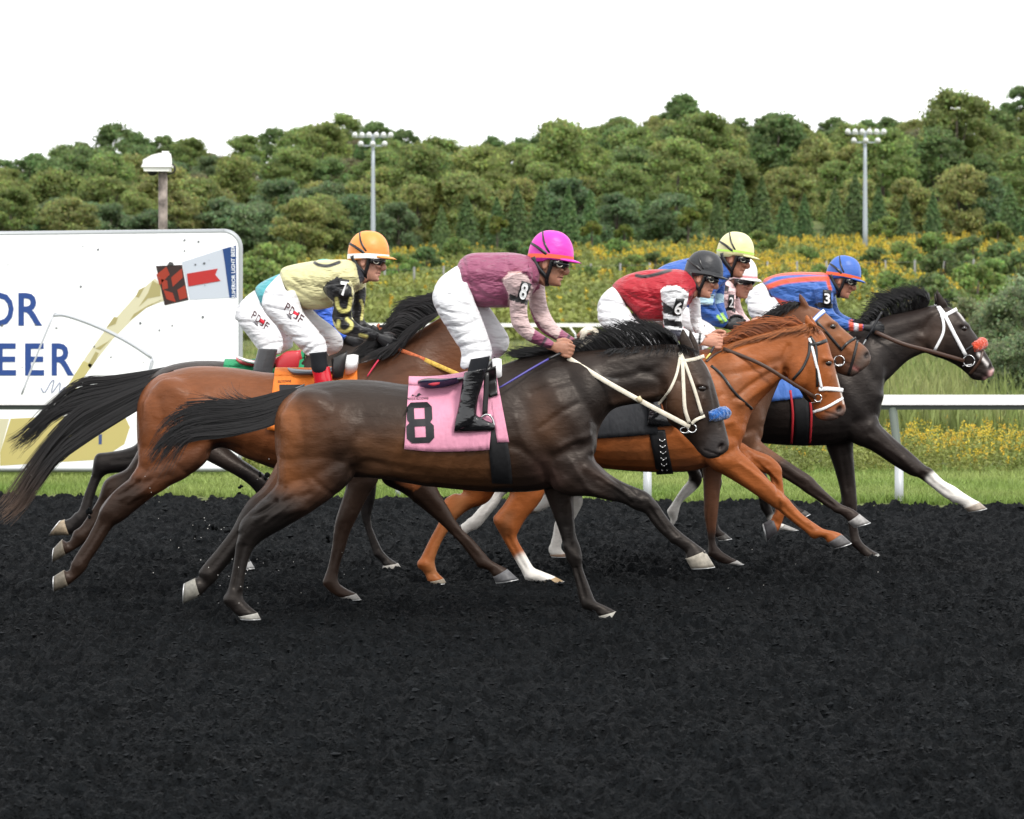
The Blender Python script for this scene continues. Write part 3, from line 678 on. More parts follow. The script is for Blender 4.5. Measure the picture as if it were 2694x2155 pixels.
ring = [P(*sk(*q), d) + [0, .05, 0] for q in rr]; ring.append(ring[0]); obj('frame', *tube(ring, .036, 8, 1, flat=1.6), m_frame, r, L)
for p in (-480, -200, 90, 380): V, Fc = box(P(p - 9, 1012, d) + [0, .03, -.1], P(p + 9, 985, d) + [0, .11, 0]); obj('foot', V, Fc, m_frame, r, L, smooth=False)
def dec(nm, pts, c, lv=1, key=None):
    V, Fc = prism([B2(*q) for q in pts], d - .003 * lv, d + .01); return obj(nm, V, Fc, flat(c, key or nm + '_ink'), pan, L, smooth=False)
def letter(ch, x0, x1, y0, y1, c, key, bold=.018):
    V2, F2 = text2d(ch, bold); W = np.array([P(x0 + (x1 - x0) * a, y1 + (y0 - y1) * b, d) for a, b in V2]); W[:, 1] -= .006
    n = len(W); obj('letter', W, F2, flat(c, key), pan, L, smooth=False, label='blue letter ' + ch)
blue = tuple(.66 * c_ for c_ in lin(46, 82, 156))
for ch, a, b_, y0, y1 in [('O', -30, 29, 616, 687), ('R', 39, 89, 617, 686), ('I', -62, -47, 617, 686), ('E', -7, 34, 723, 791), ('E', 53, 93, 723, 791), ('R', 109, 156, 723, 791), ('B', -70, -25, 723, 791)]:
    letter(ch, a, b_, y0, y1, blue, 'blue_ink')
dec('can_print', [(1180, 320), (1450, 232), (1490, 552), (1230, 565)], (.47, .51, .57), 1, 'can_grey')
dec('can_print', [(1012, 345), (1180, 338), (1222, 565), (1068, 600)], (.028, .014, .012), 2, 'can_dark')
for q in [[(1015, 400), (1080, 350), (1100, 400), (1035, 470)], [(1110, 420), (1180, 360), (1186, 420), (1120, 480)], [(1060, 500), (1120, 520), (1140, 580), (1080, 560)], [(1150, 500), (1200, 470), (1215, 550), (1165, 565)], [(1045, 430), (1085, 440), (1090, 490), (1055, 500)]]:
    dec('can_print', q, (.28, .03, .012), 3, 'can_red')
dec('can_print', [(1080, 345), (1100, 318), (1120, 322), (1130, 345)], (.06, .06, .06), 2, 'can_tab')
dec('ribbon_print', [(1212, 395), (1412, 362), (1396, 402), (1430, 442), (1222, 478)], (.40, .022, .02), 3, 'ribbon_red')
dec('band_print', [(1443, 235), (1530, 212), (1534, 553), (1488, 552), (1458, 330)], tuple(.55 * c_ for c_ in lin(40, 84, 150)), 2, 'band_blue')
V2, F2 = text2d('SUPERIOR LIGHT BEER', .01); W = []
for a, b_ in V2: W.append(P(*Zt(1508 - 6 * a + (1 - b_) * 24 - 4, 556 - 346 * a), d) + [0, -.009, 0])
obj('lettering', np.array(W), F2, flat((.85, .87, .9), 'band_white'), pan, L, smooth=False)['kind'] = 'stuff'
dec('pour_print', [(1005, 425), (900, 515), (800, 630), (690, 750), (560, 930), (420, 1175), (470, 1175), (600, 985), (735, 815), (860, 690), (950, 615), (1062, 572), (1045, 470)], (.56, .53, .36), 1, 'pour_pale')
for q in [[(990, 440), (1040, 470), (1040, 540), (960, 555), (900, 610), (960, 520)], [(690, 745), (740, 675), (765, 680), (750, 720)], [(570, 990), (620, 900), (640, 910), (620, 960), (585, 1010)], [(840, 700), (870, 655), (960, 600), (1060, 560), (950, 615)], [(620, 880), (700, 835), (725, 815), (650, 890)], [(900, 500), (940, 480), (900, 550), (880, 545)]]:
    dec('pour_print', q, (.34, .30, .13), 2, 'pour_dark')
dec('pour_print', [(540, 960), (600, 985), (470, 1175), (405, 1175)], (.46, .41, .17), 2, 'pour_gold')
m_gl = flat((.45, .47, .5), 'glass_line_grey')
def line(pts, wdt, m, lv=2, nm='outline_print'):
    W = [P(*Zt(*q), d) + [0, -.003 * lv, 0] for q in pts]; obj(nm, *tube(W, wdt, 6, 4, flat=.15), m, pan, L)
line([(140, 1180), (240, 920), (345, 665)], .012, m_gl); line([(345, 665), (420, 665), (560, 710), (700, 770), (850, 850), (985, 940)], .016, m_gl)
line([(352, 652), (480, 675), (700, 760), (880, 860), (990, 945), (970, 1040)], .009, m_gl); line([(985, 945), (960, 1060)], .012, m_gl)
m_scr = flat((.22, .25, .36), 'script_ink')
line([(265, 1135), (290, 1165), (330, 1100), (350, 1090), (335, 1170), (390, 1100), (385, 1165), (420, 1130), (412, 1168), (450, 1140)], .007, m_scr, nm='script_print')
dec('beer_print', [(70, 1335), (800, 1300), (842, 1390), (806, 1500), (650, 1600), (0, 1640), (0, 1560)], (.47, .40, .15), 1, 'beer_gold')
dec('beer_print', [(290, 1500), (325, 1452), (360, 1450), (330, 1490), (300, 1530)], (.5, .05, .04), 2, 'beer_red')
dec('beer_print', [(640, 1440), (662, 1435), (660, 1500), (640, 1502)], (.05, .08, .2), 2, 'beer_blue')
dec('beer_print', [(-300, 1335), (60, 1335), (0, 1560), (-400, 1600)], (.55, .52, .36), 1, 'beer_pale')
rb = np.random.default_rng(5); VV = []
for i in range(90):                                           # mud splashes
    u, v = rb.uniform(-300, 1520), rb.uniform(170, 1180); s = rb.uniform(2, 8) * (rb.random() < .35) + 2; a = np.linspace(0, 6.28, 6)[:-1]
    VV.append(prism([B2(u + s * math.cos(t) * rb.uniform(.5, 1.2), v + s * math.sin(t) * rb.uniform(.5, 1.3)) for t in a], d - .011, d - .001))
o = obj('mud_spot', *join(VV), flat((.10, .11, .12), 'mud_ink'), pan, L, smooth=False); o['kind'] = 'stuff'
# ================================================================ HORSES
m_coat = mat('horse_coat', rough=.42, spec=.24, attr=True, noise=(5, .14), bump=(95, .0015, 'n', (.22, 1, 1)), bump2=(15, .006, 'n', (.8, 1, 1)), tint=(1, .9, .82), grain=((.25, 1, 1), 70, .08))
m_hair = mat('horse_hair', rough=.4, spec=.42, attr=True)
m_hoof = mat('hoof', rough=.5, spec=.4, attr=True, noise=(40, .25))
m_shoe = mat('shoe_aluminium', (.6, .6, .6), .35, .5, metal=.7)
m_eye = mat('eye', (.012, .008, .006), .06, .6)
m_steel = mat('bit_steel', (.55, .55, .55), .25, .5, metal=.9)
m_leather_b = mat('black_leather', (.014, .013, .013), .35, .5); m_leather_br = mat('brown_leather', (.05, .022, .012), .4, .5)
m_cream = mat('cream_strap', (.70, .64, .52), .6, .3, noise=(30, .15)); m_wstrap = mat('white_strap', (.83, .83, .83), .5, .4)
m_girth = mat('black_girth', (.012, .012, .013), .45, .4, noise=(40, .3))
m_clothtex = dict(bump=(26, .004, 'n', (1, 1, 1)), bump2=(5, .03, 'n', (1.6, 1, .6)))
def A2(a, sx, sy, x0, y0, tx, ty):       # map the near horse's stations onto another horse
    return [[tx + (r[0] - x0) * sx, ty + (r[1] - y0) * sy, tx + (r[2] - x0) * sx, ty + (r[3] - y0) * sy] + list(r[4:]) for r in a]
T8 = [[579, 880, 580, 945, .06, 0], [590, 850, 588, 985, .17, 0], [612, 828, 605, 1012, .24, 0], [645, 812, 650, 1018, .272, 0], [692, 802, 702, 1012, .282, 0], [742, 799, 752, 1003, .282, 0], [800, 802, 812, 1010, .288, 0], [862, 810, 880, 1021, .30, 0],
      [930, 806, 942, 1029, .305, 0], [1000, 790, 1012, 1035, .298, 0], [1058, 768, 1078, 1037, .28, 0], [1100, 753, 1142, 1032, .262, 0], [1145, 746, 1200, 1010, .248, 0]]
HN = [.235, .20, .15, .125, .112, .10]                 # half widths: chest -> poll
HH = [.105, .118, .112, .092, .076, .066, .062, .04]    # half widths: head
class Horse: pass
def leg_st(pts, yo, fac=.86, wmax=.115, d=20., top=1.):
    o = []
    n = len(pts)
    for i, q in enumerate(pts):
        wd = math.hypot(q[0] - q[2], q[1] - q[3]) * d / F; hw = min(.5 * wd * fac, wmax) 
        o.append([q[0], q[1], q[2], q[3], max(hw, .022), yo * (top if i == 0 else 1)])
    return o
def horse(nm, label, d, torso, neck, head, legs, base, points, ears=(), eye=None, nostril=None, mouth=None, blobs=(), strokes=(), paints=(), fills=(), vox=.0115, socks=(), hoofc=(.06, .055, .05), x0=None):
    h = Horse(); h.d = d; X0 = (torso[6][0] - CX) * d / F
    h.L = np.array([X0, d, 0]); h.root = thing('racehorse', label, 'horse', tuple(h.L), 'racehorses galloping in the field')
    st = torso + [[*n_, HN[i], 0] for i, n_ in enumerate(neck)]
    pcs = [loft(st, d, 5, 26, egg=.10)]
    hs = [[*neck[-2], .085, 0], [*neck[-1], .095, 0]] + [[*q, HH[i], 0] for i, q in enumerate(head)]
    pcs.append(loft(hs, d, 5, 22, egg=-.06, pw=2.3))
    hoofs = []
    for lg in legs:
        pts, yo = lg['p'], lg['y']; ls = leg_st(pts[:-1], yo, lg.get('fac', .86), lg.get('wmax', .12), d)
        if lg.get('top'): ls[0][4] = lg['top']
        if lg.get('w1'): ls[1][4] = lg['w1']
        c0 = ls[-1]; ls.append([c0[0] * .7 + pts[-1][0] * .3, c0[1] * .7 + pts[-1][1] * .3, c0[2] * .7 + pts[-1][2] * .3, c0[3] * .7 + pts[-1][3] * .3, c0[4] * .7, yo])
        pcs.append(loft(ls, d, 5, 16, pw=2.15))
        f4 = pts[-4]; fw = math.hypot(f4[0] - f4[2], f4[1] - f4[3]) * d / F; pcs.append(ball(P(f4[0] * .3 + f4[2] * .7, f4[1] * .3 + f4[3] * .7, d + yo), fw * .36, 9, 7)); hoofs.append((pts, yo, lg))
    for (pts, hw, yo) in ears: pcs.append(loft([[*q, w_, yo * k] for q, w_, k in zip(pts, (hw, hw * 1.05, hw * .75, .006), (.9, 1, 1.05, 1.05))], d, 4, 12))
    for cx, cy, rx, ry, dep, yo in blobs:              # muscle masses, both sides
        for s in (-1, 1):
            c = P(cx, cy, d + s * yo * -1); pcs.append(ball(c, (rx * d / F, dep, ry * d / F), 14, 9))
    V, Q = remesh(pcs, vox, 3 if vox > .0095 else 5); S = Skin(V, Q, base)
    # soften where limbs and neck meet the trunk
    V = smooth(S.V, Q, 6, np.exp(-((S.V[:, 2] - 1.0) / .28) ** 2)); V = smooth(V, Q, int(.16 / vox), np.clip((V[:, 2] - .95) / .2, 0, 1) * np.clip((head[0][0] - S.x) / 60, 0, 1)); S.V = V; S.upd()
    S.strokes([(catmull(a_[0], 4).tolist(), a_[1] * 1.1, a_[2] * 1.6) for a_ in strokes])
    for lg in legs:                                    # tendon groove and bone edge down each cannon
        pts, yo = lg['p'], lg['y']; n_ = len(pts); yr = (d - .5, d - .005) if yo < 0 else (d + .005, d + .5)
        at = lambda i, f: (pts[i][0] * f + pts[i][2] * (1 - f), pts[i][1] * f + pts[i][3] * (1 - f)); wd_ = math.hypot(pts[n_ - 6][0] - pts[n_ - 6][2], pts[n_ - 6][1] - pts[n_ - 6][3])
        S.stroke([at(i, .40) for i in range(n_ - 7, n_ - 4)], wd_ * .14, -.0065); S.stroke([at(i, .7) for i in range(n_ - 8, n_ - 4)], wd_ * .16, .003)
        S.stroke([at(i, .45) for i in range(2, n_ - 8)], wd_ * .3, -.006)
        S.stroke([at(n_ - 4, .15), at(n_ - 4, .3)], wd_ * .3, .007); S.stroke([at(n_ - 3, .25), at(n_ - 3, .4)], wd_ * .2, -.004)
    S.upd()
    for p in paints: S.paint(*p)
    for p in fills: S.fill(*p)
    h.S = S
    # leg points (dark lower limbs), socks
    for pts, yo, lg in hoofs:
        cl = [((q[0] + q[2]) / 2, (q[1] + q[3]) / 2) for q in pts]; yr = (d - .5, d - .005) if yo < 0 else (d + .005, d + .5)
        wl = [math.hypot(q[0] - q[2], q[1] - q[3]) for q in pts]
        if points is not None:
            k = lg.get('dark', 3); S.paint(cl[k:], max(wl[k:]) * .9, points, lg.get('dk', .95), yr, 4)
        if 'sock' in lg: S.paint(cl[lg['sock']:], lg.get('sockw', max(wl[lg['sock']:]) * .85), lg.get('sockc', (.72, .69, .64)), 1, yr, 8)
    if nostril: S.stroke([nostril, (nostril[0] + 3, nostril[1] - 3)], 5.2, -.022); S.paint([nostril, (nostril[0] + 3, nostril[1] - 4)], 6.4, (.012, .008, .008), 1, None, 4)
    if mouth: S.stroke(mouth, 2.4, -.006); S.paint(mouth, 2, (.015, .01, .01), .7)
    if eye: S.stroke([(eye[0] - 6, eye[1] - 9), (eye[0] + 8, eye[1] - 5)], 6, .012); S.stroke([(eye[0] - 5, eye[1]), (eye[0] + 5, eye[1] + 1)], 5, -.01); S.paint([(eye[0] - 6, eye[1]), (eye[0] + 6, eye[1] + 1)], 8, tuple(np.array(base) * .35), .75)
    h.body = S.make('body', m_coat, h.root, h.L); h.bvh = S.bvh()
    for pts, yo, lg in hoofs:
        a, b = pts[-2], pts[-1]; wd = math.hypot(a[0] - a[2], a[1] - a[3]) * d / F * .44; wb = math.hypot(b[0] - b[2], b[1] - b[3]) * d / F * .42
        mid = [a[i] * .5 + b[i] * .5 for i in range(4)]; V, Fc = loft([[*a, wd, yo], [*mid, (wd + wb) / 2, yo], [*b, wb, yo]], d, 2, 16)
        hc = np.array(lg.get('hoof', hoofc)); t = np.linspace(0, 1, len(V)); C = hc * (1.15 - .5 * t[:, None]) 
        ho = obj('hoof', V, Fc, m_hoof, h.root, h.L, True, C)
        dx, dy = (b[0] + b[2] - a[0] - a[2]) / 2, (b[1] + b[3] - a[1] - a[3]) / 2; l = math.hypot(dx, dy) + 1e-6; e = [b[0] + dx / l * 2.2, b[1] + dy / l * 2.2, b[2] + dx / l * 2.2, b[3] + dy / l * 2.2]
        if not lg.get('noshoe'): obj('shoe', *loft([[*b, wb * .97, yo], [*e, wb * .97, yo]], d, 1, 16), m_shoe, ho, h.L)
    if eye:
        p, ok = hit(eye[0], eye[1], h.bvh, -.006, d); obj('eye', *ball(p, (.027, .017, .022)), m_eye, h.root, h.L); q = p.copy(); q[1] = 2 * d - p[1]; obj('eye', *ball(q, (.022, .016, .019)), m_eye, h.root, h.L)
    return h
def hair(h, nm, guides, n, r, **k):
    V, Fc, C = strands(guides, n, r, d=h.d, **k); return obj(nm, V, Fc, m_hair, h.root, h.L, False, C)
def core(h, nm, st, c):
    V, Fc = loft(st, h.d, 5, 12); return obj(nm, V, Fc, m_hair, h.root, h.L, True, np.tile(c, (len(V), 1)))
def strap(h, nm, pts, wpx, m, parent, off=.006): return obj(nm, *drape_strap(pts, wpx, h.bvh, h.d - .08, off), m, parent, h.L)
def ring3(h, nm, c, rpx, m, parent, thick=.0045):
    p, ok = hit(c[0], c[1], h.bvh, .012, h.d - .06); r_ = rpx * h.d / F; a = np.linspace(0, 6.2832, 17)
    obj(nm, *tube(np.stack([p[0] + r_ * np.cos(a), p[1] + .006 * np.sin(a), p[2] + r_ * np.sin(a)], 1), thick, 6, 1), m, parent, h.L)
def freestrap(h, nm, pts, wpx, m, parent, flat=.3):
    """pts: (px,py,depth offset)"""
    W = np.array([P(x, y, h.d + yo) for x, y, yo in pts]); return obj(nm, *tube(W, wpx * h.d / F / 2, 8, 5, flat=flat), m, parent, h.L)
def cloth(h, nm, top, bot, m, off=.014, nu=26, nv=14, label=None, far=True):
    V, Fc = drape_patch(top, bot, h.bvh, h.d - .2, nu, nv, off, .004, .010); n = nu * nv
    o = obj(nm, V, Fc, m, h.root, h.L, True, label=label); h.cloth_bvh = BVHTree.FromPolygons(V.tolist(), Fc)
    if far:                                            # over the back and down the other side
        G = V[:n].reshape(nv, nu, 3); M_ = G.copy(); M_[:, :, 1] = 2 * h.d - M_[:, :, 1]
        top3 = []
        for k in range(7):
            t = k / 6; row = G[0] * (1 - t) + M_[0] * t; row = row.copy(); row[:, 2] += .055 * math.sin(math.pi * t); top3.append(row)
        W = np.array(top3 + list(M_[1:])); V2, F2 = slab(W, .004); obj(nm, V2, F2, m, o, h.L, True)
    return o
def tack(h, cream, brow, cheeks, throat, nose=None, ring=None, rein=None, rein_m=None, rein_w=10, cheekw=6.5, roll=None, brow_m=None, fl=None, fl_m=None):
    m = cream; br = strap(h, 'bridle', brow, 8, brow_m or m, h.root)
    for c in cheeks: strap(h, 'cheek_strap', c[0], c[1] if len(c) > 1 else cheekw, c[2] if len(c) > 2 else m, br)
    if throat: strap(h, 'throat_strap', throat, 6, m, br)
    if nose: strap(h, 'noseband', nose[0], nose[1], nose[2], br)
    if fl: strap(h, 'flash_strap', fl, 6, fl_m or m, br)
    if ring: ring3(h, 'bit_ring', ring[:2], ring[2], m_steel, br); strap(h, 'bit_shank', [(ring[0] - 14, ring[1] + 11), (ring[0] - 4, ring[1] + 9), (ring[0] + 6, ring[1] + 8)], 3, m_steel, br, .012)
    if rein: freestrap(h, 'rein', rein, rein_w, rein_m or m, br)
    if roll:
        (x0, y0), (x1, y1), rad, c = roll; D = h.d; mid = P((x0 + x1) / 2, (y0 + y1) / 2, D); mr = mat('fleece_' + str(int(c[0] * 1000)), tuple(np.array(c) * .75), .9, .1, sheen=.6, bump=(60, .02, 'n'), noise=(45, .35))
        W = []                                          # the fleece noseband arches over the bridge of the nose
        ax = P(x1, y1, D) - P(x0, y0, D)
        for s in (-1, -.8, -.45, 0, .45, .8, 1):
            k = 1 - abs(s) ** 1.6; W.append(P(x0, y0, D) + ax * (.12 + .62 * k) + np.array([0, .085 * s, 0]))
        R = rad * D / F; V, Fc = tube(W, [R * .8, R * 1.05, R * 1.1, R * 1.1, R * 1.1, R * 1.05, R * .8], 16, 8)
        V = V + RNG.normal(0, .0022, V.shape); obj('fleece_roll', V, Fc, mr, br, h.L)
    h.bridle = br; return br
def girth(h, pts_l, pts_r, m=None, nm='girth'):
    V, Fc = drape_patch(pts_l, pts_r, h.bvh, h.d - .2, 18, 6, .012, .006); return obj(nm, V, Fc, m or m_girth, h.root, h.L)

BLK = (.0085, .0075, .0078)
# ---------------------------------------------------------------- number eight, nearest
leg8 = [
 dict(p=[(765, 935, 592, 905), (752, 985, 583, 965), (724, 1028, 581, 1018), (662, 1074, 547, 1055), (602, 1110, 519, 1083), (552, 1139, 505, 1102), (531, 1161, 498, 1142), (519, 1196, 490, 1193), (513, 1233, 480, 1240), (512, 1260, 472, 1263), (526, 1277, 484, 1282), (542, 1290, 502, 1298), (549, 1303, 505, 1303)],
      y=-.125, top=.12, w1=.135, dark=4, hoof=(0.300, 0.288, 0.258), wmax=.125),
 dict(p=[(700, 980, 590, 960), (650, 1035, 556, 1022), (598, 1082, 526, 1050), (540, 1128, 503, 1085), (517, 1146, 490, 1112), (491, 1177, 460, 1152), (464, 1208, 430, 1188), (456, 1222, 422, 1203), (440, 1237, 421, 1215), (422, 1255, 411, 1217), (387, 1272, 389, 1228)], y=.12, dark=3, hoof=(.22, .21, .18)),
 dict(p=[(1246, 935, 1130, 950), (1254, 968, 1158, 1020), (1270, 985, 1190, 1043), (1299, 1008, 1245, 1046), (1336, 1025, 1307, 1059), (1363, 1037, 1335, 1073), (1383, 1058, 1358, 1082), (1399, 1081, 1370, 1098), (1414, 1101, 1390, 1122), (1434, 1121, 1412, 1140), (1462, 1142, 1442, 1163), (1484, 1159, 1443, 1176), (1505, 1193, 1455, 1197)],
      y=-.12, top=.115, w1=.12, dark=4, hoof=(.3, .27, .22), wmax=.1),
 dict(p=[(1222, 990, 1135, 1000), (1210, 1036, 1146, 1036), (1209, 1078, 1163, 1080), (1212, 1122, 1179, 1125), (1222, 1152, 1187, 1154), (1226, 1172, 1192, 1178), (1227, 1195, 1203, 1196), (1238, 1226, 1211, 1227), (1248, 1252, 1218, 1260), (1256, 1267, 1226, 1276), (1275, 1276, 1250, 1291), (1296, 1287, 1260, 1297), (1307, 1303, 1258, 1303)], y=.115, dark=3, hoof=(0.300, 0.288, 0.252))]
neck8 = [(1192, 742, 1246, 968), (1236, 738, 1262, 905), (1282, 734, 1288, 864), (1330, 729, 1328, 852), (1378, 726, 1362, 850), (1422, 724, 1388, 846)]
head8 = [(1455, 735, 1397, 868), (1484, 764, 1408, 893), (1500, 798, 1430, 908), (1511, 836, 1447, 925), (1520, 870, 1461, 940), (1528, 902, 1472, 954), (1535, 932, 1490, 966), (1533, 948, 1513, 963)]
ear8 = [([(1440, 742, 1466, 756), (1430, 722, 1462, 735), (1431, 706, 1454, 716), (1436, 691, 1441, 694)], .026, -.06), ([(1456, 742, 1474, 754), (1450, 720, 1472, 730), (1450, 706, 1464, 712), (1451, 692, 1455, 695)], .024, .06)]
TS8 = [  # trunk and limb modelling
 ([(592, 1024), (640, 1010), (690, 985), (730, 955), (752, 920)], 11, -.006), ([(748, 1004), (800, 992), (850, 1000), (900, 1014)], 9, .008), ([(742, 990), (775, 975), (815, 985)], 9, -.009),
 ([(640, 830), (700, 870), (740, 930)], 16, .008), ([(700, 905), (722, 955), (716, 1005)], 14, .009), ([(596, 880), (610, 950), (600, 1010)], 12, .006), ([(628, 870), (640, 950), (628, 1010)], 9, -.006),
 ([(1255, 895), (1235, 940), (1200, 950), (1165, 960)], 10, -.007), ([(1150, 800), (1185, 855), (1215, 905), (1240, 940)], 18, .011), ([(1104, 850), (1120, 900), (1150, 955), (1185, 1000)], 13, -.006),
 ([(1165, 850), (1150, 900), (1170, 960)], 24, .008), ([(1080, 940), (1120, 960), (1155, 1010)], 10, -.008), ([(1185, 760), (1225, 840), (1255, 880)], 12, -.008),
 ([(1245, 960), (1290, 1003), (1340, 1040)], 6, -.006), ([(1235, 985), (1285, 1020), (1325, 1050)], 7, .007), ([(1205, 975), (1240, 1030), (1290, 1052)], 6, .005),
 ([(560, 1050), (600, 1055), (650, 1040)], 6, -.005), ([(545, 1090), (580, 1082), (640, 1070)], 8, .006), ([(530, 1085), (552, 1075), (580, 1055)], 4, -.008),
 ([(515, 1150), (503, 1190), (495, 1240)], 3, -.005), ([(525, 1160), (513, 1200), (505, 1240)], 4, .003),
 ([(1385, 1075), (1405, 1105), (1425, 1128)], 3, -.004), ([(1213, 1195), (1222, 1225), (1232, 1258)], 3, -.004), ([(1195, 1060), (1193, 1110)], 4, -.004)]
for k in range(6): TS8.append(([(820 + k * 40, 985 + k * 3), (835 + k * 42, 945), (845 + k * 42, 900)], 7, .0028))
TS8 += [([(1085, 880), (1105, 935), (1128, 965)], 7, .004), ([(1200, 800), (1160, 815), (1120, 830)], 7, -.004), ([(1215, 850), (1180, 870), (1140, 900)], 6, -.005), ([(1240, 915), (1210, 925), (1180, 940)], 7, .006),
 ([(720, 860), (742, 900), (748, 940)], 16, .005), ([(768, 880), (760, 920), (752, 965)], 12, -.003), ([(660, 1010), (690, 1035), (705, 1040)], 6, -.004), ([(620, 1050), (590, 1075), (560, 1100)], 4, .005), ([(600, 1030), (575, 1060), (540, 1085)], 4, -.005),
 ([(1290, 1000), (1325, 1030), (1350, 1055)], 4, .005), ([(1260, 1010), (1300, 1035), (1330, 1058)], 3.5, -.005), ([(1365, 1050), (1375, 1068)], 5, .004), ([(1190, 1150), (1215, 1175)], 6, .004), ([(1200, 1060), (1205, 1140)], 3.5, .004)]
HS8 = [([(1395, 845), (1400, 880), (1425, 900)], 7, -.010), ([(1420, 800), (1425, 850), (1440, 880)], 20, .012), ([(1350, 780), (1390, 800), (1400, 840)], 9, -.008), ([(1280, 760), (1340, 750), (1400, 745)], 10, .007), ([(1290, 800), (1340, 790), (1385, 775)], 8, -.006),
       ([(1290, 850), (1340, 838), (1385, 830)], 7, .008), ([(1480, 838), (1470, 870), (1465, 885)], 4, .006), ([(1495, 800), (1505, 850), (1515, 900)], 4, -.004), ([(1500, 880), (1490, 920), (1480, 940)], 7, -.005)]
red, dk = (.20, .07, .023), (.010, .0085, .008)
VOX8 = .0085
H8 = horse('h8', 'nearest horse, dark bay with a black tail, pink number eight cloth and blue fleece noseband', 20., T8, neck8, head8, leg8, (.020, .0125, .0095), dk, ear8, (1477, 818), (1517, 942), [(1525, 962), (1505, 955), (1484, 948)],
  blobs=[(660, 905, 75, 85, .12, .17), (1170, 900, 55, 80, .09, .17), (1425, 835, 28, 40, .05, .075)], strokes=TS8 + HS8,
  paints=[([(612, 880), (612, 950), (615, 1005)], 52, red, .95), ([(640, 960), (700, 900)], 44, (.07, .031, .015), .7), ([(840, 960), (1000, 985)], 56, (.10, .042, .017), .92), ([(770, 940), (800, 985)], 30, (.11, .052, .026), .8), ([(640, 812), (740, 800), (860, 812), (940, 806)], 30, (.02, .017, .0155), .8),
          ([(1120, 780), (1230, 830), (1300, 790), (1400, 770)], 60, (.0135, .0112, .0105), .85), ([(1190, 900), (1230, 960), (1250, 1000)], 50, (.017, .0125, .011), .85), ([(1130, 860), (1150, 900)], 44, (.066, .032, .017), .85), ([(1140, 985), (1160, 1010)], 26, (.055, .03, .024), .6),
          ([(1440, 790), (1425, 860)], 36, (.07, .034, .018), .9), ([(1470, 780), (1505, 880)], 20, (.022, .018, .016), .8), ([(1510, 930), (1500, 955)], 26, (.040, .036, .036), .9), ([(1460, 800), (1480, 850)], 16, (.05, .026, .016), .6), ([(1300, 842), (1370, 835)], 16, (.05, .028, .018), .6), ([(1225, 985), (1300, 1020)], 14, (.035, .021, .016), .6), ([(1180, 1060), (1185, 1130)], 20, (.022, .017, .015), .8), ([(650, 1060), (600, 1075)], 40, (.03, .017, .012), .7),
          ([(1483, 757), (1500, 790)], 2.5, (.4, .38, .36), .8), ([(1255, 780), (1268, 795), (1300, 800)], 2, (.16, .155, .15), .6), ([(1065, 790), (1090, 860)], 36, (.028, .022, .02), .7)], vox=VOX8)
hair(H8, 'tail', [[(640, 815), (590, 826), (555, 838), (505, 850), (440, 850), (372, 866), (330, 925)], [(640, 822), (590, 848), (545, 862), (485, 872), (405, 882), (348, 915), (312, 965)], [(638, 830), (592, 868), (545, 888), (480, 898), (410, 905), (360, 930), (318, 990)], [(636, 836), (590, 884), (540, 902), (470, 915), (400, 920), (368, 945), (335, 1000)]],
     1300, .0027, seg=14, locks=34, yspread=.035, jit=9, lenvar=.65, c0=BLK, wave=4)
hair(H8, 'tail_wisp', [[(560, 842), (520, 838), (497, 822), (488, 800)], [(540, 850), (500, 848), (470, 838), (455, 826)], [(520, 852), (470, 846), (420, 846), (385, 850)]], 60, .002, seg=8, jit=12, c0=BLK, lenvar=.6)
core(H8, 'tail_dock', [[642, 808, 632, 838, .045, 0], [600, 826, 598, 862, .04, 0], [550, 850, 548, 884, .03, 0], [480, 870, 478, 896, .02, 0], [420, 884, 416, 900, .008, 0]], BLK)
hair(H8, 'mane', [[(1095, 756), (1080, 750), (1060, 744)], [(1150, 747), (1125, 738), (1085, 736)], [(1215, 741), (1190, 728), (1150, 732)], [(1265, 738), (1240, 715), (1215, 724)], [(1300, 734), (1275, 706), (1250, 692)], [(1345, 730), (1318, 700), (1280, 680)], [(1385, 727), (1362, 694), (1318, 674)], [(1415, 725), (1395, 698), (1352, 672)], [(1432, 726), (1418, 706), (1388, 690)]],
     1900, .0024, seg=9, yspread=.03, jit=5, lenvar=.6, c0=BLK, wave=.8)
hair(H8, 'mane_fall', [[(1280, 735), (1270, 742), (1255, 752)], [(1350, 730), (1345, 742), (1330, 750)], [(1425, 726), (1428, 738), (1420, 748)], [(1440, 726), (1462, 738), (1478, 752)]], 220, .003, seg=6, yspread=.03, jit=5, yo=-.07, c0=BLK)
m_pink = mat('pink_cloth', (.63, .265, .37), .65, .3, noise=(5, .06), **m_clothtex)
cl = cloth(H8, 'saddle_cloth', [(860, 812), (905, 812), (960, 806), (1020, 792), (1046, 789)], [(851, 946), (905, 951), (960, 951), (1010, 949), (1030, 947)], m_pink, label='pink saddle cloth with a black number eight')
obj('front_panel', *drape_patch([(1026, 800), (1046, 795)], [(1047, 932), (1072, 931)], H8.bvh, H8.d - .28, 6, 14, .016), m_pink, cl, H8.L)
E8 = lambda pts: [(p[0] * 1., p[1] * 1.) for p in pts]
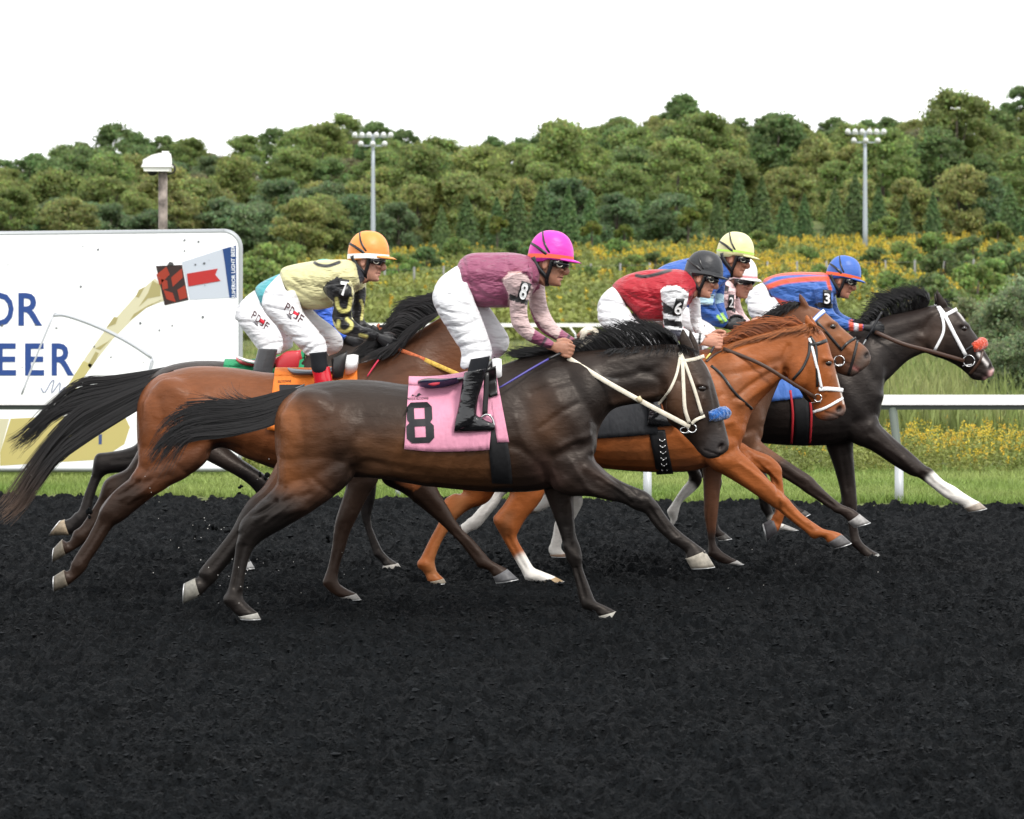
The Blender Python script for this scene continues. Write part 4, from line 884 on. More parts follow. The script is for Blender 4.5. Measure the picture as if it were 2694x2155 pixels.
def eight():
    o = [(.18, 0), (.82, 0), (1, .12), (1, .42), (.88, .5), (.96, .58), (.96, .88), (.80, 1), (.20, 1), (.04, .88), (.04, .58), (.12, .5), (0, .42), (0, .12)]
    V = [(0, .12), (.18, 0), (.82, 0), (1, .12), (1, .42), (.88, .5), (.96, .58), (.96, .88), (.8, 1), (.2, 1), (.04, .88), (.04, .58), (.12, .5), (0, .42),
         (.30, .14), (.70, .14), (.70, .41), (.30, .41), (.31, .59), (.69, .59), (.69, .86), (.31, .86)]
    Fc = [[0, 1, 14], [1, 2, 15, 14], [2, 3, 15], [3, 4, 16, 15], [4, 5, 16], [5, 19, 18, 12, 17, 16], [5, 6, 19], [6, 7, 20, 19], [7, 8, 20], [8, 9, 21, 20], [9, 10, 21], [10, 11, 18, 21], [11, 12, 18], [12, 13, 17], [13, 0, 14, 17]]
    return np.array(V), Fc
m_ink = mat('black_ink', (.016, .016, .018), .6, .3)
def subdiv(geo, n=3):
    import bmesh
    V, Fc = geo; bm = bmesh.new(); vs_ = [bm.verts.new((a, b, 0)) for a, b in V]
    for f in Fc:
        try: bm.faces.new([vs_[i] for i in f])
        except ValueError: pass
    bmesh.ops.triangulate(bm, faces=bm.faces[:]); bmesh.ops.subdivide_edges(bm, edges=bm.edges[:], cuts=n, use_grid_fill=True); bm.verts.index_update()
    r_ = np.array([v.co[:2] for v in bm.verts]), [[v.index for v in f.verts] for f in bm.faces]; bm.free(); return r_
cb = H8.cloth_bvh
obj('number', *print_on('', (857, 934), (58, -2), (-4, -86), cb, 19.7, .004, geo=subdiv(eight(), 4)), m_ink, cl, H8.L, smooth=False, label='black number eight on the pink cloth')
obj('lettering', *print_on('PRESQUE ISLE DOWNS', (857, 843.5), (45, -1.5), (0, -6), cb, 19.7, .004, .01), m_ink, cl, H8.L, smooth=False)['kind'] = 'stuff'
obj('emblem', *print_on('', (866, 836), (22, 0), (0, -8), cb, 19.7, .004, geo=(np.array([(0, .2), (.3, .35), (.5, .3), (.62, .9), (.8, 1), (1, .45), (.85, .6), (.75, .3), (.55, 0), (.35, .15), (.1, .7), (.2, .3)]), [[0, 1, 10], [0, 11, 1], [1, 9, 8, 2], [2, 8, 7], [2, 7, 3], [3, 7, 6, 4], [4, 6, 5]])), m_ink, cl, H8.L, smooth=False)
m_navy = mat('navy_saddle', (.035, .05, .12), .5, .4); m_sadblack = mat('saddle_leather', (.014, .013, .013), .3, .5)
sad = obj('saddle', *loft([[880, 800, 882, 812, .09, 0], [900, 796, 905, 813, .16, 0], [940, 796, 945, 809, .17, 0], [985, 790, 990, 800, .15, 0], [1020, 770, 1030, 790, .12, 0], [1040, 752, 1048, 785, .08, 0], [1046, 756, 1050, 780, .03, 0]], 20., 4, 18), m_sadblack, H8.root, H8.L)
pad = drape_patch([(880, 804), (895, 801), (930, 800), (962, 795)], [(884, 814), (905, 818), (935, 815), (966, 806)], cb, 19.72, 10, 4, .008, .01); obj('saddle_pad', *pad, m_navy, sad, H8.L)
obj('logo', *loft([[901, 809, 903, 811, .003, -.33], [912, 806, 913, 813, .003, -.335], [926, 805, 925, 810, .003, -.33]], 20., 3, 8), mat('logo_red', (.4, .03, .05), .6, .3), sad, H8.L)
obj('saddle_flap', *drape_patch([(1022, 780), (1044, 770)], [(1030, 838), (1048, 832)], cb, 19.7, 6, 8, .02, .01), m_sadblack, sad, H8.L)
obj('wither_pad', *loft([[1036, 756, 1040, 808, .10, -.06], [1048, 754, 1052, 806, .105, -.06], [1056, 756, 1057, 800, .10, -.06]], 20., 3, 14), m_wstrap, sad, H8.L)
girth(H8, [(1022, 795), (1026, 850), (1028, 900), (1030, 950), (1034, 1000), (1038, 1036)], [(1044, 790), (1050, 850), (1062, 900), (1072, 950), (1078, 1000), (1080, 1036)], nm='girth')
br = tack(H8, m_cream, [(1428, 757), (1440, 760), (1460, 757), (1483, 750)], [([(1431, 742), (1437, 770), (1439, 810), (1442, 860), (1451, 890)], 8), ([(1434, 745), (1446, 775), (1462, 820), (1478, 873)], 7)],
     [(1432, 752), (1424, 790), (1408, 825), (1386, 852)], ([(1456, 893), (1466, 884), (1484, 876)], 7, m_cream), (1457, 902, 9), [(1196, 754, -.1), (1280, 806, -.2), (1370, 856, -.18), (1452, 899, -.1)], m_cream, 10.5, roll=((1484, 877), (1541, 867), 12.5, (.015, .12, .42)))
obj('keeper', *tube([P(1343, 836, 19.80), P(1349, 846, 19.80)], .016, 8, 1), mat('keeper_tan', (.55, .46, .3), .6, .3), br, H8.L)
obj('ring_low', *tube([P(1441 + 9 * math.cos(a), 906 + 6 * math.sin(a), 19.90) for a in np.linspace(0, 6.28, 13)], .004, 6, 1), m_steel, br, H8.L)
freestrap(H8, 'rein', [(1222, 716, .05), (1205, 740, -.02), (1196, 754, -.1)], 9, m_cream, br)
kn = [ (1222, 722, 0), (1232, 700, -.03), (1246, 696, 0), (1254, 706, .02), (1244, 716, -.02), (1230, 710, .02), (1226, 700, -.01), (1240, 692, .02), (1256, 700, -.02), (1248, 712, .01), (1234, 720, -.02), (1214, 734, 0)]
freestrap(H8, 'rein_knot', kn, 11, m_cream, br, .6)

# ---------------------------------------------------------------- number seven, bay
T7 = A2(T8, .935, .93, 580, 880, 290, 853); T7 = [[*r[:4], r[4], r[5]] for r in T7]
T7 = [[289, 850, 290, 930, .06, 0], [300, 822, 296, 968, .17, 0], [322, 797, 315, 990, .24, 0], [355, 783, 362, 992, .27, 0], [400, 772, 410, 975, .28, 0], [450, 771, 462, 945, .27, 0], [505, 776, 515, 962, .27, 0], [560, 784, 572, 985, .29, 0], [622, 786, 634, 998, .30, 0], [690, 780, 700, 1008, .30, 0], [740, 768, 755, 1012, .275, 0], [782, 756, 812, 1008, .255, 0], [815, 738, 868, 990, .245, 0]]
neck7 = [(840, 722, 905, 960), (868, 704, 935, 915), (900, 684, 955, 880), (932, 665, 968, 850), (958, 652, 978, 822), (980, 655, 985, 800)]
head7 = [(1000, 668, 978, 812), (1012, 690, 975, 830), (1022, 720, 980, 850), (1032, 760, 985, 868), (1040, 795, 990, 885), (1045, 825, 998, 900), (1048, 850, 1005, 905), (1045, 870, 1015, 905)]
leg7 = [
 dict(p=[(455, 925, 300, 890), (440, 965, 290, 945), (398, 1003, 289, 978), (342, 1032, 270, 1008), (292, 1070, 240, 1034), (260, 1096, 212, 1066), (236, 1112, 203, 1096), (209, 1154, 182, 1135), (189, 1183, 160, 1168), (182, 1198, 152, 1186), (162, 1219, 143, 1203), (144, 1233, 135, 1200), (115, 1246, 114, 1213)], y=-.125, top=.12, w1=.13, dark=4, hoof=(.14, .12, .09)),
 dict(p=[(400, 950, 300, 930), (350, 1000, 275, 975), (300, 1040, 262, 990), (250, 1062, 222, 1010), (229, 1077, 205, 1053), (196, 1124, 173, 1104), (183, 1140, 157, 1120), (157, 1158, 143, 1143), (139, 1168, 131, 1135), (112, 1184, 114, 1153)], y=.12, dark=1, hoof=(.14, .12, .09)),
 dict(p=[(800, 970, 718, 975), (797, 1011, 728, 1018), (777, 1041, 722, 1046), (757, 1080, 709, 1085), (737, 1122, 703, 1112), (728, 1152, 699, 1148), (716, 1190, 691, 1190), (712, 1224, 681, 1226), (727, 1238, 696, 1248), (750, 1250, 716, 1259), (760, 1262, 725, 1262)], y=-.11, dark=1, hoof=(0.270, 0.258, 0.240)),
 dict(p=[(905, 960, 800, 970), (914, 1005, 805, 1015), (925, 1036, 850, 1040), (945, 1070, 900, 1080), (957, 1092, 933, 1109), (974, 1115, 950, 1126), (996, 1137, 968, 1144), (1020, 1164, 993, 1176), (1034, 1180, 1006, 1190), (1052, 1190, 1030, 1204), (1068, 1198, 1038, 1215), (1091, 1219, 1043, 1227)], y=.11, dark=1, hoof=(.10, .10, .105))]
dx = lambda L_, a=.935, b=.93, tx=290, ty=853: [([(tx + (x - 580) * a, ty + (y - 880) * b) for x, y in s[0]], s[1] * a, s[2]) for s in L_]
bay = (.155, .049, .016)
H7 = horse('h7', 'bay horse with black legs and long black tail wearing an orange cloth', 21.5, T7, neck7, head7, leg7, bay, (.016, .0105, .008), [([(985, 655, 1000, 670), (978, 640, 998, 650), (980, 625, 992, 632), (984, 615, 987, 616)], .024, .055)], None, None, None, vox=.013,
  blobs=[(365, 872, 66, 76, .11, .17), (850, 880, 50, 70, .09, .17)], strokes=dx(TS8[:7] + TS8[16:19] + TS8[24:]),
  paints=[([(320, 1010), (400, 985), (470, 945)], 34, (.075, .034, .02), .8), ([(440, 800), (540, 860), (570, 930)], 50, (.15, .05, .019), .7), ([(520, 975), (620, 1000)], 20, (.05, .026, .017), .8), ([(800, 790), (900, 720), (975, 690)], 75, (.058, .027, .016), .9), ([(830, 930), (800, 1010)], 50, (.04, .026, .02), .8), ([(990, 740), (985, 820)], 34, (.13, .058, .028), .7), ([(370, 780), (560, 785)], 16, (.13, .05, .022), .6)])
core(H7, 'tail_dock', [[372, 778, 352, 812, .05, 0], [320, 802, 305, 846, .045, 0], [260, 832, 262, 868, .035, 0], [205, 868, 210, 895, .025, 0], [160, 912, 164, 926, .012, 0], [130, 945, 134, 952, .004, 0]], BLK)
hair(H7, 'tail', [[(365, 780), (300, 806), (235, 832), (165, 864), (110, 922), (66, 985), (30, 1045), (2, 1086)], [(362, 788), (300, 822), (235, 854), (165, 892), (108, 946), (64, 1008), (30, 1062), (-8, 1094)], [(356, 798), (298, 842), (240, 874), (172, 916), (114, 962), (72, 1016), (40, 1068), (6, 1092)], [(350, 808), (300, 856), (248, 888), (186, 926), (126, 966), (88, 1012), (58, 1056), (26, 1088)]],
     950, .0028, seg=15, locks=30, yspread=.045, jit=9, lenvar=.6, c0=BLK, c1=(.13, .08, .055), wave=3)
hair(H7, 'mane', [[(800, 745), (780, 742), (755, 752), (738, 765)], [(835, 722), (805, 712), (775, 725), (755, 745)], [(862, 700), (830, 690), (812, 700), (800, 715)], [(885, 682), (850, 665), (828, 672), (815, 690)], [(910, 668), (880, 646), (850, 648), (832, 662)], [(930, 656), (905, 636), (870, 634), (842, 642)], [(955, 645), (930, 626), (900, 628), (870, 640)], [(985, 645), (970, 625), (940, 620), (915, 628)]],
     1500, .0034, seg=9, yspread=.05, jit=6, lenvar=.4, c0=BLK, wave=4)
hair(H7, 'mane_fall', [[(830, 725), (808, 738), (785, 748), (765, 755)], [(868, 700), (850, 715), (832, 735), (815, 752)], [(905, 672), (885, 684), (862, 700), (846, 724)], [(945, 650), (922, 660), (895, 674), (876, 690)]], 420, .004, seg=8, yspread=.03, yo=-.14, jit=6, lenvar=.4, c0=BLK)
m_orange = mat('orange_cloth', (.66, .17, .022), .65, .3, **m_clothtex)
cl = cloth(H7, 'saddle_cloth', [(577, 792), (620, 792), (680, 792), (752, 780)], [(562, 905), (630, 915), (690, 918), (755, 910)], m_orange, label='orange saddle cloth with a black number seven')
obj('number', *print_on('7', (590, 890), (52, 0), (-2, -80), H7.cloth_bvh, 21.2, .004, .05, geo=subdiv(text2d('7', .04), 1)), m_ink, cl, H7.L, smooth=False)
obj('lettering', *print_on('ISLE DOWNS', (585, 806), (28, -1), (0, -5), H7.cloth_bvh, 21.2, .004, .01), m_ink, cl, H7.L, smooth=False)['kind'] = 'stuff'
sad = obj('saddle', *loft([[606, 774, 610, 786, .06, 0], [622, 776, 625, 792, .15, 0], [660, 778, 660, 792, .17, 0], [700, 772, 705, 790, .15, 0], [728, 752, 735, 785, .11, 0], [745, 746, 750, 780, .06, 0]], 21.5, 4, 18), mat('grey_saddle', (.06, .07, .085), .35, .5), H7.root, H7.L)
obj('wither_pad', *loft([[730, 748, 728, 792, .13, -.1], [745, 746, 742, 788, .14, -.1], [755, 748, 752, 780, .13, -.1]], 21.5, 3, 14), m_wstrap, sad, H7.L)
obj('saddle_flap', *loft([[698, 755, 700, 800, .02, -.27], [715, 745, 712, 800, .02, -.27], [732, 738, 722, 796, .015, -.26]], 21.5, 3, 10), m_sadblack, sad, H7.L)
m_or_rein = mat('orange_rein', (.5, .13, .05), .6, .3, noise=(60, .3)); m_ye_rein = mat('yellow_rein', (.62, .40, .08), .7, .2, noise=(80, .3))
rn = freestrap(H7, 'rein', [(828, 732, -.1), (860, 744, -.14), (894, 758, -.16)], 9, m_or_rein, H7.root); freestrap(H7, 'rubber_grip', [(894, 758, -.16), (935, 776, -.16), (980, 796, -.14), (1000, 806, -.1)], 10, m_ye_rein, rn)
freestrap(H7, 'rein', [(828, 732, -.1), (812, 712, .02), (800, 690, .06), (795, 684, .1)], 8, m_or_rein, H7.root)

# ---------------------------------------------------------------- number six, chestnut
S6 = .874; m6 = lambda a: A2(a, S6, S6, 580, 1300, 965, 1225)
T6 = m6(T8[:-1]); T6[-1] = [1425, 745, 1462, 992, .255, 0]; T6.append([1462, 738, 1512, 975, .245, 0])
neck6 = [(1495, 734, 1553, 950), (1530, 722, 1572, 892), (1570, 710, 1590, 858), (1615, 698, 1615, 830), (1655, 688, 1638, 808), (1690, 681, 1655, 792)]
head6 = [(1715, 684, 1660, 800), (1738, 708, 1674, 814), (1750, 745, 1692, 826), (1761, 785, 1706, 842), (1769, 815, 1713, 858), (1776, 840, 1716, 876), (1781, 862, 1734, 886), (1776, 874, 1756, 885)]
leg6 = [
 dict(p=[(1555, 915, 1455, 935), (1556, 945, 1494, 985), (1580, 968, 1526, 1002), (1617, 1007, 1572, 1030), (1656, 1045, 1618, 1062), (1668, 1060, 1639, 1076), (1692, 1085, 1664, 1096), (1720, 1105, 1696, 1121), (1735, 1114, 1707, 1128), (1757, 1119, 1733, 1133), (1771, 1124, 1742, 1143), (1792, 1143, 1756, 1155)], y=-.11, top=.11, w1=.115, wmax=.1, hoof=(.09, .085, .085)),
 dict(p=[(1560, 930, 1520, 970), (1580, 943, 1560, 985), (1602, 952, 1592, 990), (1624, 962, 1606, 996), (1645, 984, 1619, 1002), (1647, 1006, 1622, 1016), (1653, 1046, 1630, 1048), (1656, 1074, 1631, 1080), (1650, 1090, 1627, 1090), (1644, 1108, 1627, 1099), (1637, 1120, 1627, 1092), (1615, 1140, 1607, 1102)], y=.11, wmax=.08, hoof=(.07, .065, .07)),
 dict(p=[(1060, 1000, 960, 990), (1030, 1055, 975, 1035), (990, 1072, 951, 1042), (966, 1090, 934, 1056), (953, 1106, 926, 1094), (931, 1139, 903, 1139), (917, 1174, 886, 1174), (916, 1188, 880, 1188), (921, 1205, 894, 1209), (934, 1218, 901, 1226), (940, 1228, 903, 1229)], y=.12, hoof=(0.240, 0.204, 0.156)),
 dict(p=[(1160, 990, 1040, 980), (1146, 1040, 1072, 1030), (1132, 1064, 1063, 1058), (1108, 1092, 1046, 1080), (1094, 1116, 1038, 1096), (1089, 1134, 1056, 1130), (1107, 1167, 1077, 1167), (1123, 1194, 1095, 1198), (1134, 1200, 1107, 1218), (1154, 1208, 1124, 1225), (1170, 1215, 1140, 1227), (1187, 1224, 1148, 1228)], y=-.12, sock=7, hoof=(0.330, 0.228, 0.120))]
ches = (.27, .078, .020)
sx = lambda L_: [([(965 + (x - 580) * S6, 1225 + (y - 1300) * S6) for x, y in s[0]], s[1] * S6, s[2]) for s in L_]
HS6 = [([(1655, 780), (1640, 810), (1662, 805)], 5, -.009), ([(1690, 760), (1680, 800)], 18, .012), ([(1655, 790), (1648, 760), (1660, 730)], 6, -.009), ([(1540, 745), (1600, 722), (1670, 702)], 9, .007), ([(1520, 790), (1580, 780), (1640, 760)], 8, -.007), ([(1560, 850), (1600, 820), (1640, 795)], 7, .008), ([(1548, 838), (1590, 805), (1632, 780)], 5, -.008),
       ([(1700, 700), (1712, 740)], 5, -.004), ([(1748, 790), (1738, 830)], 4, .006), ([(1565, 925), (1545, 945), (1520, 960)], 8, -.008), ([(1565, 890), (1555, 935)], 12, .010), ([(1570, 950), (1620, 1000), (1655, 1045)], 5, -.006), ([(1560, 975), (1610, 1015), (1645, 1055)], 5, .005), ([(1675, 1075), (1705, 1105)], 3, -.004), ([(1500, 760), (1540, 850), (1560, 890)], 10, -.008), ([(1455, 800), (1500, 880), (1530, 940)], 14, .010), ([(1470, 900), (1480, 960)], 9, -.006)]
H6 = horse('h6', 'bright chestnut horse with a flaxen red mane, white noseband and plain black cloth', 22.9, T6, neck6, head6, leg6, ches, None, [([(1700, 692, 1716, 700), (1695, 680, 1716, 686), (1694, 670, 1708, 674), (1697, 661, 1700, 662)], .024, -.055), ([(1708, 690, 1722, 698), (1706, 678, 1720, 684), (1705, 670, 1714, 674), (1706, 663, 1708, 664)], .022, .055)], (1743, 765), (1766, 863), [(1772, 880), (1755, 872), (1738, 868)],
  blobs=[(1480, 870, 48, 70, .085, .17), (1682, 780, 26, 36, .045, .075)], strokes=HS6 + sx(TS8[24:]),
  paints=[([(1400, 960), (1300, 950)], 30, (.20, .072, .026), .6), ([(1520, 780), (1570, 850)], 30, (.22, .082, .034), .6), ([(1640, 760), (1615, 790)], 18, (.16, .07, .04), .5), ([(1775, 868), (1745, 884)], 16, (.075, .06, .055), .9), ([(1756, 770), (1772, 840)], 12, (.16, .07, .035), .6), ([(1762, 790), (1776, 850)], 1.6, (.65, .6, .55), .8), ([(1440, 985), (1480, 990)], 24, (.15, .06, .03), .7), ([(970, 1060), (915, 1200)], 20, (.30, .12, .045), .8), ([(1070, 1085), (1060, 1120)], 14, (.17, .07, .03), .6)], vox=.0095)
hair(H6, 'mane', [[(1530, 730), (1526, 724), (1520, 726)], [(1575, 712), (1555, 702), (1533, 712)], [(1610, 703), (1580, 690), (1545, 700)], [(1640, 695), (1610, 678), (1575, 688)], [(1665, 690), (1640, 676), (1600, 682)], [(1695, 684), (1675, 672), (1650, 680)]], 1000, .004, seg=9, yspread=.03, jit=6, lenvar=.4, c0=(.26, .075, .02), wave=3)
hair(H6, 'mane_fall', [[(1535, 726), (1528, 738), (1518, 745)], [(1580, 712), (1560, 722), (1535, 735)], [(1625, 700), (1600, 712), (1570, 725)], [(1665, 690), (1650, 700), (1620, 712)], [(1700, 682), (1690, 692), (1660, 698)], [(1710, 682), (1728, 692), (1738, 706)]], 600, .0036, seg=8, yspread=.02, yo=-.08, jit=5, lenvar=.4, c0=(.30, .10, .03), wave=2)
m_blkcloth = mat('black_cloth', (.018, .019, .022), .7, .3, **m_clothtex)
cloth(H6, 'saddle_cloth', [(1220, 790), (1300, 782), (1385, 770)], [(1225, 925), (1300, 921), (1385, 914)], m_blkcloth, label='plain black saddle cloth')
girth(H6, [(1366, 905), (1372, 940), (1378, 970), (1382, 1000)], [(1400, 905), (1406, 940), (1412, 970), (1418, 998)])
gb = H6.bvh
for i in range(6): obj('girth_ring', *tube([hit(x, y, gb, .022, 22.6)[0] for x, y in [(1388 + i, 925 + i * 13), (1392 + i, 929 + i * 13), (1396 + i, 929 + i * 13), (1400 + i, 925 + i * 13)]], .004, 6, 2), m_steel, H6.root, H6.L)
obj('saddle', *loft([[1260, 772, 1262, 790, .12, 0], [1300, 770, 1304, 788, .16, 0], [1350, 760, 1355, 780, .14, 0], [1385, 738, 1392, 770, .08, 0]], 22.9, 4, 16), m_sadblack, H6.root, H6.L)
br = tack(H6, m_leather_b, [(1704, 727), (1722, 724), (1741, 717)], [([(1706, 708), (1718, 730), (1720, 775), (1721, 815)], 5), ([(1704, 712), (1712, 740), (1723, 785), (1730, 818)], 6, m_wstrap)], [(1705, 720), (1703, 745), (1690, 775), (1669, 800)], ([(1724, 820), (1745, 819), (1775, 822)], 9, m_wstrap), (1722, 838, 8), [(1522, 734, -.12), (1600, 766, -.17), (1660, 802, -.16), (1718, 838, -.09)], m_leather_br, 8, fl=[(1712, 868), (1740, 858), (1775, 838)], fl_m=m_wstrap)
strap(H6, 'martingale', [(1497, 770), (1520, 790), (1548, 828), (1584, 862)], 6, m_leather_b, br); strap(H6, 'neck_strap', [(1487, 762), (1500, 750), (1520, 738)], 5, m_leather_br, br)

# ---------------------------------------------------------------- number four, bay with its head beyond the chestnut
S4 = .83; T4 = A2(T8, S4, S4, 580, 1300, 1043, 1185); T4 = T4[:-1] + [[1512, 740, 1562, 950, .245, 0]]
neck4 = [(1540, 728, 1602, 930), (1568, 708, 1612, 880), (1600, 688, 1630, 830), (1632, 668, 1648, 790), (1660, 652, 1662, 765), (1684, 642, 1676, 750)]
head4 = [(1710, 646, 1690, 752), (1736, 657, 1702, 764), (1757, 676, 1720, 772), (1782, 698, 1740, 778), (1804, 716, 1758, 784), (1824, 732, 1774, 790), (1834, 748, 1792, 794), (1831, 766, 1808, 786)]
leg4 = [
 dict(p=[(1600, 905, 1520, 930), (1604, 930, 1560, 975), (1640, 958, 1600, 985), (1680, 985, 1645, 1005), (1708, 1003, 1680, 1026), (1722, 1018, 1696, 1038), (1745, 1041, 1721, 1054), (1766, 1058, 1744, 1070), (1776, 1064, 1756, 1076), (1796, 1072, 1778, 1090), (1809, 1082, 1785, 1099), (1832, 1100, 1796, 1110)], y=-.10, dark=3, hoof=(.30, .29, .28)),
 dict(p=[(1535, 960, 1475, 965), (1521, 997, 1479, 997), (1516, 1040, 1481, 1040), (1512, 1078, 1482, 1080), (1508, 1111, 1487, 1111), (1507, 1142, 1491, 1142), (1519, 1160, 1492, 1166), (1540, 1174, 1514, 1184), (1552, 1180, 1530, 1188), (1565, 1188, 1547, 1190)], y=.10, dark=5, hoof=(0.360, 0.348, 0.330)),
 dict(p=[(1150, 980, 1060, 960), (1120, 1000, 1050, 985), (1085, 1025, 1045, 1000), (1058, 1047, 1040, 1032), (1050, 1062, 1028, 1048), (1030, 1086, 1005, 1074), (1008, 1112, 986, 1095), (990, 1120, 980, 1098), (976, 1130, 970, 1105), (955, 1135, 955, 1112)], y=-.11, sock=3, sockw=16, hoof=(.03, .03, .03), dark=0, noshoe=1),
 dict(p=[(1180, 980, 1100, 980), (1200, 1030, 1140, 1020), (1205, 1060, 1165, 1055), (1198, 1090, 1170, 1090), (1190, 1110, 1166, 1108), (1184, 1140, 1162, 1138), (1182, 1155, 1154, 1155), (1190, 1166, 1158, 1168), (1196, 1172, 1160, 1172)], y=.11, sock=3, sockw=18, hoof=(0.270, 0.180, 0.120), dark=0)]
H4 = horse('h4', 'brown bay horse with a blue and white browband, head beyond the chestnut', 23.9, T4, neck4, head4, leg4, (.085, .032, .015), (.022, .016, .014), [([(1690, 650, 1706, 656), (1682, 636, 1704, 644), (1680, 626, 1696, 630), (1682, 616, 1685, 617)], .022, -.05)], (1752, 688), (1825, 750), [(1812, 782), (1795, 770), (1776, 762)], vox=.013,
  strokes=[([(1720, 690), (1705, 740)], 18, .010), ([(1770, 710), (1790, 740)], 5, .006), ([(1605, 900), (1590, 940), (1560, 960)], 8, -.008), ([(1590, 960), (1640, 990), (1690, 1020)], 5, -.006), ([(1730, 1045), (1765, 1070)], 3, -.004)],
  paints=[([(1735, 680), (1800, 735)], 26, (.22, .082, .032), .9), ([(1700, 650), (1720, 700)], 24, (.14, .055, .026), .7), ([(1825, 750), (1800, 785)], 20, (.085, .065, .055), .9), ([(1620, 860), (1590, 940)], 30, (.12, .06, .034), .7), ([(1600, 930), (1680, 1010)], 22, (.15, .062, .03), .6), ([(1500, 1000), (1498, 1100)], 20, (.13, .058, .032), .7), ([(1806, 778), (1794, 772)], 4, (.35, .12, .11), .8)])
hair(H4, 'mane', [[(1600, 690), (1590, 684), (1580, 690)], [(1640, 664), (1630, 656), (1615, 668)], [(1668, 648), (1660, 640), (1645, 660)], [(1695, 642), (1680, 640), (1660, 655)]], 500, .004, seg=7, yspread=.04, jit=6, c0=BLK)
m_blueb = mat('blue_browband', (.06, .17, .5), .5, .4)
tack(H4, m_leather_b, [(1713, 675), (1724, 664), (1736, 654)], [([(1718, 676), (1740, 700), (1770, 735)], 6)], None, ([(1770, 738), (1785, 722), (1803, 711)], 6, m_leather_b), (1767, 760, 11), [(1541, 690, -.1), (1660, 735, -.16), (1760, 762, -.1)], m_leather_b, 6, brow_m=m_wstrap, fl=[(1786, 790), (1795, 762), (1806, 716)])
for s in (-1, 1): strap(H4, 'browband_edge', [(1713 + s * 2.6, 675 + s * 2.6), (1724 + s * 2.6, 664 + s * 2.6), (1736 + s * 2.6, 654 + s * 2.6)], 2.6, m_blueb, H4.bridle, .012)

# ---------------------------------------------------------------- number two, mostly hidden
S2 = .80; T2 = A2(T8, S2, S2, 580, 1300, 1050, 1173); T2 = T2[:-1] + [[1500, 745, 1545, 945, .245, 0]]
neck2 = [(1530, 735, 1580, 920), (1560, 722, 1592, 870), (1590, 712, 1605, 830), (1620, 704, 1622, 805), (1645, 700, 1635, 790), (1664, 700, 1648, 782)]
head2 = [(1680, 706, 1655, 786), (1694, 722, 1660, 796), (1702, 742, 1668, 806), (1712, 766, 1680, 818), (1720, 786, 1688, 830), (1726, 806, 1694, 840), (1730, 825, 1704, 848), (1728, 838, 1714, 848)]
leg2 = [
 dict(p=[(1590, 920, 1530, 930), (1600, 960, 1550, 970), (1615, 1000, 1580, 1005), (1622, 1040, 1595, 1042), (1624, 1066, 1600, 1068), (1634, 1088, 1615, 1092), (1642, 1100, 1622, 1108), (1652, 1104, 1640, 1116), (1680, 1116, 1655, 1118)], y=.10, dark=0, sock=6, sockw=20, hoof=(0.360, 0.348, 0.330)),
 dict(p=[(1540, 930, 1480, 930), (1560, 970, 1520, 975), (1600, 1000, 1570, 1010), (1640, 1030, 1615, 1040), (1662, 1050, 1640, 1060), (1680, 1066, 1660, 1074), (1695, 1075, 1675, 1085), (1705, 1082, 1685, 1092)], y=-.10, dark=0),
 dict(p=[(1170, 980, 1080, 960), (1175, 1020, 1110, 1010), (1180, 1040, 1140, 1030), (1170, 1055, 1145, 1038), (1160, 1066, 1135, 1048), (1142, 1076, 1120, 1056), (1132, 1080, 1112, 1064), (1118, 1082, 1108, 1070)], y=-.11, dark=0, sock=4, sockw=16, hoof=(0.300, 0.270, 0.240), noshoe=1),
 dict(p=[(1200, 970, 1120, 970), (1215, 1010, 1170, 1010), (1225, 1040, 1190, 1035), (1228, 1058, 1200, 1055), (1222, 1072, 1200, 1070), (1212, 1090, 1192, 1088), (1206, 1105, 1188, 1100), (1200, 1116, 1186, 1112)], y=.11, dark=0, sock=3, sockw=14, hoof=(.3, .28, .25))]
H2 = horse('h2', 'dark bay horse mostly hidden behind the chestnut, carrying the jockey in pale pink', 24.7, T2, neck2, head2, leg2, (.045, .026, .018), BLK, vox=.015)
hair(H2, 'mane', [[(1590, 714), (1580, 708), (1570, 714)], [(1640, 702), (1630, 698), (1615, 706)]], 150, .004, seg=6, yspread=.04, jit=5, c0=BLK)

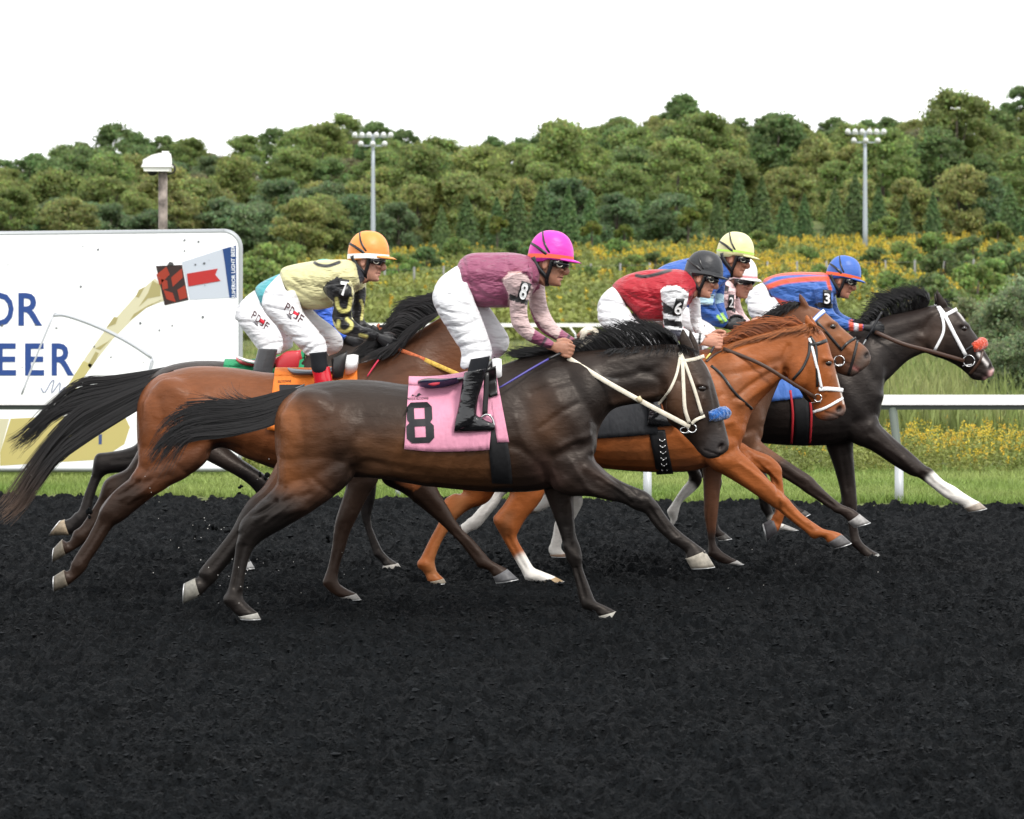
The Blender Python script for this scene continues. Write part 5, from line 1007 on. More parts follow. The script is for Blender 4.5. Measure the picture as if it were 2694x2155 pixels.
# ---------------------------------------------------------------- number three, the leader
S3 = .795; T3 = A2(T8[:-2], S3, S3 * .96, 580, 1034, 1310, 937); T3 += [[1728, 728, 1758, 936, .255, 0], [1766, 712, 1804, 925, .245, 0]]
neck3 = [(1800, 692, 1842, 892), (1832, 678, 1856, 850), (1866, 665, 1860, 812), (1900, 657, 1884, 783), (1934, 650, 1912, 758), (1964, 643, 1936, 746)]
head3 = [(1996, 645, 1950, 744), (2020, 659, 1972, 751), (2038, 683, 1990, 758), (2057, 709, 2008, 767), (2071, 735, 2022, 776), (2085, 759, 2035, 787), (2094, 776, 2048, 799), (2091, 790, 2071, 802)]
leg3 = [
 dict(p=[(1840, 860, 1770, 890), (1850, 888, 1792, 930), (1882, 921, 1832, 948), (1920, 954, 1872, 974), (1948, 979, 1914, 1000), (1961, 987, 1935, 1007), (1986, 1011, 1961, 1026), (2011, 1025, 1989, 1048), (2026, 1036, 2003, 1054), (2050, 1051, 2028, 1067), (2062, 1057, 2030, 1070), (2077, 1070, 2038, 1078)], y=-.10, top=.11, w1=.115, wmax=.1, sock=6, sockw=26, hoof=(0.300, 0.252, 0.204)),
 dict(p=[(1805, 900, 1730, 905), (1797, 937, 1737, 935), (1799, 983, 1753, 977), (1803, 1032, 1768, 1030), (1805, 1064, 1773, 1067), (1804, 1085, 1782, 1088), (1806, 1111, 1786, 1111), (1813, 1138, 1791, 1144), (1831, 1155, 1808, 1162), (1850, 1166, 1817, 1174), (1856, 1179, 1818, 1179)], y=.10, hoof=(0.270, 0.270, 0.258)),
 dict(p=[(1440, 900, 1340, 880), (1460, 960, 1400, 950), (1478, 1000, 1440, 985), (1474, 1022, 1450, 1008), (1456, 1040, 1434, 1030), (1436, 1058, 1416, 1058), (1429, 1080, 1406, 1076), (1426, 1094, 1411, 1095), (1421, 1102, 1412, 1104), (1414, 1112, 1396, 1110)], y=-.11, sock=4, sockw=22, hoof=(.3, .28, .25)),
 dict(p=[(1440, 900, 1350, 890), (1470, 950, 1410, 950), (1500, 985, 1455, 985), (1520, 1010, 1490, 1020), (1515, 1040, 1492, 1045), (1512, 1080, 1494, 1085), (1514, 1110, 1494, 1116), (1528, 1124, 1508, 1132), (1540, 1134, 1512, 1138)], y=.11)]
HS3 = [([(1950, 735), (1925, 710), (1950, 690)], 9, -.006), ([(1985, 690), (1972, 735)], 18, .011), ([(1945, 700), (1960, 670), (1980, 658)], 6, -.007), ([(1850, 690), (1900, 678), (1960, 660)], 9, .007), ([(1850, 720), (1900, 705), (1935, 690)], 8, -.007), ([(1870, 790), (1905, 755), (1940, 735)], 8, .007), ([(2050, 735), (2065, 760)], 5, .006), ([(1852, 850), (1835, 880), (1800, 890)], 9, -.008), ([(1850, 835), (1845, 875)], 12, .010), ([(1760, 780), (1800, 850), (1830, 890)], 15, .010), ([(1800, 720), (1840, 800)], 10, -.008),
       ([(1850, 895), (1900, 945), (1950, 985)], 5, -.006), ([(1830, 920), (1890, 960), (1930, 995)], 5, .005), ([(1970, 1005), (2005, 1030)], 3, -.004), ([(1770, 940), (1785, 1030)], 5, -.004)]
H3 = horse('h3', 'leading dark brown horse with raised black mane, white bridle and orange fleece noseband', 25.4, T3, neck3, head3, leg3, (.0165, .0118, .0105), None, [([(1973, 645, 1990, 650), (1971, 632, 1996, 642), (1969, 618, 1985, 626), (1971, 608, 1974, 609)], .022, -.05), ([(1968, 640, 1978, 646), (1966, 630, 1978, 636), (1966, 620, 1972, 624), (1967, 614, 1969, 614)], .02, .055)], (2029, 692), (2085, 775), [(2082, 797), (2062, 786), (2046, 782)],
  blobs=[(1775, 845, 42, 60, .08, .17), (1975, 715, 24, 32, .045, .07)], strokes=HS3,
  paints=[([(1975, 700), (1950, 725)], 30, (.05, .032, .024), .8), ([(2060, 745), (2090, 780)], 3, (.7, .66, .64), .9), ([(2012, 650), (2030, 675)], 2, (.55, .52, .5), .8), ([(2088, 778), (2084, 796), (2074, 800)], 5, (.55, .32, .30), .9), ([(1860, 740), (1850, 840), (1780, 870)], 60, (.019, .017, .017), .7)])
hair(H3, 'mane', [[(1800, 694), (1785, 690), (1775, 698)], [(1850, 672), (1835, 660), (1822, 668)], [(1875, 665), (1858, 640), (1826, 632)], [(1900, 660), (1885, 628), (1848, 618)], [(1920, 656), (1915, 622), (1880, 608)], [(1940, 652), (1945, 622), (1910, 604)], [(1950, 650), (1956, 628), (1938, 608)]], 1000, .0042, seg=9, yspread=.035, jit=6, lenvar=.45, c0=BLK, wave=3)
hair(H3, 'forelock', [[(1972, 642), (1985, 640), (2000, 646)], [(1968, 640), (1980, 634), (1994, 640)]], 80, .004, seg=6, yspread=.03, c0=BLK)
m_royal = mat('blue_cloth', (.07, .18, .55), .6, .3, **m_clothtex)
cloth(H3, 'saddle_cloth', [(1520, 760), (1600, 752), (1690, 742)], [(1525, 850), (1600, 848), (1690, 838)], m_royal, label='blue saddle cloth')
girth(H3, [(1665, 825), (1670, 870), (1672, 905), (1670, 936)], [(1702, 822), (1704, 870), (1704, 905), (1702, 936)])
m_redp = mat('red_piping', (.5, .03, .04), .5, .3)
for a in (1664, 1703): strap(H3, 'girth_piping', [(a, 822), (a + 5, 868), (a + 4, 905), (a + 2, 935)], 5, m_redp, H3.root, .016)
tack(H3, m_wstrap, [(1981, 669), (1998, 660), (2015, 651)], [([(1970, 640), (1988, 662), (2010, 705), (2033, 748)], 8)], [(1972, 642), (1984, 668), (1986, 700), (1968, 738)], ([(2033, 738), (2042, 732), (2050, 728)], 5, m_leather_b), (2040, 760, 12), [(1842, 699, -.18), (1900, 724, -.2), (1960, 740, -.17), (2030, 760, -.10)], m_leather_br, 9, roll=((2040, 735), (2078, 719), 11.5, (.72, .07, .02)), fl=[(2070, 738), (2062, 762), (2042, 788)], fl_m=m_leather_br)

# ---------------------------------------------------------------- number five, behind number seven
S5 = .83; T5 = A2(T8, S5, S5, 580, 1300, 300, 1175)
neck5 = [(640, 742, 690, 930), (672, 728, 712, 880), (705, 715, 735, 840), (740, 706, 762, 815), (775, 702, 788, 800), (805, 704, 806, 792)]
head5 = [(825, 712, 812, 796), (842, 726, 818, 806), (855, 745, 828, 818), (866, 768, 840, 830), (874, 786, 848, 842), (880, 804, 856, 852), (884, 822, 866, 858), (880, 836, 872, 856)]
leg5 = [
 dict(p=[(420, 900, 305, 880), (380, 970, 290, 930), (300, 994, 264, 945), (247, 996, 227, 952), (223, 1000, 201, 958), (211, 1014, 192, 1000), (199, 1046, 177, 1041), (193, 1074, 166, 1074), (183, 1098, 156, 1085), (160, 1120, 141, 1094), (147, 1127, 136, 1094), (104, 1128, 128, 1096)], y=.11, dark=2, hoof=(.28, .22, .15)),
 dict(p=[(430, 900, 320, 890), (500, 960, 400, 950), (570, 1010, 510, 1010), (582, 1050, 546, 1050), (575, 1078, 548, 1078), (552, 1110, 530, 1106), (530, 1150, 510, 1146), (520, 1168, 498, 1168), (528, 1182, 506, 1186), (536, 1196, 506, 1198)], y=-.11, dark=2, hoof=(0.300, 0.300, 0.300)),
 dict(p=[(800, 960, 730, 960), (795, 1000, 745, 1005), (790, 1050, 755, 1055), (782, 1085, 760, 1088), (784, 1110, 768, 1112), (800, 1148, 780, 1150), (808, 1162, 787, 1168), (822, 1176, 802, 1184), (838, 1186, 806, 1192), (846, 1198, 804, 1198)], y=.10, dark=2, hoof=(.35, .33, .3)),
 dict(p=[(830, 940, 760, 950), (850, 980, 800, 1000), (880, 1000, 850, 1020), (905, 1020, 885, 1035), (920, 1040, 900, 1050), (930, 1060, 915, 1066), (940, 1075, 925, 1080), (950, 1084, 930, 1090)], y=-.10, dark=2)]
H5 = horse('h5', 'very dark horse half hidden behind the bay, with a green cloth and red saddle', 24.1, T5, neck5, head5, leg5, (.026, .019, .016), BLK, vox=.014, blobs=[(370, 880, 55, 62, .10, .17)])
core(H5, 'tail_dock', [[360, 770, 350, 795, .05, 0], [300, 782, 298, 812, .04, 0], [240, 800, 238, 826, .03, 0], [180, 822, 178, 842, .018, 0], [130, 850, 132, 860, .006, 0]], BLK)
hair(H5, 'tail', [[(355, 772), (290, 785), (225, 798), (165, 805), (110, 850), (60, 905), (28, 960)], [(352, 780), (290, 800), (225, 818), (160, 832), (105, 870), (62, 915), (38, 950)], [(350, 790), (290, 815), (220, 838), (150, 860), (95, 888), (55, 930), (30, 945)], [(350, 795), (285, 822), (220, 842), (160, 856), (120, 866), (90, 880), (70, 890)]], 700, .0028, seg=13, locks=24, yspread=.045, jit=9, lenvar=.6, c0=BLK, wave=3)
m_green = mat('green_cloth', (.02, .26, .11), .6, .3, **m_clothtex)
cloth(H5, 'saddle_cloth', [(470, 772), (530, 772), (640, 755)], [(476, 860), (540, 870), (640, 860)], m_green, label='green saddle cloth')
m_redl = mat('red_leather', (.48, .03, .04), .35, .5)
sad = obj('saddle', *loft([[498, 752, 500, 764, .06, 0], [515, 756, 518, 772, .15, 0], [560, 758, 562, 776, .16, 0], [600, 745, 606, 772, .13, 0], [632, 736, 640, 764, .08, 0]], 24.1, 4, 16), m_redl, H5.root, H5.L)
obj('saddle_flap', *loft([[582, 755, 580, 790, .02, -.24], [604, 740, 602, 786, .02, -.24], [634, 738, 628, 776, .015, -.24]], 24.1, 3, 10), m_redl, sad, H5.L)
obj('saddle_pad', *loft([[500, 750, 502, 757, .03, -.16], [522, 757, 522, 764, .05, -.18], [545, 763, 544, 768, .04, -.18]], 24.1, 3, 10), m_wstrap, sad, H5.L)
hair(H5, 'mane', [[(680, 728), (670, 720), (655, 728)], [(740, 708), (728, 702), (712, 712)], [(800, 703), (790, 698), (770, 705)]], 300, .004, seg=6, yspread=.06, jit=5, c0=BLK)
# ================================================================ JOCKEYS
m_skin = mat('skin', rough=.5, spec=.4, attr=True, noise=(60, .08), sss=.12)
m_silk = mat('silk', rough=.48, spec=.35, attr=True, bump=(5, .07, 'n', (1.1, 1, 2.4)), bump2=(15, .014, 'n', (.6, 1, 1.7)), sheen=.1)
m_breech = mat('breeches', rough=.65, spec=.3, attr=True, bump=(5, .04, 'n', (.9, 1, 2.2)), bump2=(12, .011, 'n', (.6, 1, 2.)))
m_boot = mat('boot_leather', (.008, .008, .009), .13, .6, bump=(7, .012, 'n', (.5, 1, 1.6)), bump2=(22, .003, 'n', (.4, 1, 2))); m_sock = mat('black_sock', (.012, .013, .016), .8, .2)
m_bootg = mat('grey_boot', (.05, .05, .053), .38, .4, bump=(7, .012, 'n', (.6, 1, 1.6)))
m_gog = mat('goggle_frame', (.012, .012, .013), .25, .5); m_lens = mat('goggle_lens', (.02, .022, .025), .05, .8); m_lensr = mat('lens_rim', (.35, .33, .28), .3, .5, metal=.6)
m_band = mat('armband', (.013, .013, .014), .35, .4); m_num = mat('number_white', (.84, .84, .84), .5, .3)
m_whip = mat('whip_black', (.015, .015, .017), .4, .4)
SKIN = (.46, .235, .165)
def head_parts(org, tilt, yaw, s, d):
    """local frame: x forward, z up"""
    a, b = math.radians(-tilt), math.radians(yaw)
    Rt = np.array([[math.cos(a), 0, -math.sin(a)], [0, 1, 0], [math.sin(a), 0, math.cos(a)]]); Ry = np.array([[math.cos(b), -math.sin(b), 0], [math.sin(b), math.cos(b), 0], [0, 0, 1]])
    M = Ry @ Rt * s; o = P(*org, d)
    return lambda p: np.asarray(p, float) @ M.T + o
def mapv(pc, f): return f(pc[0]), pc[1]
def lrings(rows, ring=18):
    """rows: z, xfront, xback, halfwidth"""
    S = catmull(rows, 3); a = np.linspace(0, 2 * np.pi, ring, endpoint=False); R = []
    for z, xf, xb, hw in S: R.append(np.stack([(xf + xb) / 2 + (xf - xb) / 2 * np.cos(a), hw * np.sign(np.sin(a)) * np.abs(np.sin(a)) ** .9, np.full(18, z)], 1))
    return skin_rings(np.array(R))
def head_geo(f):
    pcs = [lrings([(-.118, .078, .03, .02), (-.108, .09, .0, .036), (-.09, .092, -.02, .046), (-.07, .09, -.045, .055), (-.045, .093, -.065, .061), (-.02, .094, -.08, .066), (.01, .092, -.092, .07), (.035, .096, -.098, .073), (.06, .095, -.1, .074), (.1, .075, -.088, .066), (.125, .03, -.04, .03)])]
    pcs.append(tube([(.088, 0, .03), (.104, 0, .0), (.121, 0, -.026), (.112, 0, -.038), (.088, 0, -.042)], [.008, .0115, .0165, .0145, .006], 8, 3))
    for s in (-1, 1): pcs.append(ball((.107, s * .013, -.032), (.011, .009, .008), 8, 6)); pcs.append(ball((.083, s * .035, -.02), (.02, .022, .017), 8, 6)); pcs.append(ball((-.008, s * .074, -.005), (.017, .008, .03), 10, 7))
    pcs.append(ball((.094, 0, -.061), (.011, .022, .0075), 10, 6)); pcs.append(ball((.092, 0, -.076), (.0105, .019, .008), 10, 6)); pcs.append(ball((.082, 0, -.104), (.016, .018, .013), 10, 6))
    return [mapv(p, f) for p in pcs]
def hand_geo(wr, dirv, s, side):
    x = np.array(dirv, float); x /= np.linalg.norm(x); y = np.array([0, side, 0.]); z = np.cross(x, y); z /= np.linalg.norm(z); z *= np.sign(z[2])
    f = lambda p: np.asarray(p, float) @ np.stack([x, y, z]) * s + np.asarray(wr)
    pcs = [mapv(tube([(-.03, 0, 0), (.01, 0, 0), (.05, 0, .002), (.085, 0, .004)], [.026, .027, .04, .041], 10, 3, flat=.5), f)]
    for i, (zz, ln) in enumerate(((.032, .93), (.011, 1.), (-.011, .95), (-.031, .8))):
        pcs.append(mapv(tube([(.06, 0, zz), (.083, -.006, zz), (.083 + .03 * ln, .004, zz * .95), (.08 + .03 * ln, .03, zz * .9), (.07, .04, zz * .85)], [.011, .0125, .0105, .0095, .008], 8, 3), f))
    pcs.append(mapv(tube([(.015, .006, .03), (.045, .012, .05), (.078, .018, .052), (.1, .026, .044)], [.014, .0125, .0105, .008], 8, 3), f))
    return pcs
def lim(pts, yo0, yo1, d, fac=.9, wmax=.14):
    o = []; n = len(pts)
    for i, q in enumerate(pts):
        wd = math.hypot(q[0] - q[2], q[1] - q[3]) * d / F; o.append([*q, max(min(.5 * wd * fac, wmax), .02), yo0 + (yo1 - yo0) * i / (n - 1)])
    return o
def shrink(st, k):
    o = []
    for r in st: cx, cy = (r[0] + r[2]) / 2, (r[1] + r[3]) / 2; o.append([cx + (r[0] - cx) * k, cy + (r[1] - cy) * k, cx + (r[2] - cx) * k, cy + (r[3] - cy) * k, r[4] * k, r[5]])
    return o
class Jockey: pass
def jockey(label, d, TT, torso, pelvis, legs, arms, hands, ear, tilt, hs, helm, jbase, yaw=0, skin=SKIN, vox=.0085, jfill=(), jpaint=(), pfill=(), gloves=(), boots=(), socks=(), band=(.9, .9, .9), bandh=(.035, .058), jstroke=(), pstroke=(), lens=None, neckst=None, collar=None, harness=True, strap_c=m_gog):
    J = Jockey(); J.d = d; m = lambda q: [*TT(q[0], q[1]), *TT(q[2], q[3])]
    st = [[*m(q), hw, 0] for *q, hw in torso]
    c = P((st[0][0] + st[0][2]) / 2, (st[0][1] + st[0][3]) / 2, d); J.L = c; J.root = thing('person', label, 'jockey', tuple(c), 'jockeys riding in the race')
    L = J.L; R = J.root
    armst = [lim([m(q) for q in a[0]], a[1], a[2], d, .92) for a in arms]; legst = [lim([m(q) for q in a[0]], a[1], a[2], d, .85) for a in legs]
    pel = [[*m(q), hw, 0] for *q, hw in pelvis]
    # jacket
    V, Q = remesh([loft(st, d, 5, 26, pw=2.25)] + [loft(a, d, 5, 16) for a in armst], vox, 3); S = Skin(V, Q, jbase)
    S.strokes([([TT(*p) for p in s[0]], s[1] * .8, s[2] * 1.5) for s in jstroke])
    for f_ in jfill: S.fill([TT(*p) for p in f_[0]], f_[1], *( [(d + f_[2][0], d + f_[2][1])] if len(f_) > 2 else []))
    for p_ in jpaint: S.paint([TT(*p) for p in (catmull(p_[0], 5) if len(p_[0]) > 2 else p_[0])], p_[1], p_[2], 1, (d + p_[3][0], d + p_[3][1]) if len(p_) > 3 else None, 6)
    J.S = S; J.jacket = S.make('jacket', m_silk, R, L); J.bvh = S.bvh()
    # breeches
    V, Q = remesh([loft(pel, d, 5, 24, pw=2.3)] + [loft(a, d, 5, 18) for a in legst], vox, 3); S2_ = Skin(V, Q, (.66, .66, .675))
    S2_.strokes([([TT(*p) for p in s[0]], s[1] * .8, s[2] * 1.5) for s in pstroke])
    for f_ in pfill: S2_.fill([TT(*p) for p in f_[0]], f_[1])
    J.pants = S2_.make('breeches', m_breech, R, L); J.pbvh = S2_.bvh()
    # the body under the clothes, one continuous skin from head to feet
    f = head_parts(TT(*ear), tilt, yaw, hs, d); J.f = f
    core_ = [loft(shrink(st, .8), d, 4, 16), loft(shrink(pel, .8), d, 4, 16)] + [loft(shrink(a, .75), d, 4, 12) for a in armst + legst]
    nk = [f((-.03, 0, -.03)), f((-.025, 0, -.08)), P((st[-1][0] + st[-1][2]) / 2, (st[-1][1] + st[-1][3]) / 2, d), P((st[-2][0] + st[-2][2]) / 2, (st[-2][1] + st[-2][3]) / 2, d)]
    core_.append(tube(nk, [.062 * hs, .06 * hs, .062 * hs, .07 * hs], 14, 4)); core_ += head_geo(f)
    for (wx, wy), (ex, ey), yo, side in hands:
        w_ = P(*TT(wx, wy), d + yo); e_ = P(*TT(ex, ey), d + yo + side * .01); core_ += hand_geo(w_, e_ - w_, hs * 1.02, side)
    V, Q = remesh(core_, .005 if vox < .009 else .0068, 1); B = Skin(V, Q, skin)
    B.paint([(B_[0], B_[1]) for B_ in [tuple(np.ravel(proj(f([(.1, 0, -.068), (.08, 0, -.068)]))[0:2], 'F').reshape(2, 2)[0]), tuple(np.ravel(proj(f([(.1, 0, -.068), (.08, 0, -.068)]))[0:2], 'F').reshape(2, 2)[1])]], 1.6, (.25, .09, .07), .8)
    pj = lambda l: [tuple(q) for q in np.stack(proj(f(np.array(l, float))), 1)]
    B.stroke(pj([(.10, 0, -.0685), (.075, 0, -.069)]), 1.3, -.006); B.stroke(pj([(.09, 0, -.045), (.078, 0, -.075)]), 1.6, -.003); B.stroke(pj([(-.01, 0, .012), (-.012, 0, -.012)]), 1.6, -.005)
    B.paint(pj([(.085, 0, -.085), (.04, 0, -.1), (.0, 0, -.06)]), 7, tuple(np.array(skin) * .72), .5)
    B.paint(pj([(-.05, 0, .03), (-.08, 0, .0), (-.07, 0, -.04)]), 8, (.05, .035, .028), .9)
    for k, gcol in gloves:
        (wx, wy), (ex, ey), yo, side = hands[k]; q0, q1 = TT(wx, wy), TT(ex, ey); dx_, dy_ = q1[0] - q0[0], q1[1] - q0[1]
        B.paint([(q0[0] - dx_ * .4, q0[1] - dy_ * .4), q1, (q1[0] + dx_ * .4, q1[1] + dy_ * .4)], 30, gcol, 1, (d + yo - .09, d + yo + .09), 10)
    J.body = B.make('body', m_skin, R, L); J.bbvh = B.bvh()
    # helmet: dome, band, peak, in the head's own frame
    nu, nv = 36, 12; a = np.linspace(0, 2 * np.pi, nu, endpoint=False); rows = []
    def dome(k, z0=.028):
        rr = []
        for v in np.linspace(0, 1, nv):
            e = v * math.pi / 2; zz = .05 + (.142 * k) * math.sin(e); r_ = math.cos(e) ** .82
            rr.append(np.stack([.02 + (.128 * k) * r_ * np.cos(a), .102 * k * r_ * np.sin(a), np.full(nu, zz)], 1))
        low = rr[0].copy(); low[:, 2] = z0 - .012 * (low[:, 0] < -.02) - .018 * np.clip(-low[:, 0] / .1, 0, 1); low[:, :2] = (low[:, :2] - [.02, 0]) * .985 + [.02, 0]
        return skin_rings(np.array([low] + rr))
    V, Fc = dome(1.); Vw = f(V); hc = np.tile(np.array(helm, float), (len(V), 1))
    mb = (V[:, 2] > .0) & (V[:, 2] < .0)
    m_helm = mat('helmet_cover', rough=.42, spec=.4, attr=True, bump=(9, .009, 'n', (1, 1, 1.6)), noise=(12, .06))
    hb = obj('helmet', Vw, Fc, m_helm, R, L, True, hc); J.hbvh = BVHTree.FromPolygons(Vw.tolist(), Fc)
    hbb, htt = bandh; lo = []
    for zz, k in ((hbb, 1.012), (htt, 1.012)):
        e = math.asin(max(min((zz - .05) / .142, 1), 0)); r_ = math.cos(e) ** .82; lo.append(np.stack([.02 + .128 * k * r_ * np.cos(a), .102 * k * r_ * np.sin(a), np.full(nu, zz) - .012 * np.clip(-np.cos(a), 0, 1)], 1))
    if band is not None:
        V2, F2 = skin_rings(np.array(lo)); F2 = F2[:nu]; obj('helmet_band', f(V2), F2, mat('band_%d_%d_%d' % tuple(int(c_ * 99) for c_ in band), band, .5, .3), hb, L)
    pk = []
    for t in np.linspace(-1.15, 1.15, 15):
        x0, y0 = .02 + .127 * math.cos(t), .101 * math.sin(t); ex = .052 * max(math.cos(t * 1.25), 0) ** .7
        pk.append([(x0 - .004, y0, .044), (x0 + ex * .6, y0 * (1 + ex), .036), (x0 + ex, y0 * (1 + ex), .026), (x0 + ex * .6, y0 * (1 + ex), .030), (x0 - .006, y0, .034)])
    V3, F3 = skin_rings(np.array(pk)); obj('peak', f(V3), F3, m_helm, hb, L, True, np.tile(np.array(helm, float), (len(V3), 1)))
    # goggles
    gt = []
    for t in np.linspace(-1.35, 1.35, 17): gt.append((.016 + .093 * math.cos(t) * 1.02, .082 * math.sin(t), .010 + .0 * t))
    g0 = obj('goggles', f(tube(gt, [.021] * 17, 10, 1, flat=1.0)[0]), tube(gt, [.016] * 17, 10, 1)[1], m_gog, R, L)
    for s in (-1, 1):
        obj('lens', f(ball((.090, s * .040, .006), (.024, .032, .026), 14, 9)[0]), ball((0, 0, 0), (1, 1, 1), 14, 9)[1], lens or m_lens, g0, L)
        rg_ = [(.074 + .017 * math.cos(t), s * (.081 - .010 * math.cos(t)), .008 + .017 * math.sin(t)) for t in np.linspace(0, 6.28, 15)]
        obj('lens_rim', f(tube(rg_, .0042, 6, 1)[0]), tube(rg_, .0035, 6, 1)[1], m_lensr, g0, L)
        sd_ = [(.05, s * .079, .022), (.0, s * .098, .05), (-.06, s * .088, .085), (-.1, s * .045, .105)]
        gs = tube(sd_, [.009, .009, .008, .007], 8, 4, flat=.35); obj('goggle_strap', f(gs[0]), gs[1], m_gog, g0, L)
        h1 = tube([(.03, s * .083, .03), (.022, s * .075, -.03), (.012, s * .062, -.08), (.02, s * .02, -.122)], [.012, .011, .011, .01], 8, 4, flat=.4)
        h2 = tube([(-.075, s * .072, .03), (-.05, s * .074, -.02), (-.01, s * .069, -.058), (.012, s * .062, -.08)], [.015, .014, .012, .01], 8, 4, flat=.4)
        s2 = tube([(.03, s * .088, .045), (-.0, s * .102, .075), (-.03, s * .085, .125), (-.04, s * .035, .172), (-.04, 0, .176)], [.0055] * 5, 8, 4, flat=.35); obj('helmet_strap', f(s2[0]), s2[1], m_gog, hb, L)
        if harness: q = obj('chin_strap', f(h1[0]), h1[1], m_gog, hb, L); obj('neck_strap', f(h2[0]), h2[1], m_gog, q, L)
    # boots and socks
    for bt in socks: obj('sock', *loft(lim([m(q) for q in bt[0]], bt[1], bt[1], d, .95), d, 4, 14), bt[2] if len(bt) > 2 else m_sock, R, L)
    for bt in boots:
        mm = bt[3] if len(bt) > 3 else m_boot; sh = lim([m(q) for q in bt[0]], bt[2], bt[2], d, .9); pcs = [loft(sh, d, 5, 16)]
        if bt[1]: pcs.append(loft(lim([m(q) for q in bt[1]], bt[2], bt[2], d, .8, .05), d, 5, 14, pw=2.6))
        V, Q = remesh(pcs, .0065, 2); obj('boot', V, Q, mm, R, L)
    return J
def jprint(J, nm, s, o0, ux, uy, TT, m, bvh=None, bold=.02, parent=None, off=.006, lab=None):
    q = TT(*o0); k = TT(1, 0)[0] - TT(0, 0)[0]; V, Fc = print_on(s, q, (ux[0] * k, ux[1] * k), (uy[0] * k, uy[1] * k), bvh or J.bvh, J.d - .15, off, bold)
    o = obj(nm, V, Fc, m, parent or J.jacket, J.L, smooth=False, label=lab)
    if len(s) > 1: o['kind'] = 'stuff'
    return o
def jpatch(J, nm, top, bot, TT, m, parent=None, off=.008, nu=7, nv=6, thick=.004, bvh=None):
    return obj(nm, *drape_patch([TT(*p) for p in top], [TT(*p) for p in bot], bvh or J.bvh, J.d - .18, nu, nv, off, thick), m, parent or J.jacket, J.L)
def whip(label, pts, rad, d, m2=None, split=.5):
    W = [P(x, y, d + yo) for x, y, yo in pts]; t = thing('riding_whip', label, 'whip', tuple(W[0]), 'whips held by the jockeys'); n = len(W); L = np.array(t.location)
    k = max(1, int(n * split)); obj('handle', *tube(W[:k + 1], rad, 8, 4), m_whip, t, L)
    if k < n - 1: obj('shaft', *tube(W[k:], [rad * .75] * (n - k - 1) + [rad * .5], 8, 4), m2 or m_whip, t, L)

TA, TB, TC, TG, TE_ = T(464.2, 464.2, .32476), T(864.3, 464.2, .32476), T(1200.5, 464.2, .32476), T(1595.8, 528.2, .32476), T(864.3, 880.3, .27843)
WHT = (.80, .80, .81)
# ---- jockey eight
MAR, PALE = (.25, .066, .125), (.55, .40, .39)
J8 = jockey('jockey in a maroon and pale pink jacket with a bright pink helmet', 20., TB,
  [(300, 300, 345, 440, .12), (332, 245, 385, 535, .155), (400, 213, 455, 563, .17), (530, 209, 560, 566, .178), (650, 209, 665, 558, .19), (735, 222, 770, 500, .185), (785, 240, 825, 420, .12), (815, 262, 845, 385, .075)],
  [(318, 285, 350, 430, .13), (260, 320, 400, 555, .17), (190, 375, 395, 600, .17), (150, 440, 330, 640, .13)],
  [([(380, 400, 165, 415), (415, 520, 140, 490), (450, 600, 160, 570), (480, 680, 228, 690), (508, 760, 288, 785), (528, 830, 325, 848), (528, 880, 325, 905), (505, 918, 322, 950), (470, 930, 345, 968)], -.11, -.24), ([(420, 460, 260, 460), (510, 560, 350, 600), (575, 655, 430, 700), (628, 735, 490, 790), (642, 790, 505, 850), (620, 850, 520, 890), (575, 892, 520, 915)], .11, .24)],
  [([(790, 300, 600, 380), (792, 380, 615, 450), (778, 470, 638, 520), (758, 560, 643, 600), (765, 640, 658, 680), (790, 690, 700, 735), (850, 735, 775, 790), (905, 770, 850, 818), (935, 792, 905, 836)], -.2, -.12), ([(868, 380, 770, 420), (875, 470, 765, 510), (890, 560, 780, 600), (925, 640, 820, 690), (975, 700, 880, 745), (1030, 740, 960, 785), (1080, 775, 1040, 808)], .2, .12)],
  [((922, 816), (1040, 850), -.115, 1), ((1075, 795), (1180, 770), .11, -1)], (880, 283), 7, 1.08, (.66, .035, .40), MAR, band=(.8, .12, .06), skin=(.35, .165, .105),
  jfill=[([(590, 385), (640, 332), (700, 330), (760, 360), (795, 440), (778, 520), (760, 600), (790, 680), (810, 705), (780, 785), (700, 745), (640, 690), (630, 560), (635, 480)], PALE), ([(850, 395), (880, 440), (930, 640), (985, 695), (950, 770), (850, 700), (800, 620), (760, 530), (790, 480), (835, 440)], PALE, (0, .5)), ([(640, 475), (790, 525), (785, 560), (640, 515)], (.012, .012, .012), (-.4, 0))],
  jpaint=[([(880, 760), (850, 815)], 3.2, (.05, .03, .04)), ([(1035, 740), (1005, 790)], 3.2, (.05, .03, .04), (0, .5))], jstroke=[([(340, 250), (420, 540)], 4, -.006), ([(620, 220), (640, 340)], 2.5, -.004), ([(600, 390), (640, 340), (720, 335), (780, 380)], 3, -.006), ([(430, 480), (560, 520), (640, 530)], 5, -.006), ([(360, 400), (480, 480)], 5, -.005)],
  pstroke=[([(240, 480), (330, 540), (400, 560)], 4, -.007), ([(170, 570), (260, 600), (380, 610)], 4, -.006), ([(230, 690), (330, 690), (440, 650)], 4, -.006), ([(320, 820), (400, 800), (500, 790)], 4, -.009), ([(340, 880), (420, 850), (510, 850)], 4, -.008), ([(300, 770), (380, 730)], 4, -.006), ([(420, 640), (470, 760), (520, 860)], 4, -.006)],
  boots=[([(495, 955, 348, 985), (482, 1010, 340, 1035), (460, 1085, 326, 1105), (442, 1150, 315, 1175), (432, 1215, 300, 1245), (428, 1265, 285, 1320), (415, 1310, 286, 1365)], [(300, 1255, 280, 1376), (360, 1255, 335, 1378), (430, 1266, 422, 1374), (490, 1296, 484, 1370), (535, 1316, 532, 1364), (550, 1334, 547, 1358)], -.31)], socks=[([(515, 880, 390, 900), (508, 930, 378, 945), (490, 990, 365, 1000)], -.30)])
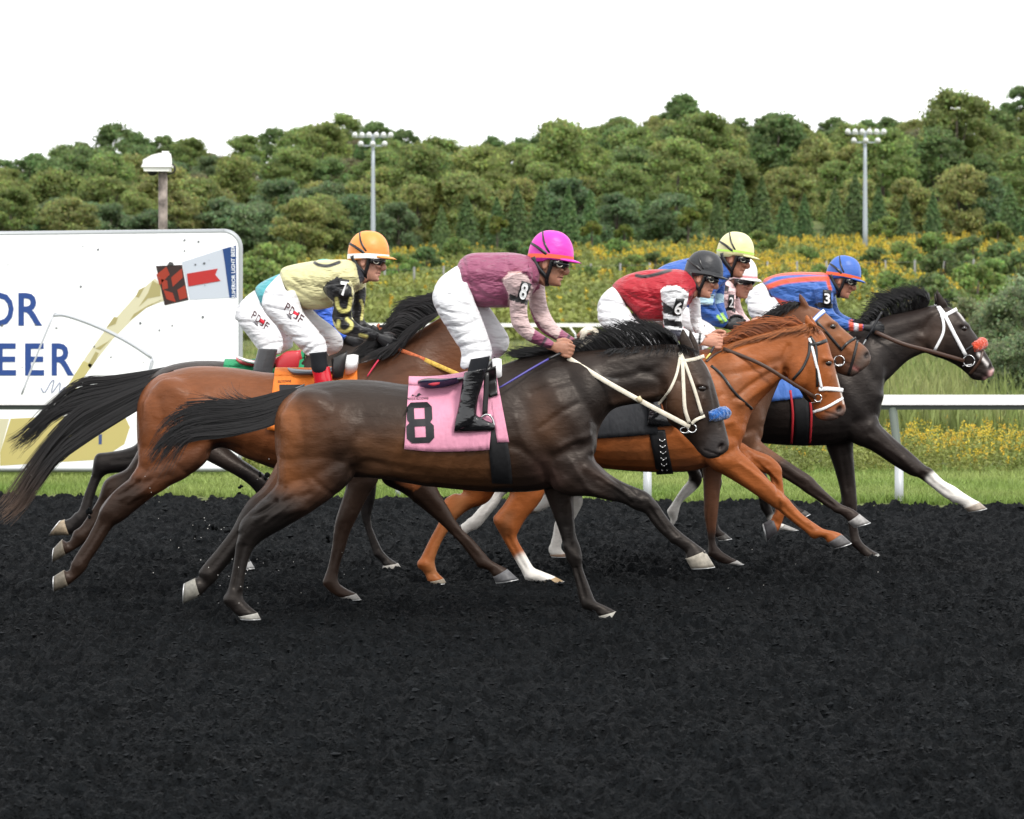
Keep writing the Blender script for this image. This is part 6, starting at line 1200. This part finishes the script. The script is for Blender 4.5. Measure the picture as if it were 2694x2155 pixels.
ab = jpatch(J8, 'armband', [(722, 392), (788, 412)], [(692, 498), (742, 522)], TB, m_band, off=.012)
jprint(J8, 'number', '8', (700, 505), (44, 16), (26, -108), TB, m_num, bold=.035, parent=ab, off=.019, lab='white number eight on the black armband')
jpatch(J8, 'collar', [(750, 225), (800, 250)], [(790, 400), (850, 405)], TB, mat('maroon_silk', MAR, .5, .3), off=.008)
obj('stirrup_iron', *tube([P(*TB(*q), 20 - .31) for q in [(455, 1280), (480, 1262), (510, 1262), (532, 1290), (542, 1330), (538, 1356), (500, 1366), (460, 1364)]], .006, 8, 3), m_steel, H8.root, H8.L)
obj('stirrup_strap', *tube([P(*TB(*q), 20 - .3) for q in [(492, 985), (492, 1080), (486, 1180), (482, 1262)]], .016, 8, 3, flat=.35), m_leather_b, H8.root, H8.L)
whip('black riding whip with a blue and white shaft held by the maroon jockey', [(1180, 744, -.13), (1155, 756, -.16), (1120, 776, -.2), (1085, 797, -.25), (1051, 817, -.29)], .009, 20., mat('whip_blue', (.06, .05, .25), .4, .4), .3)
# ---- jockey seven
CRM, BK = (.54, .51, .27), (.0095, .0095, .011)
J7 = jockey('jockey in a cream jacket with black sleeves, orange helmet and armband seven', 21.5, TA,
  [(385, 340, 440, 470, .12), (410, 305, 490, 545, .155), (500, 280, 580, 578, .175), (640, 258, 690, 572, .18), (760, 254, 770, 540, .19), (850, 256, 880, 460, .17), (890, 280, 930, 400, .10), (905, 300, 945, 390, .08)],
  [(390, 345, 440, 470, .13), (350, 380, 500, 580, .165), (290, 450, 520, 620, .17), (268, 520, 440, 660, .13)],
  [([(500, 450, 280, 480), (530, 580, 268, 560), (580, 650, 330, 650), (635, 715, 410, 725), (680, 775, 480, 795), (692, 825, 540, 860), (690, 858, 570, 882)], -.11, -.23), ([(560, 540, 430, 560), (640, 620, 500, 680), (720, 680, 580, 760), (785, 750, 660, 830), (795, 810, 690, 860), (770, 850, 700, 880), (720, 872, 690, 885)], .11, .23)],
  [([(850, 400, 665, 430), (868, 470, 690, 490), (860, 540, 732, 555), (850, 610, 722, 620), (870, 650, 738, 690), (915, 685, 790, 738), (970, 700, 880, 758), (1015, 722, 960, 778), (1030, 735, 1000, 780)], -.2, -.12), ([(945, 400, 860, 430), (945, 480, 850, 510), (935, 560, 850, 600), (930, 630, 855, 660), (950, 665, 900, 710), (1000, 690, 960, 730)], .2, .1)],
  [((1025, 757), (1105, 800), -.115, 1), ((1000, 712), (1080, 760), .08, -1)], (935, 268), 4, 1.06, (.80, .28, .06), CRM, band=(.85, .82, .78), bandh=(.022, .052), gloves=[(0, BK), (1, BK)],
  jfill=[([(660, 445), (690, 400), (760, 365), (800, 380), (850, 440), (862, 560), (850, 640), (1020, 715), (1050, 790), (960, 790), (790, 745), (715, 620), (735, 530), (690, 490)], BK, (-.5, .02)), ([(870, 470), (940, 430), (950, 560), (935, 640), (1010, 690), (1000, 740), (860, 680), (845, 560)], BK, (.03, .5)), ([(875, 275), (900, 270), (945, 390), (905, 410)], (.015, .017, .025))],
  jpaint=[([(752, 510), (760, 560), (790, 588), (830, 578), (845, 510)], 4.2, (.62, .58, .18)), ([(765, 655), (765, 700), (800, 722), (840, 705), (850, 670), (820, 640)], 4.0, (.62, .58, .18)), ([(905, 745), (945, 755)], 4, (.62, .58, .18)), ([(612, 275), (640, 290), (700, 295), (770, 272)], 4, BK), ([(910, 520), (925, 570), (915, 640)], 3, (.62, .58, .18), (0, .5))],
  jstroke=[([(440, 430), (600, 520), (720, 545)], 5, -.006), ([(420, 340), (520, 420)], 5, -.005), ([(660, 440), (700, 395), (760, 365)], 3, -.006), ([(560, 330), (600, 420)], 5, -.004)], pstroke=[([(300, 560), (400, 580), (500, 600)], 4, -.007), ([(470, 760), (560, 760), (660, 730)], 4, -.007), ([(560, 860), (620, 820), (690, 800)], 4, -.009), ([(290, 470), (400, 500)], 4, -.005), ([(520, 850), (560, 810), (600, 790)], 4, -.007), ([(450, 690), (520, 700)], 4, -.005)],
  boots=[([(708, 945, 590, 965), (715, 985, 600, 1010), (725, 1030, 610, 1060), (725, 1070, 620, 1110), (715, 1130, 610, 1180)], [(640, 1120, 605, 1215), (700, 1130, 690, 1215), (800, 1185, 800, 1212)], -.30, mat('red_boot', (.55, .012, .025), .16, .6))], socks=[([(690, 850, 575, 862), (690, 900, 583, 915), (700, 960, 595, 975), (690, 1005, 625, 1010)], -.31)])
ab = jpatch(J7, 'armband', [(772, 378), (836, 385)], [(765, 498), (832, 505)], TA, m_band, off=.012)
jprint(J7, 'number', '7', (778, 488), (52, 4), (2, -92), TA, m_num, bold=.03, parent=ab, off=.019, lab='white number seven on the black armband')
m_pdk = mat('badge_ink', (.05, .012, .016), .6, .3); m_pred = mat('badge_red', (.6, .02, .04), .6, .3)
def pdjf(J, TT, o0, k):
    ux = np.array([150, 130]) * k; 
    for i, ch in enumerate('PDJF'):
        o = (o0[0] + ux[0] * i * .25, o0[1] + ux[1] * i * .25)
        jprint(J, 'letter', ch, o, (ux[0] * .19, ux[1] * .19), (30 * k, -62 * k), TT, m_pdk, J.pbvh, .0, J.pants, .007, 'dark letter ' + ch)
    a = (o0[0] + ux[0] * .46, o0[1] + ux[1] * .46)
    jpatch(J, 'badge', [(a[0] + 15 * k, a[1] - 52 * k), (a[0] + 55 * k, a[1] - 25 * k)], [(a[0] + 5 * k, a[1] - 18 * k), (a[0] + 45 * k, a[1] + 8 * k)], TT, m_pred, J.pants, .006, 3, 3, .002, J.pbvh)
    jpatch(J, 'horse_emblem', [(o0[0] + 18 * k, o0[1] + 30 * k), (o0[0] + 60 * k, o0[1] + 48 * k)], [(o0[0] + 40 * k, o0[1] + 66 * k), (o0[0] + 62 * k, o0[1] + 84 * k)], TT, mat('badge_grey', (.16, .15, .16), .6, .3), J.pants, .006, 3, 3, .002, J.pbvh)
pdjf(J7, TA, (412, 578), .78)
whip('red riding whip with a black grip held by the orange helmet jockey', [(818, 724, -.14), (806, 742, -.16), (797, 758, -.18), (785, 775, -.2), (773, 793, -.22)], .008, 21.5, mat('whip_red', (.5, .02, .06), .4, .4), .4)
# ---- jockey six
RED = (.36, .011, .022)
J6 = jockey('jockey in a red jacket with striped sleeves, black helmet and armband six', 22.9, TC,
  [(270, 425, 345, 530, .11), (310, 385, 400, 590, .15), (390, 345, 455, 645, .17), (510, 320, 545, 655, .175), (620, 316, 640, 640, .185), (710, 318, 745, 570, .18), (765, 335, 805, 480, .11), (790, 355, 830, 455, .075)],
  [(280, 425, 350, 530, .12), (230, 460, 400, 610, .16), (185, 520, 410, 660, .17), (172, 590, 350, 710, .13)],
  [([(370, 560, 180, 560), (430, 650, 180, 650), (500, 720, 240, 720), (570, 790, 330, 800), (600, 860, 400, 880), (590, 930, 430, 960)], -.11, -.24), ([(430, 600, 250, 620), (540, 680, 380, 740), (620, 760, 480, 830), (640, 840, 520, 900), (610, 900, 520, 950)], .11, .24)],
  [([(770, 430, 590, 450), (768, 500, 598, 530), (745, 570, 605, 600), (725, 640, 602, 670), (735, 690, 610, 730), (780, 722, 680, 775), (840, 735, 760, 800), (880, 752, 830, 822)], -.2, -.12), ([(830, 440, 760, 480), (845, 530, 770, 570), (850, 620, 780, 660), (870, 690, 810, 730), (900, 740, 860, 780)], .2, .1)],
  [((870, 788), (985, 795), -.12, 1), ((905, 765), (990, 770), .06, -1)], (838, 378), 11, 1.05, (.022, .023, .026), RED, band=(.06, .062, .066), skin=(.52, .25, .17),
  jfill=[([(585, 455), (620, 425), (700, 425), (770, 470), (755, 560), (725, 640), (735, 700), (900, 745), (880, 830), (740, 800), (620, 735), (600, 650), (600, 560)], WHT, (-.5, .02)), ([(598, 525), (700, 590), (690, 625), (603, 600)], BK, (-.5, .02)), ([(602, 635), (735, 660), (728, 700), (610, 682)], BK, (-.5, .02)), ([(612, 712), (722, 712), (745, 760), (680, 800), (640, 760)], (.05, .05, .07), (-.5, .02)), ([(830, 440), (850, 530), (870, 690), (900, 745), (860, 790), (770, 660), (765, 570)], WHT, (.03, .5))],
  jpaint=[([(430, 358), (480, 365), (560, 350), (650, 322)], 4, BK), ([(842, 738), (838, 798)], 3, BK)], jstroke=[([(330, 450), (440, 520), (580, 560)], 5, -.006), ([(420, 620), (520, 560), (600, 540)], 5, -.006), ([(590, 450), (640, 425), (740, 450)], 3, -.006), ([(480, 380), (520, 480)], 5, -.004)],
  pstroke=[([(190, 600), (300, 600), (400, 620)], 4, -.007), ([(200, 520), (300, 540), (390, 560)], 4, -.006), ([(190, 660), (300, 650)], 4, -.006)],
  boots=[([(560, 950, 440, 960), (560, 1020, 450, 1040), (570, 1100, 470, 1130), (590, 1170, 495, 1230), (600, 1230, 498, 1300)], [(520, 1190, 498, 1335), (580, 1215, 560, 1340), (640, 1270, 635, 1338), (690, 1300, 690, 1325)], -.31)])
ab = jpatch(J6, 'armband', [(688, 505), (742, 512)], [(655, 608), (715, 622)], TC, m_band, off=.012)
jprint(J6, 'number', '6', (672, 606), (48, 8), (14, -80), TC, m_num, bold=.025, parent=ab, off=.019, lab='white number six on the black armband')
jprint(J6, 'lettering', 'BOUGHE', (378, 668), (105, 75), (18, -34), TC, m_ink, J6.pbvh, .0, J6.pants, .007)
whip('short whip with a yellow tip held by the red jockey', [(1504, 728, -.12), (1500, 736, -.14), (1496, 744, -.15), (1491, 750, -.16), (1486, 756, -.17)], .008, 22.9, mat('whip_yellow', (.7, .6, .15), .4, .4), .5)
# ---- jockey four
BLU, LBL = (.025, .095, .36), (.42, .62, .72)
J4 = jockey('jockey in a blue and pale blue jacket with a pale yellow helmet', 23.9, TC,
  [(500, 420, 560, 540, .11), (540, 340, 610, 600, .15), (620, 285, 690, 620, .17), (740, 250, 800, 600, .175), (860, 232, 890, 520, .18), (940, 240, 970, 440, .15), (975, 255, 1030, 380, .09), (990, 275, 1045, 360, .07)],
  [(500, 430, 560, 540, .12), (470, 480, 620, 620, .16), (450, 540, 660, 660, .16), (440, 600, 600, 700, .13)],
  [([(680, 520, 520, 560), (760, 560, 600, 640), (840, 620, 700, 700), (920, 680, 800, 760), (960, 740, 850, 810), (940, 800, 850, 850)], -.11, -.2), ([(700, 560, 540, 600), (800, 640, 660, 700), (900, 720, 780, 780), (930, 790, 840, 840)], .11, .2)],
  [([(960, 400, 800, 430), (945, 470, 810, 500), (940, 530, 805, 570), (955, 570, 815, 620), (985, 610, 870, 665), (1010, 635, 940, 690), (1030, 655, 990, 700)], -.2, -.1), ([(1010, 390, 930, 420), (1000, 470, 920, 500), (1000, 540, 925, 570), (1015, 600, 950, 640), (1030, 640, 990, 680)], .2, .08)],
  [((1018, 680), (1072, 690), -.1, 1), ((1020, 660), (1080, 670), .06, -1)], (1045, 252), 9, 1.06, (.66, .62, .32), BLU, band=(.45, .72, .12), bandh=(.05, .064), gloves=[(0, BK), (1, BK)], vox=.0095, skin=(.42, .19, .12),
  jfill=[([(800, 470), (860, 470), (935, 480), (925, 550), (805, 545)], LBL, (-.5, .02)), ([(930, 470), (1000, 480), (1000, 530), (925, 545)], LBL, (.03, .5))],
  jpaint=[([(958, 622), (985, 660)], 3.4, (.36, .66, .08)), ([(984, 608), (1008, 648)], 3.4, (.36, .66, .08))], jstroke=[([(860, 560), (960, 600)], 4, -.006), ([(820, 600), (920, 640)], 4, -.005)])
pdjf(J4, TC, (790, 655), .5)
# ---- jockey two
PNK = (.74, .52, .52)
J2 = jockey('jockey in a pale pink and black jacket with a white helmet, face turned to us', 24.7, TC,
  [(640, 480, 690, 600, .11), (680, 420, 750, 640, .15), (760, 390, 830, 660, .165), (860, 370, 910, 640, .17), (950, 365, 985, 580, .175), (1010, 380, 1050, 520, .15), (1040, 395, 1075, 470, .09), (1050, 410, 1085, 460, .07)],
  [(650, 500, 700, 600, .12), (620, 540, 760, 650, .15), (600, 600, 760, 700, .15), (620, 650, 740, 740, .12)],
  [([(800, 580, 660, 620), (880, 640, 740, 700), (940, 700, 820, 770), (950, 780, 860, 830)], -.11, -.2), ([(800, 600, 680, 640), (900, 680, 780, 740), (960, 760, 860, 820)], .11, .2)],
  [([(1070, 440, 950, 470), (1075, 510, 970, 540), (1070, 570, 985, 600), (1090, 600, 990, 650), (1130, 630, 1050, 690), (1165, 655, 1120, 700)], -.18, -.08), ([(1100, 450, 1030, 480), (1105, 530, 1040, 560), (1130, 600, 1060, 640), (1170, 650, 1120, 690)], .18, .06)],
  [((1160, 678), (1215, 685), -.08, 1), ((1165, 670), (1220, 680), .05, -1)], (1090, 398), 8, 1.0, (.80, .80, .80), PNK, yaw=-38, band=(.75, .3, .32), vox=.0095, skin=(.50, .25, .17), gloves=[],
  jfill=[([(975, 400), (1030, 430), (1025, 470), (965, 440)], BK), ([(985, 575), (1040, 555), (1075, 575), (1070, 600), (1030, 580), (990, 610)], BK, (-.5, .02)), ([(880, 370), (950, 365), (960, 420), (880, 430)], BK)])
ab = jpatch(J2, 'armband', [(1030, 478), (1064, 482)], [(1022, 568), (1060, 575)], TC, m_band, off=.010)
jprint(J2, 'number', '2', (1030, 562), (28, 4), (4, -66), TC, m_num, bold=.02, parent=ab, off=.017, lab='white number two on the black armband')
# ---- jockey three
OBL, ORG = (.038, .115, .38), (.60, .075, .028)
stripes = lambda l: [(p, 3.6, ORG) for p in l]
J3 = jockey('jockey in a blue jacket with orange stripes, blue helmet, armband three', 25.4, TG,
  [(30, 200, 80, 300, .11), (50, 178, 120, 360, .15), (130, 150, 220, 420, .17), (240, 138, 310, 430, .175), (340, 138, 390, 410, .18), (425, 142, 460, 340, .16), (455, 160, 500, 290, .09), (470, 175, 515, 270, .07)],
  [(30, 205, 80, 300, .12), (-20, 230, 110, 380, .16), (-60, 270, 120, 430, .165), (-85, 330, 60, 470, .13)],
  [([(110, 300, -70, 330), (160, 370, -60, 410), (220, 420, 0, 470), (280, 480, 90, 540), (300, 560, 150, 610), (280, 640, 170, 680)], -.11, -.23), ([(120, 330, 0, 400), (220, 420, 80, 480), (300, 500, 160, 560), (310, 580, 200, 640)], .11, .23)],
  [([(480, 220, 360, 250), (490, 300, 375, 330), (485, 360, 395, 395), (500, 400, 415, 440), (540, 430, 480, 480), (590, 455, 550, 512), (640, 470, 610, 526), (690, 475, 680, 522)], -.2, -.17), ([(500, 240, 430, 270), (510, 320, 440, 350), (530, 390, 470, 430), (590, 430, 550, 480), (690, 460, 670, 500)], .2, .1)],
  [((712, 500), (790, 512), -.17, 1), ((700, 478), (775, 474), .09, -1)], (528, 195), 13, 1.05, (.045, .125, .44), OBL, band=(.74, .12, .04), gloves=[(0, BK), (1, BK)], vox=.0095, skin=(.42, .19, .12),
  jpaint=[([(40, 192), (120, 154), (300, 142), (440, 146)], 4.6, ORG), ([(55, 238), (170, 200), (320, 184), (440, 180)], 6.0, ORG), ([(88, 318), (200, 352), (300, 358)], 7.2, ORG), ([(140, 388), (220, 400), (300, 398)], 4.5, ORG), ([(462, 160), (455, 200), (470, 250)], 4, ORG), ([(606, 460), (606, 540)], 5.5, ORG), ([(665, 460), (665, 540)], 5.5, ORG), ([(638, 460), (636, 540)], 4.2, WHT)],
  jfill=[([(360, 345), (400, 335), (490, 345), (485, 372), (400, 372)], BK, (-.5, .02))], jstroke=[([(350, 260), (380, 330)], 3, -.006), ([(150, 250), (260, 300), (340, 310)], 4, -.005)], pstroke=[([(-70, 340), (20, 350), (100, 370)], 4, -.006), ([(-60, 400), (40, 420), (140, 420)], 4, -.006)])
ab = jpatch(J3, 'armband', [(422, 252), (474, 255)], [(420, 350), (476, 356)], TG, m_band, off=.012)
jprint(J3, 'number', '3', (430, 342), (38, 2), (0, -68), TG, m_num, bold=.025, parent=ab, off=.019, lab='white number three on the black armband')
whip('dark whip held upright by the leading jockey', [(1857, 657, -.16), (1845, 678, -.18), (1833, 700, -.19), (1824, 714, -.15), (1817, 726, -.16)], .009, 25.4, m_alu, .75)
# ---- jockey five
TEA, RBL = (.07, .32, .36), (.04, .12, .55)
J5 = jockey('jockey in a teal and blue jacket half hidden behind the cream jacket, grey boots', 24.1, TA,
  [(225, 440, 270, 560, .11), (260, 405, 330, 620, .15), (350, 360, 440, 640, .165), (470, 315, 540, 620, .17), (580, 295, 630, 590, .175), (650, 300, 700, 500, .15), (680, 330, 730, 440, .09)],
  [(225, 450, 280, 560, .12), (160, 500, 320, 640, .16), (105, 570, 330, 680, .165), (92, 640, 270, 730, .13)],
  [([(310, 560, 100, 580), (345, 650, 110, 660), (380, 710, 170, 740), (405, 770, 215, 800), (405, 825, 250, 850), (385, 870, 265, 868)], -.11, -.22), ([(360, 600, 220, 640), (430, 690, 300, 740), (468, 760, 370, 830), (470, 820, 390, 870)], .11, .22)],
  [([(700, 400, 560, 440), (710, 480, 590, 520), (720, 560, 610, 600), (740, 640, 640, 690), (790, 710, 700, 760), (825, 745, 790, 790)], -.18, -.1), ([(720, 420, 640, 460), (730, 540, 650, 580), (760, 650, 690, 700), (820, 730, 780, 770)], .18, .08)],
  [((815, 768), (870, 790), -.1, 1), ((820, 750), (880, 770), .06, -1)], (655, 423), 3, 1.02, (.05, .36, .28), TEA, gloves=[(0, BK), (1, BK)], vox=.0095,
  jfill=[([(600, 480), (720, 480), (760, 620), (830, 740), (800, 800), (650, 700), (600, 600)], RBL)], pstroke=[([(110, 660), (200, 660), (300, 680)], 4, -.006), ([(250, 830), (320, 800), (400, 790)], 4, -.008)],
  boots=[([(372, 835, 245, 830), (360, 890, 232, 880), (345, 950, 215, 940), (330, 1020, 205, 1010), (320, 1090, 205, 1090)], [(240, 1060, 215, 1160), (320, 1075, 310, 1160), (420, 1130, 420, 1160)], -.29, m_bootg)])
pdjf(J5, TA, (198, 628), .72)

# ---------------------------------------------------------------- dirt thrown up by the hooves
rk = np.random.default_rng(3); pcs = []
for cx, cy, sx_, sy_, n, d in [(450, 1150, 45, 55, 24, 20.1), (500, 1230, 20, 45, 10, 19.8), (330, 1100, 90, 60, 5, 20.6), (640, 1180, 150, 30, 12, 20.4), (160, 1020, 60, 40, 5, 21.5), (500, 990, 60, 30, 4, 21.5), (1640, 1180, 120, 60, 8, 22.)]:
    for i in range(n):
        p = P(rk.normal(cx, sx_), min(rk.normal(cy, sy_), 1270), d + rk.normal(0, .2)); p[2] = max(p[2], .03); pcs.append(ball(p, rk.uniform(.0016, .0036, 3), 5, 4))
o = obj('flying_grit', *join(pcs), mat('pale_grit', (.6, .58, .55), .7, .2)); tag(o, kind='stuff', label='pale specks of grit thrown up behind the hooves')
pcs = []
for x, y, r_, d in [(556, 1004, .022, 20.8), (188, 1078, .020, 21.6), (507, 1022, .014, 21), (500, 1038, .010, 21), (452, 1108, .018, 20.3), (478, 1120, .013, 20.3), (410, 1130, .015, 20.4), (690, 1135, .016, 20.6), (190, 1092, .012, 21.6), (620, 1170, .010, 20.5), (390, 1210, .012, 20.2)]:
    for k in range(3): pcs.append(ball(P(x, y, d) + rk.normal(0, r_ * .6, 3), rk.uniform(.5, 1, 3) * r_, 7, 5))
o = obj('flying_clods', *join(pcs), m_track); tag(o, kind='stuff', label='black clods of track surface flying up from the hooves')
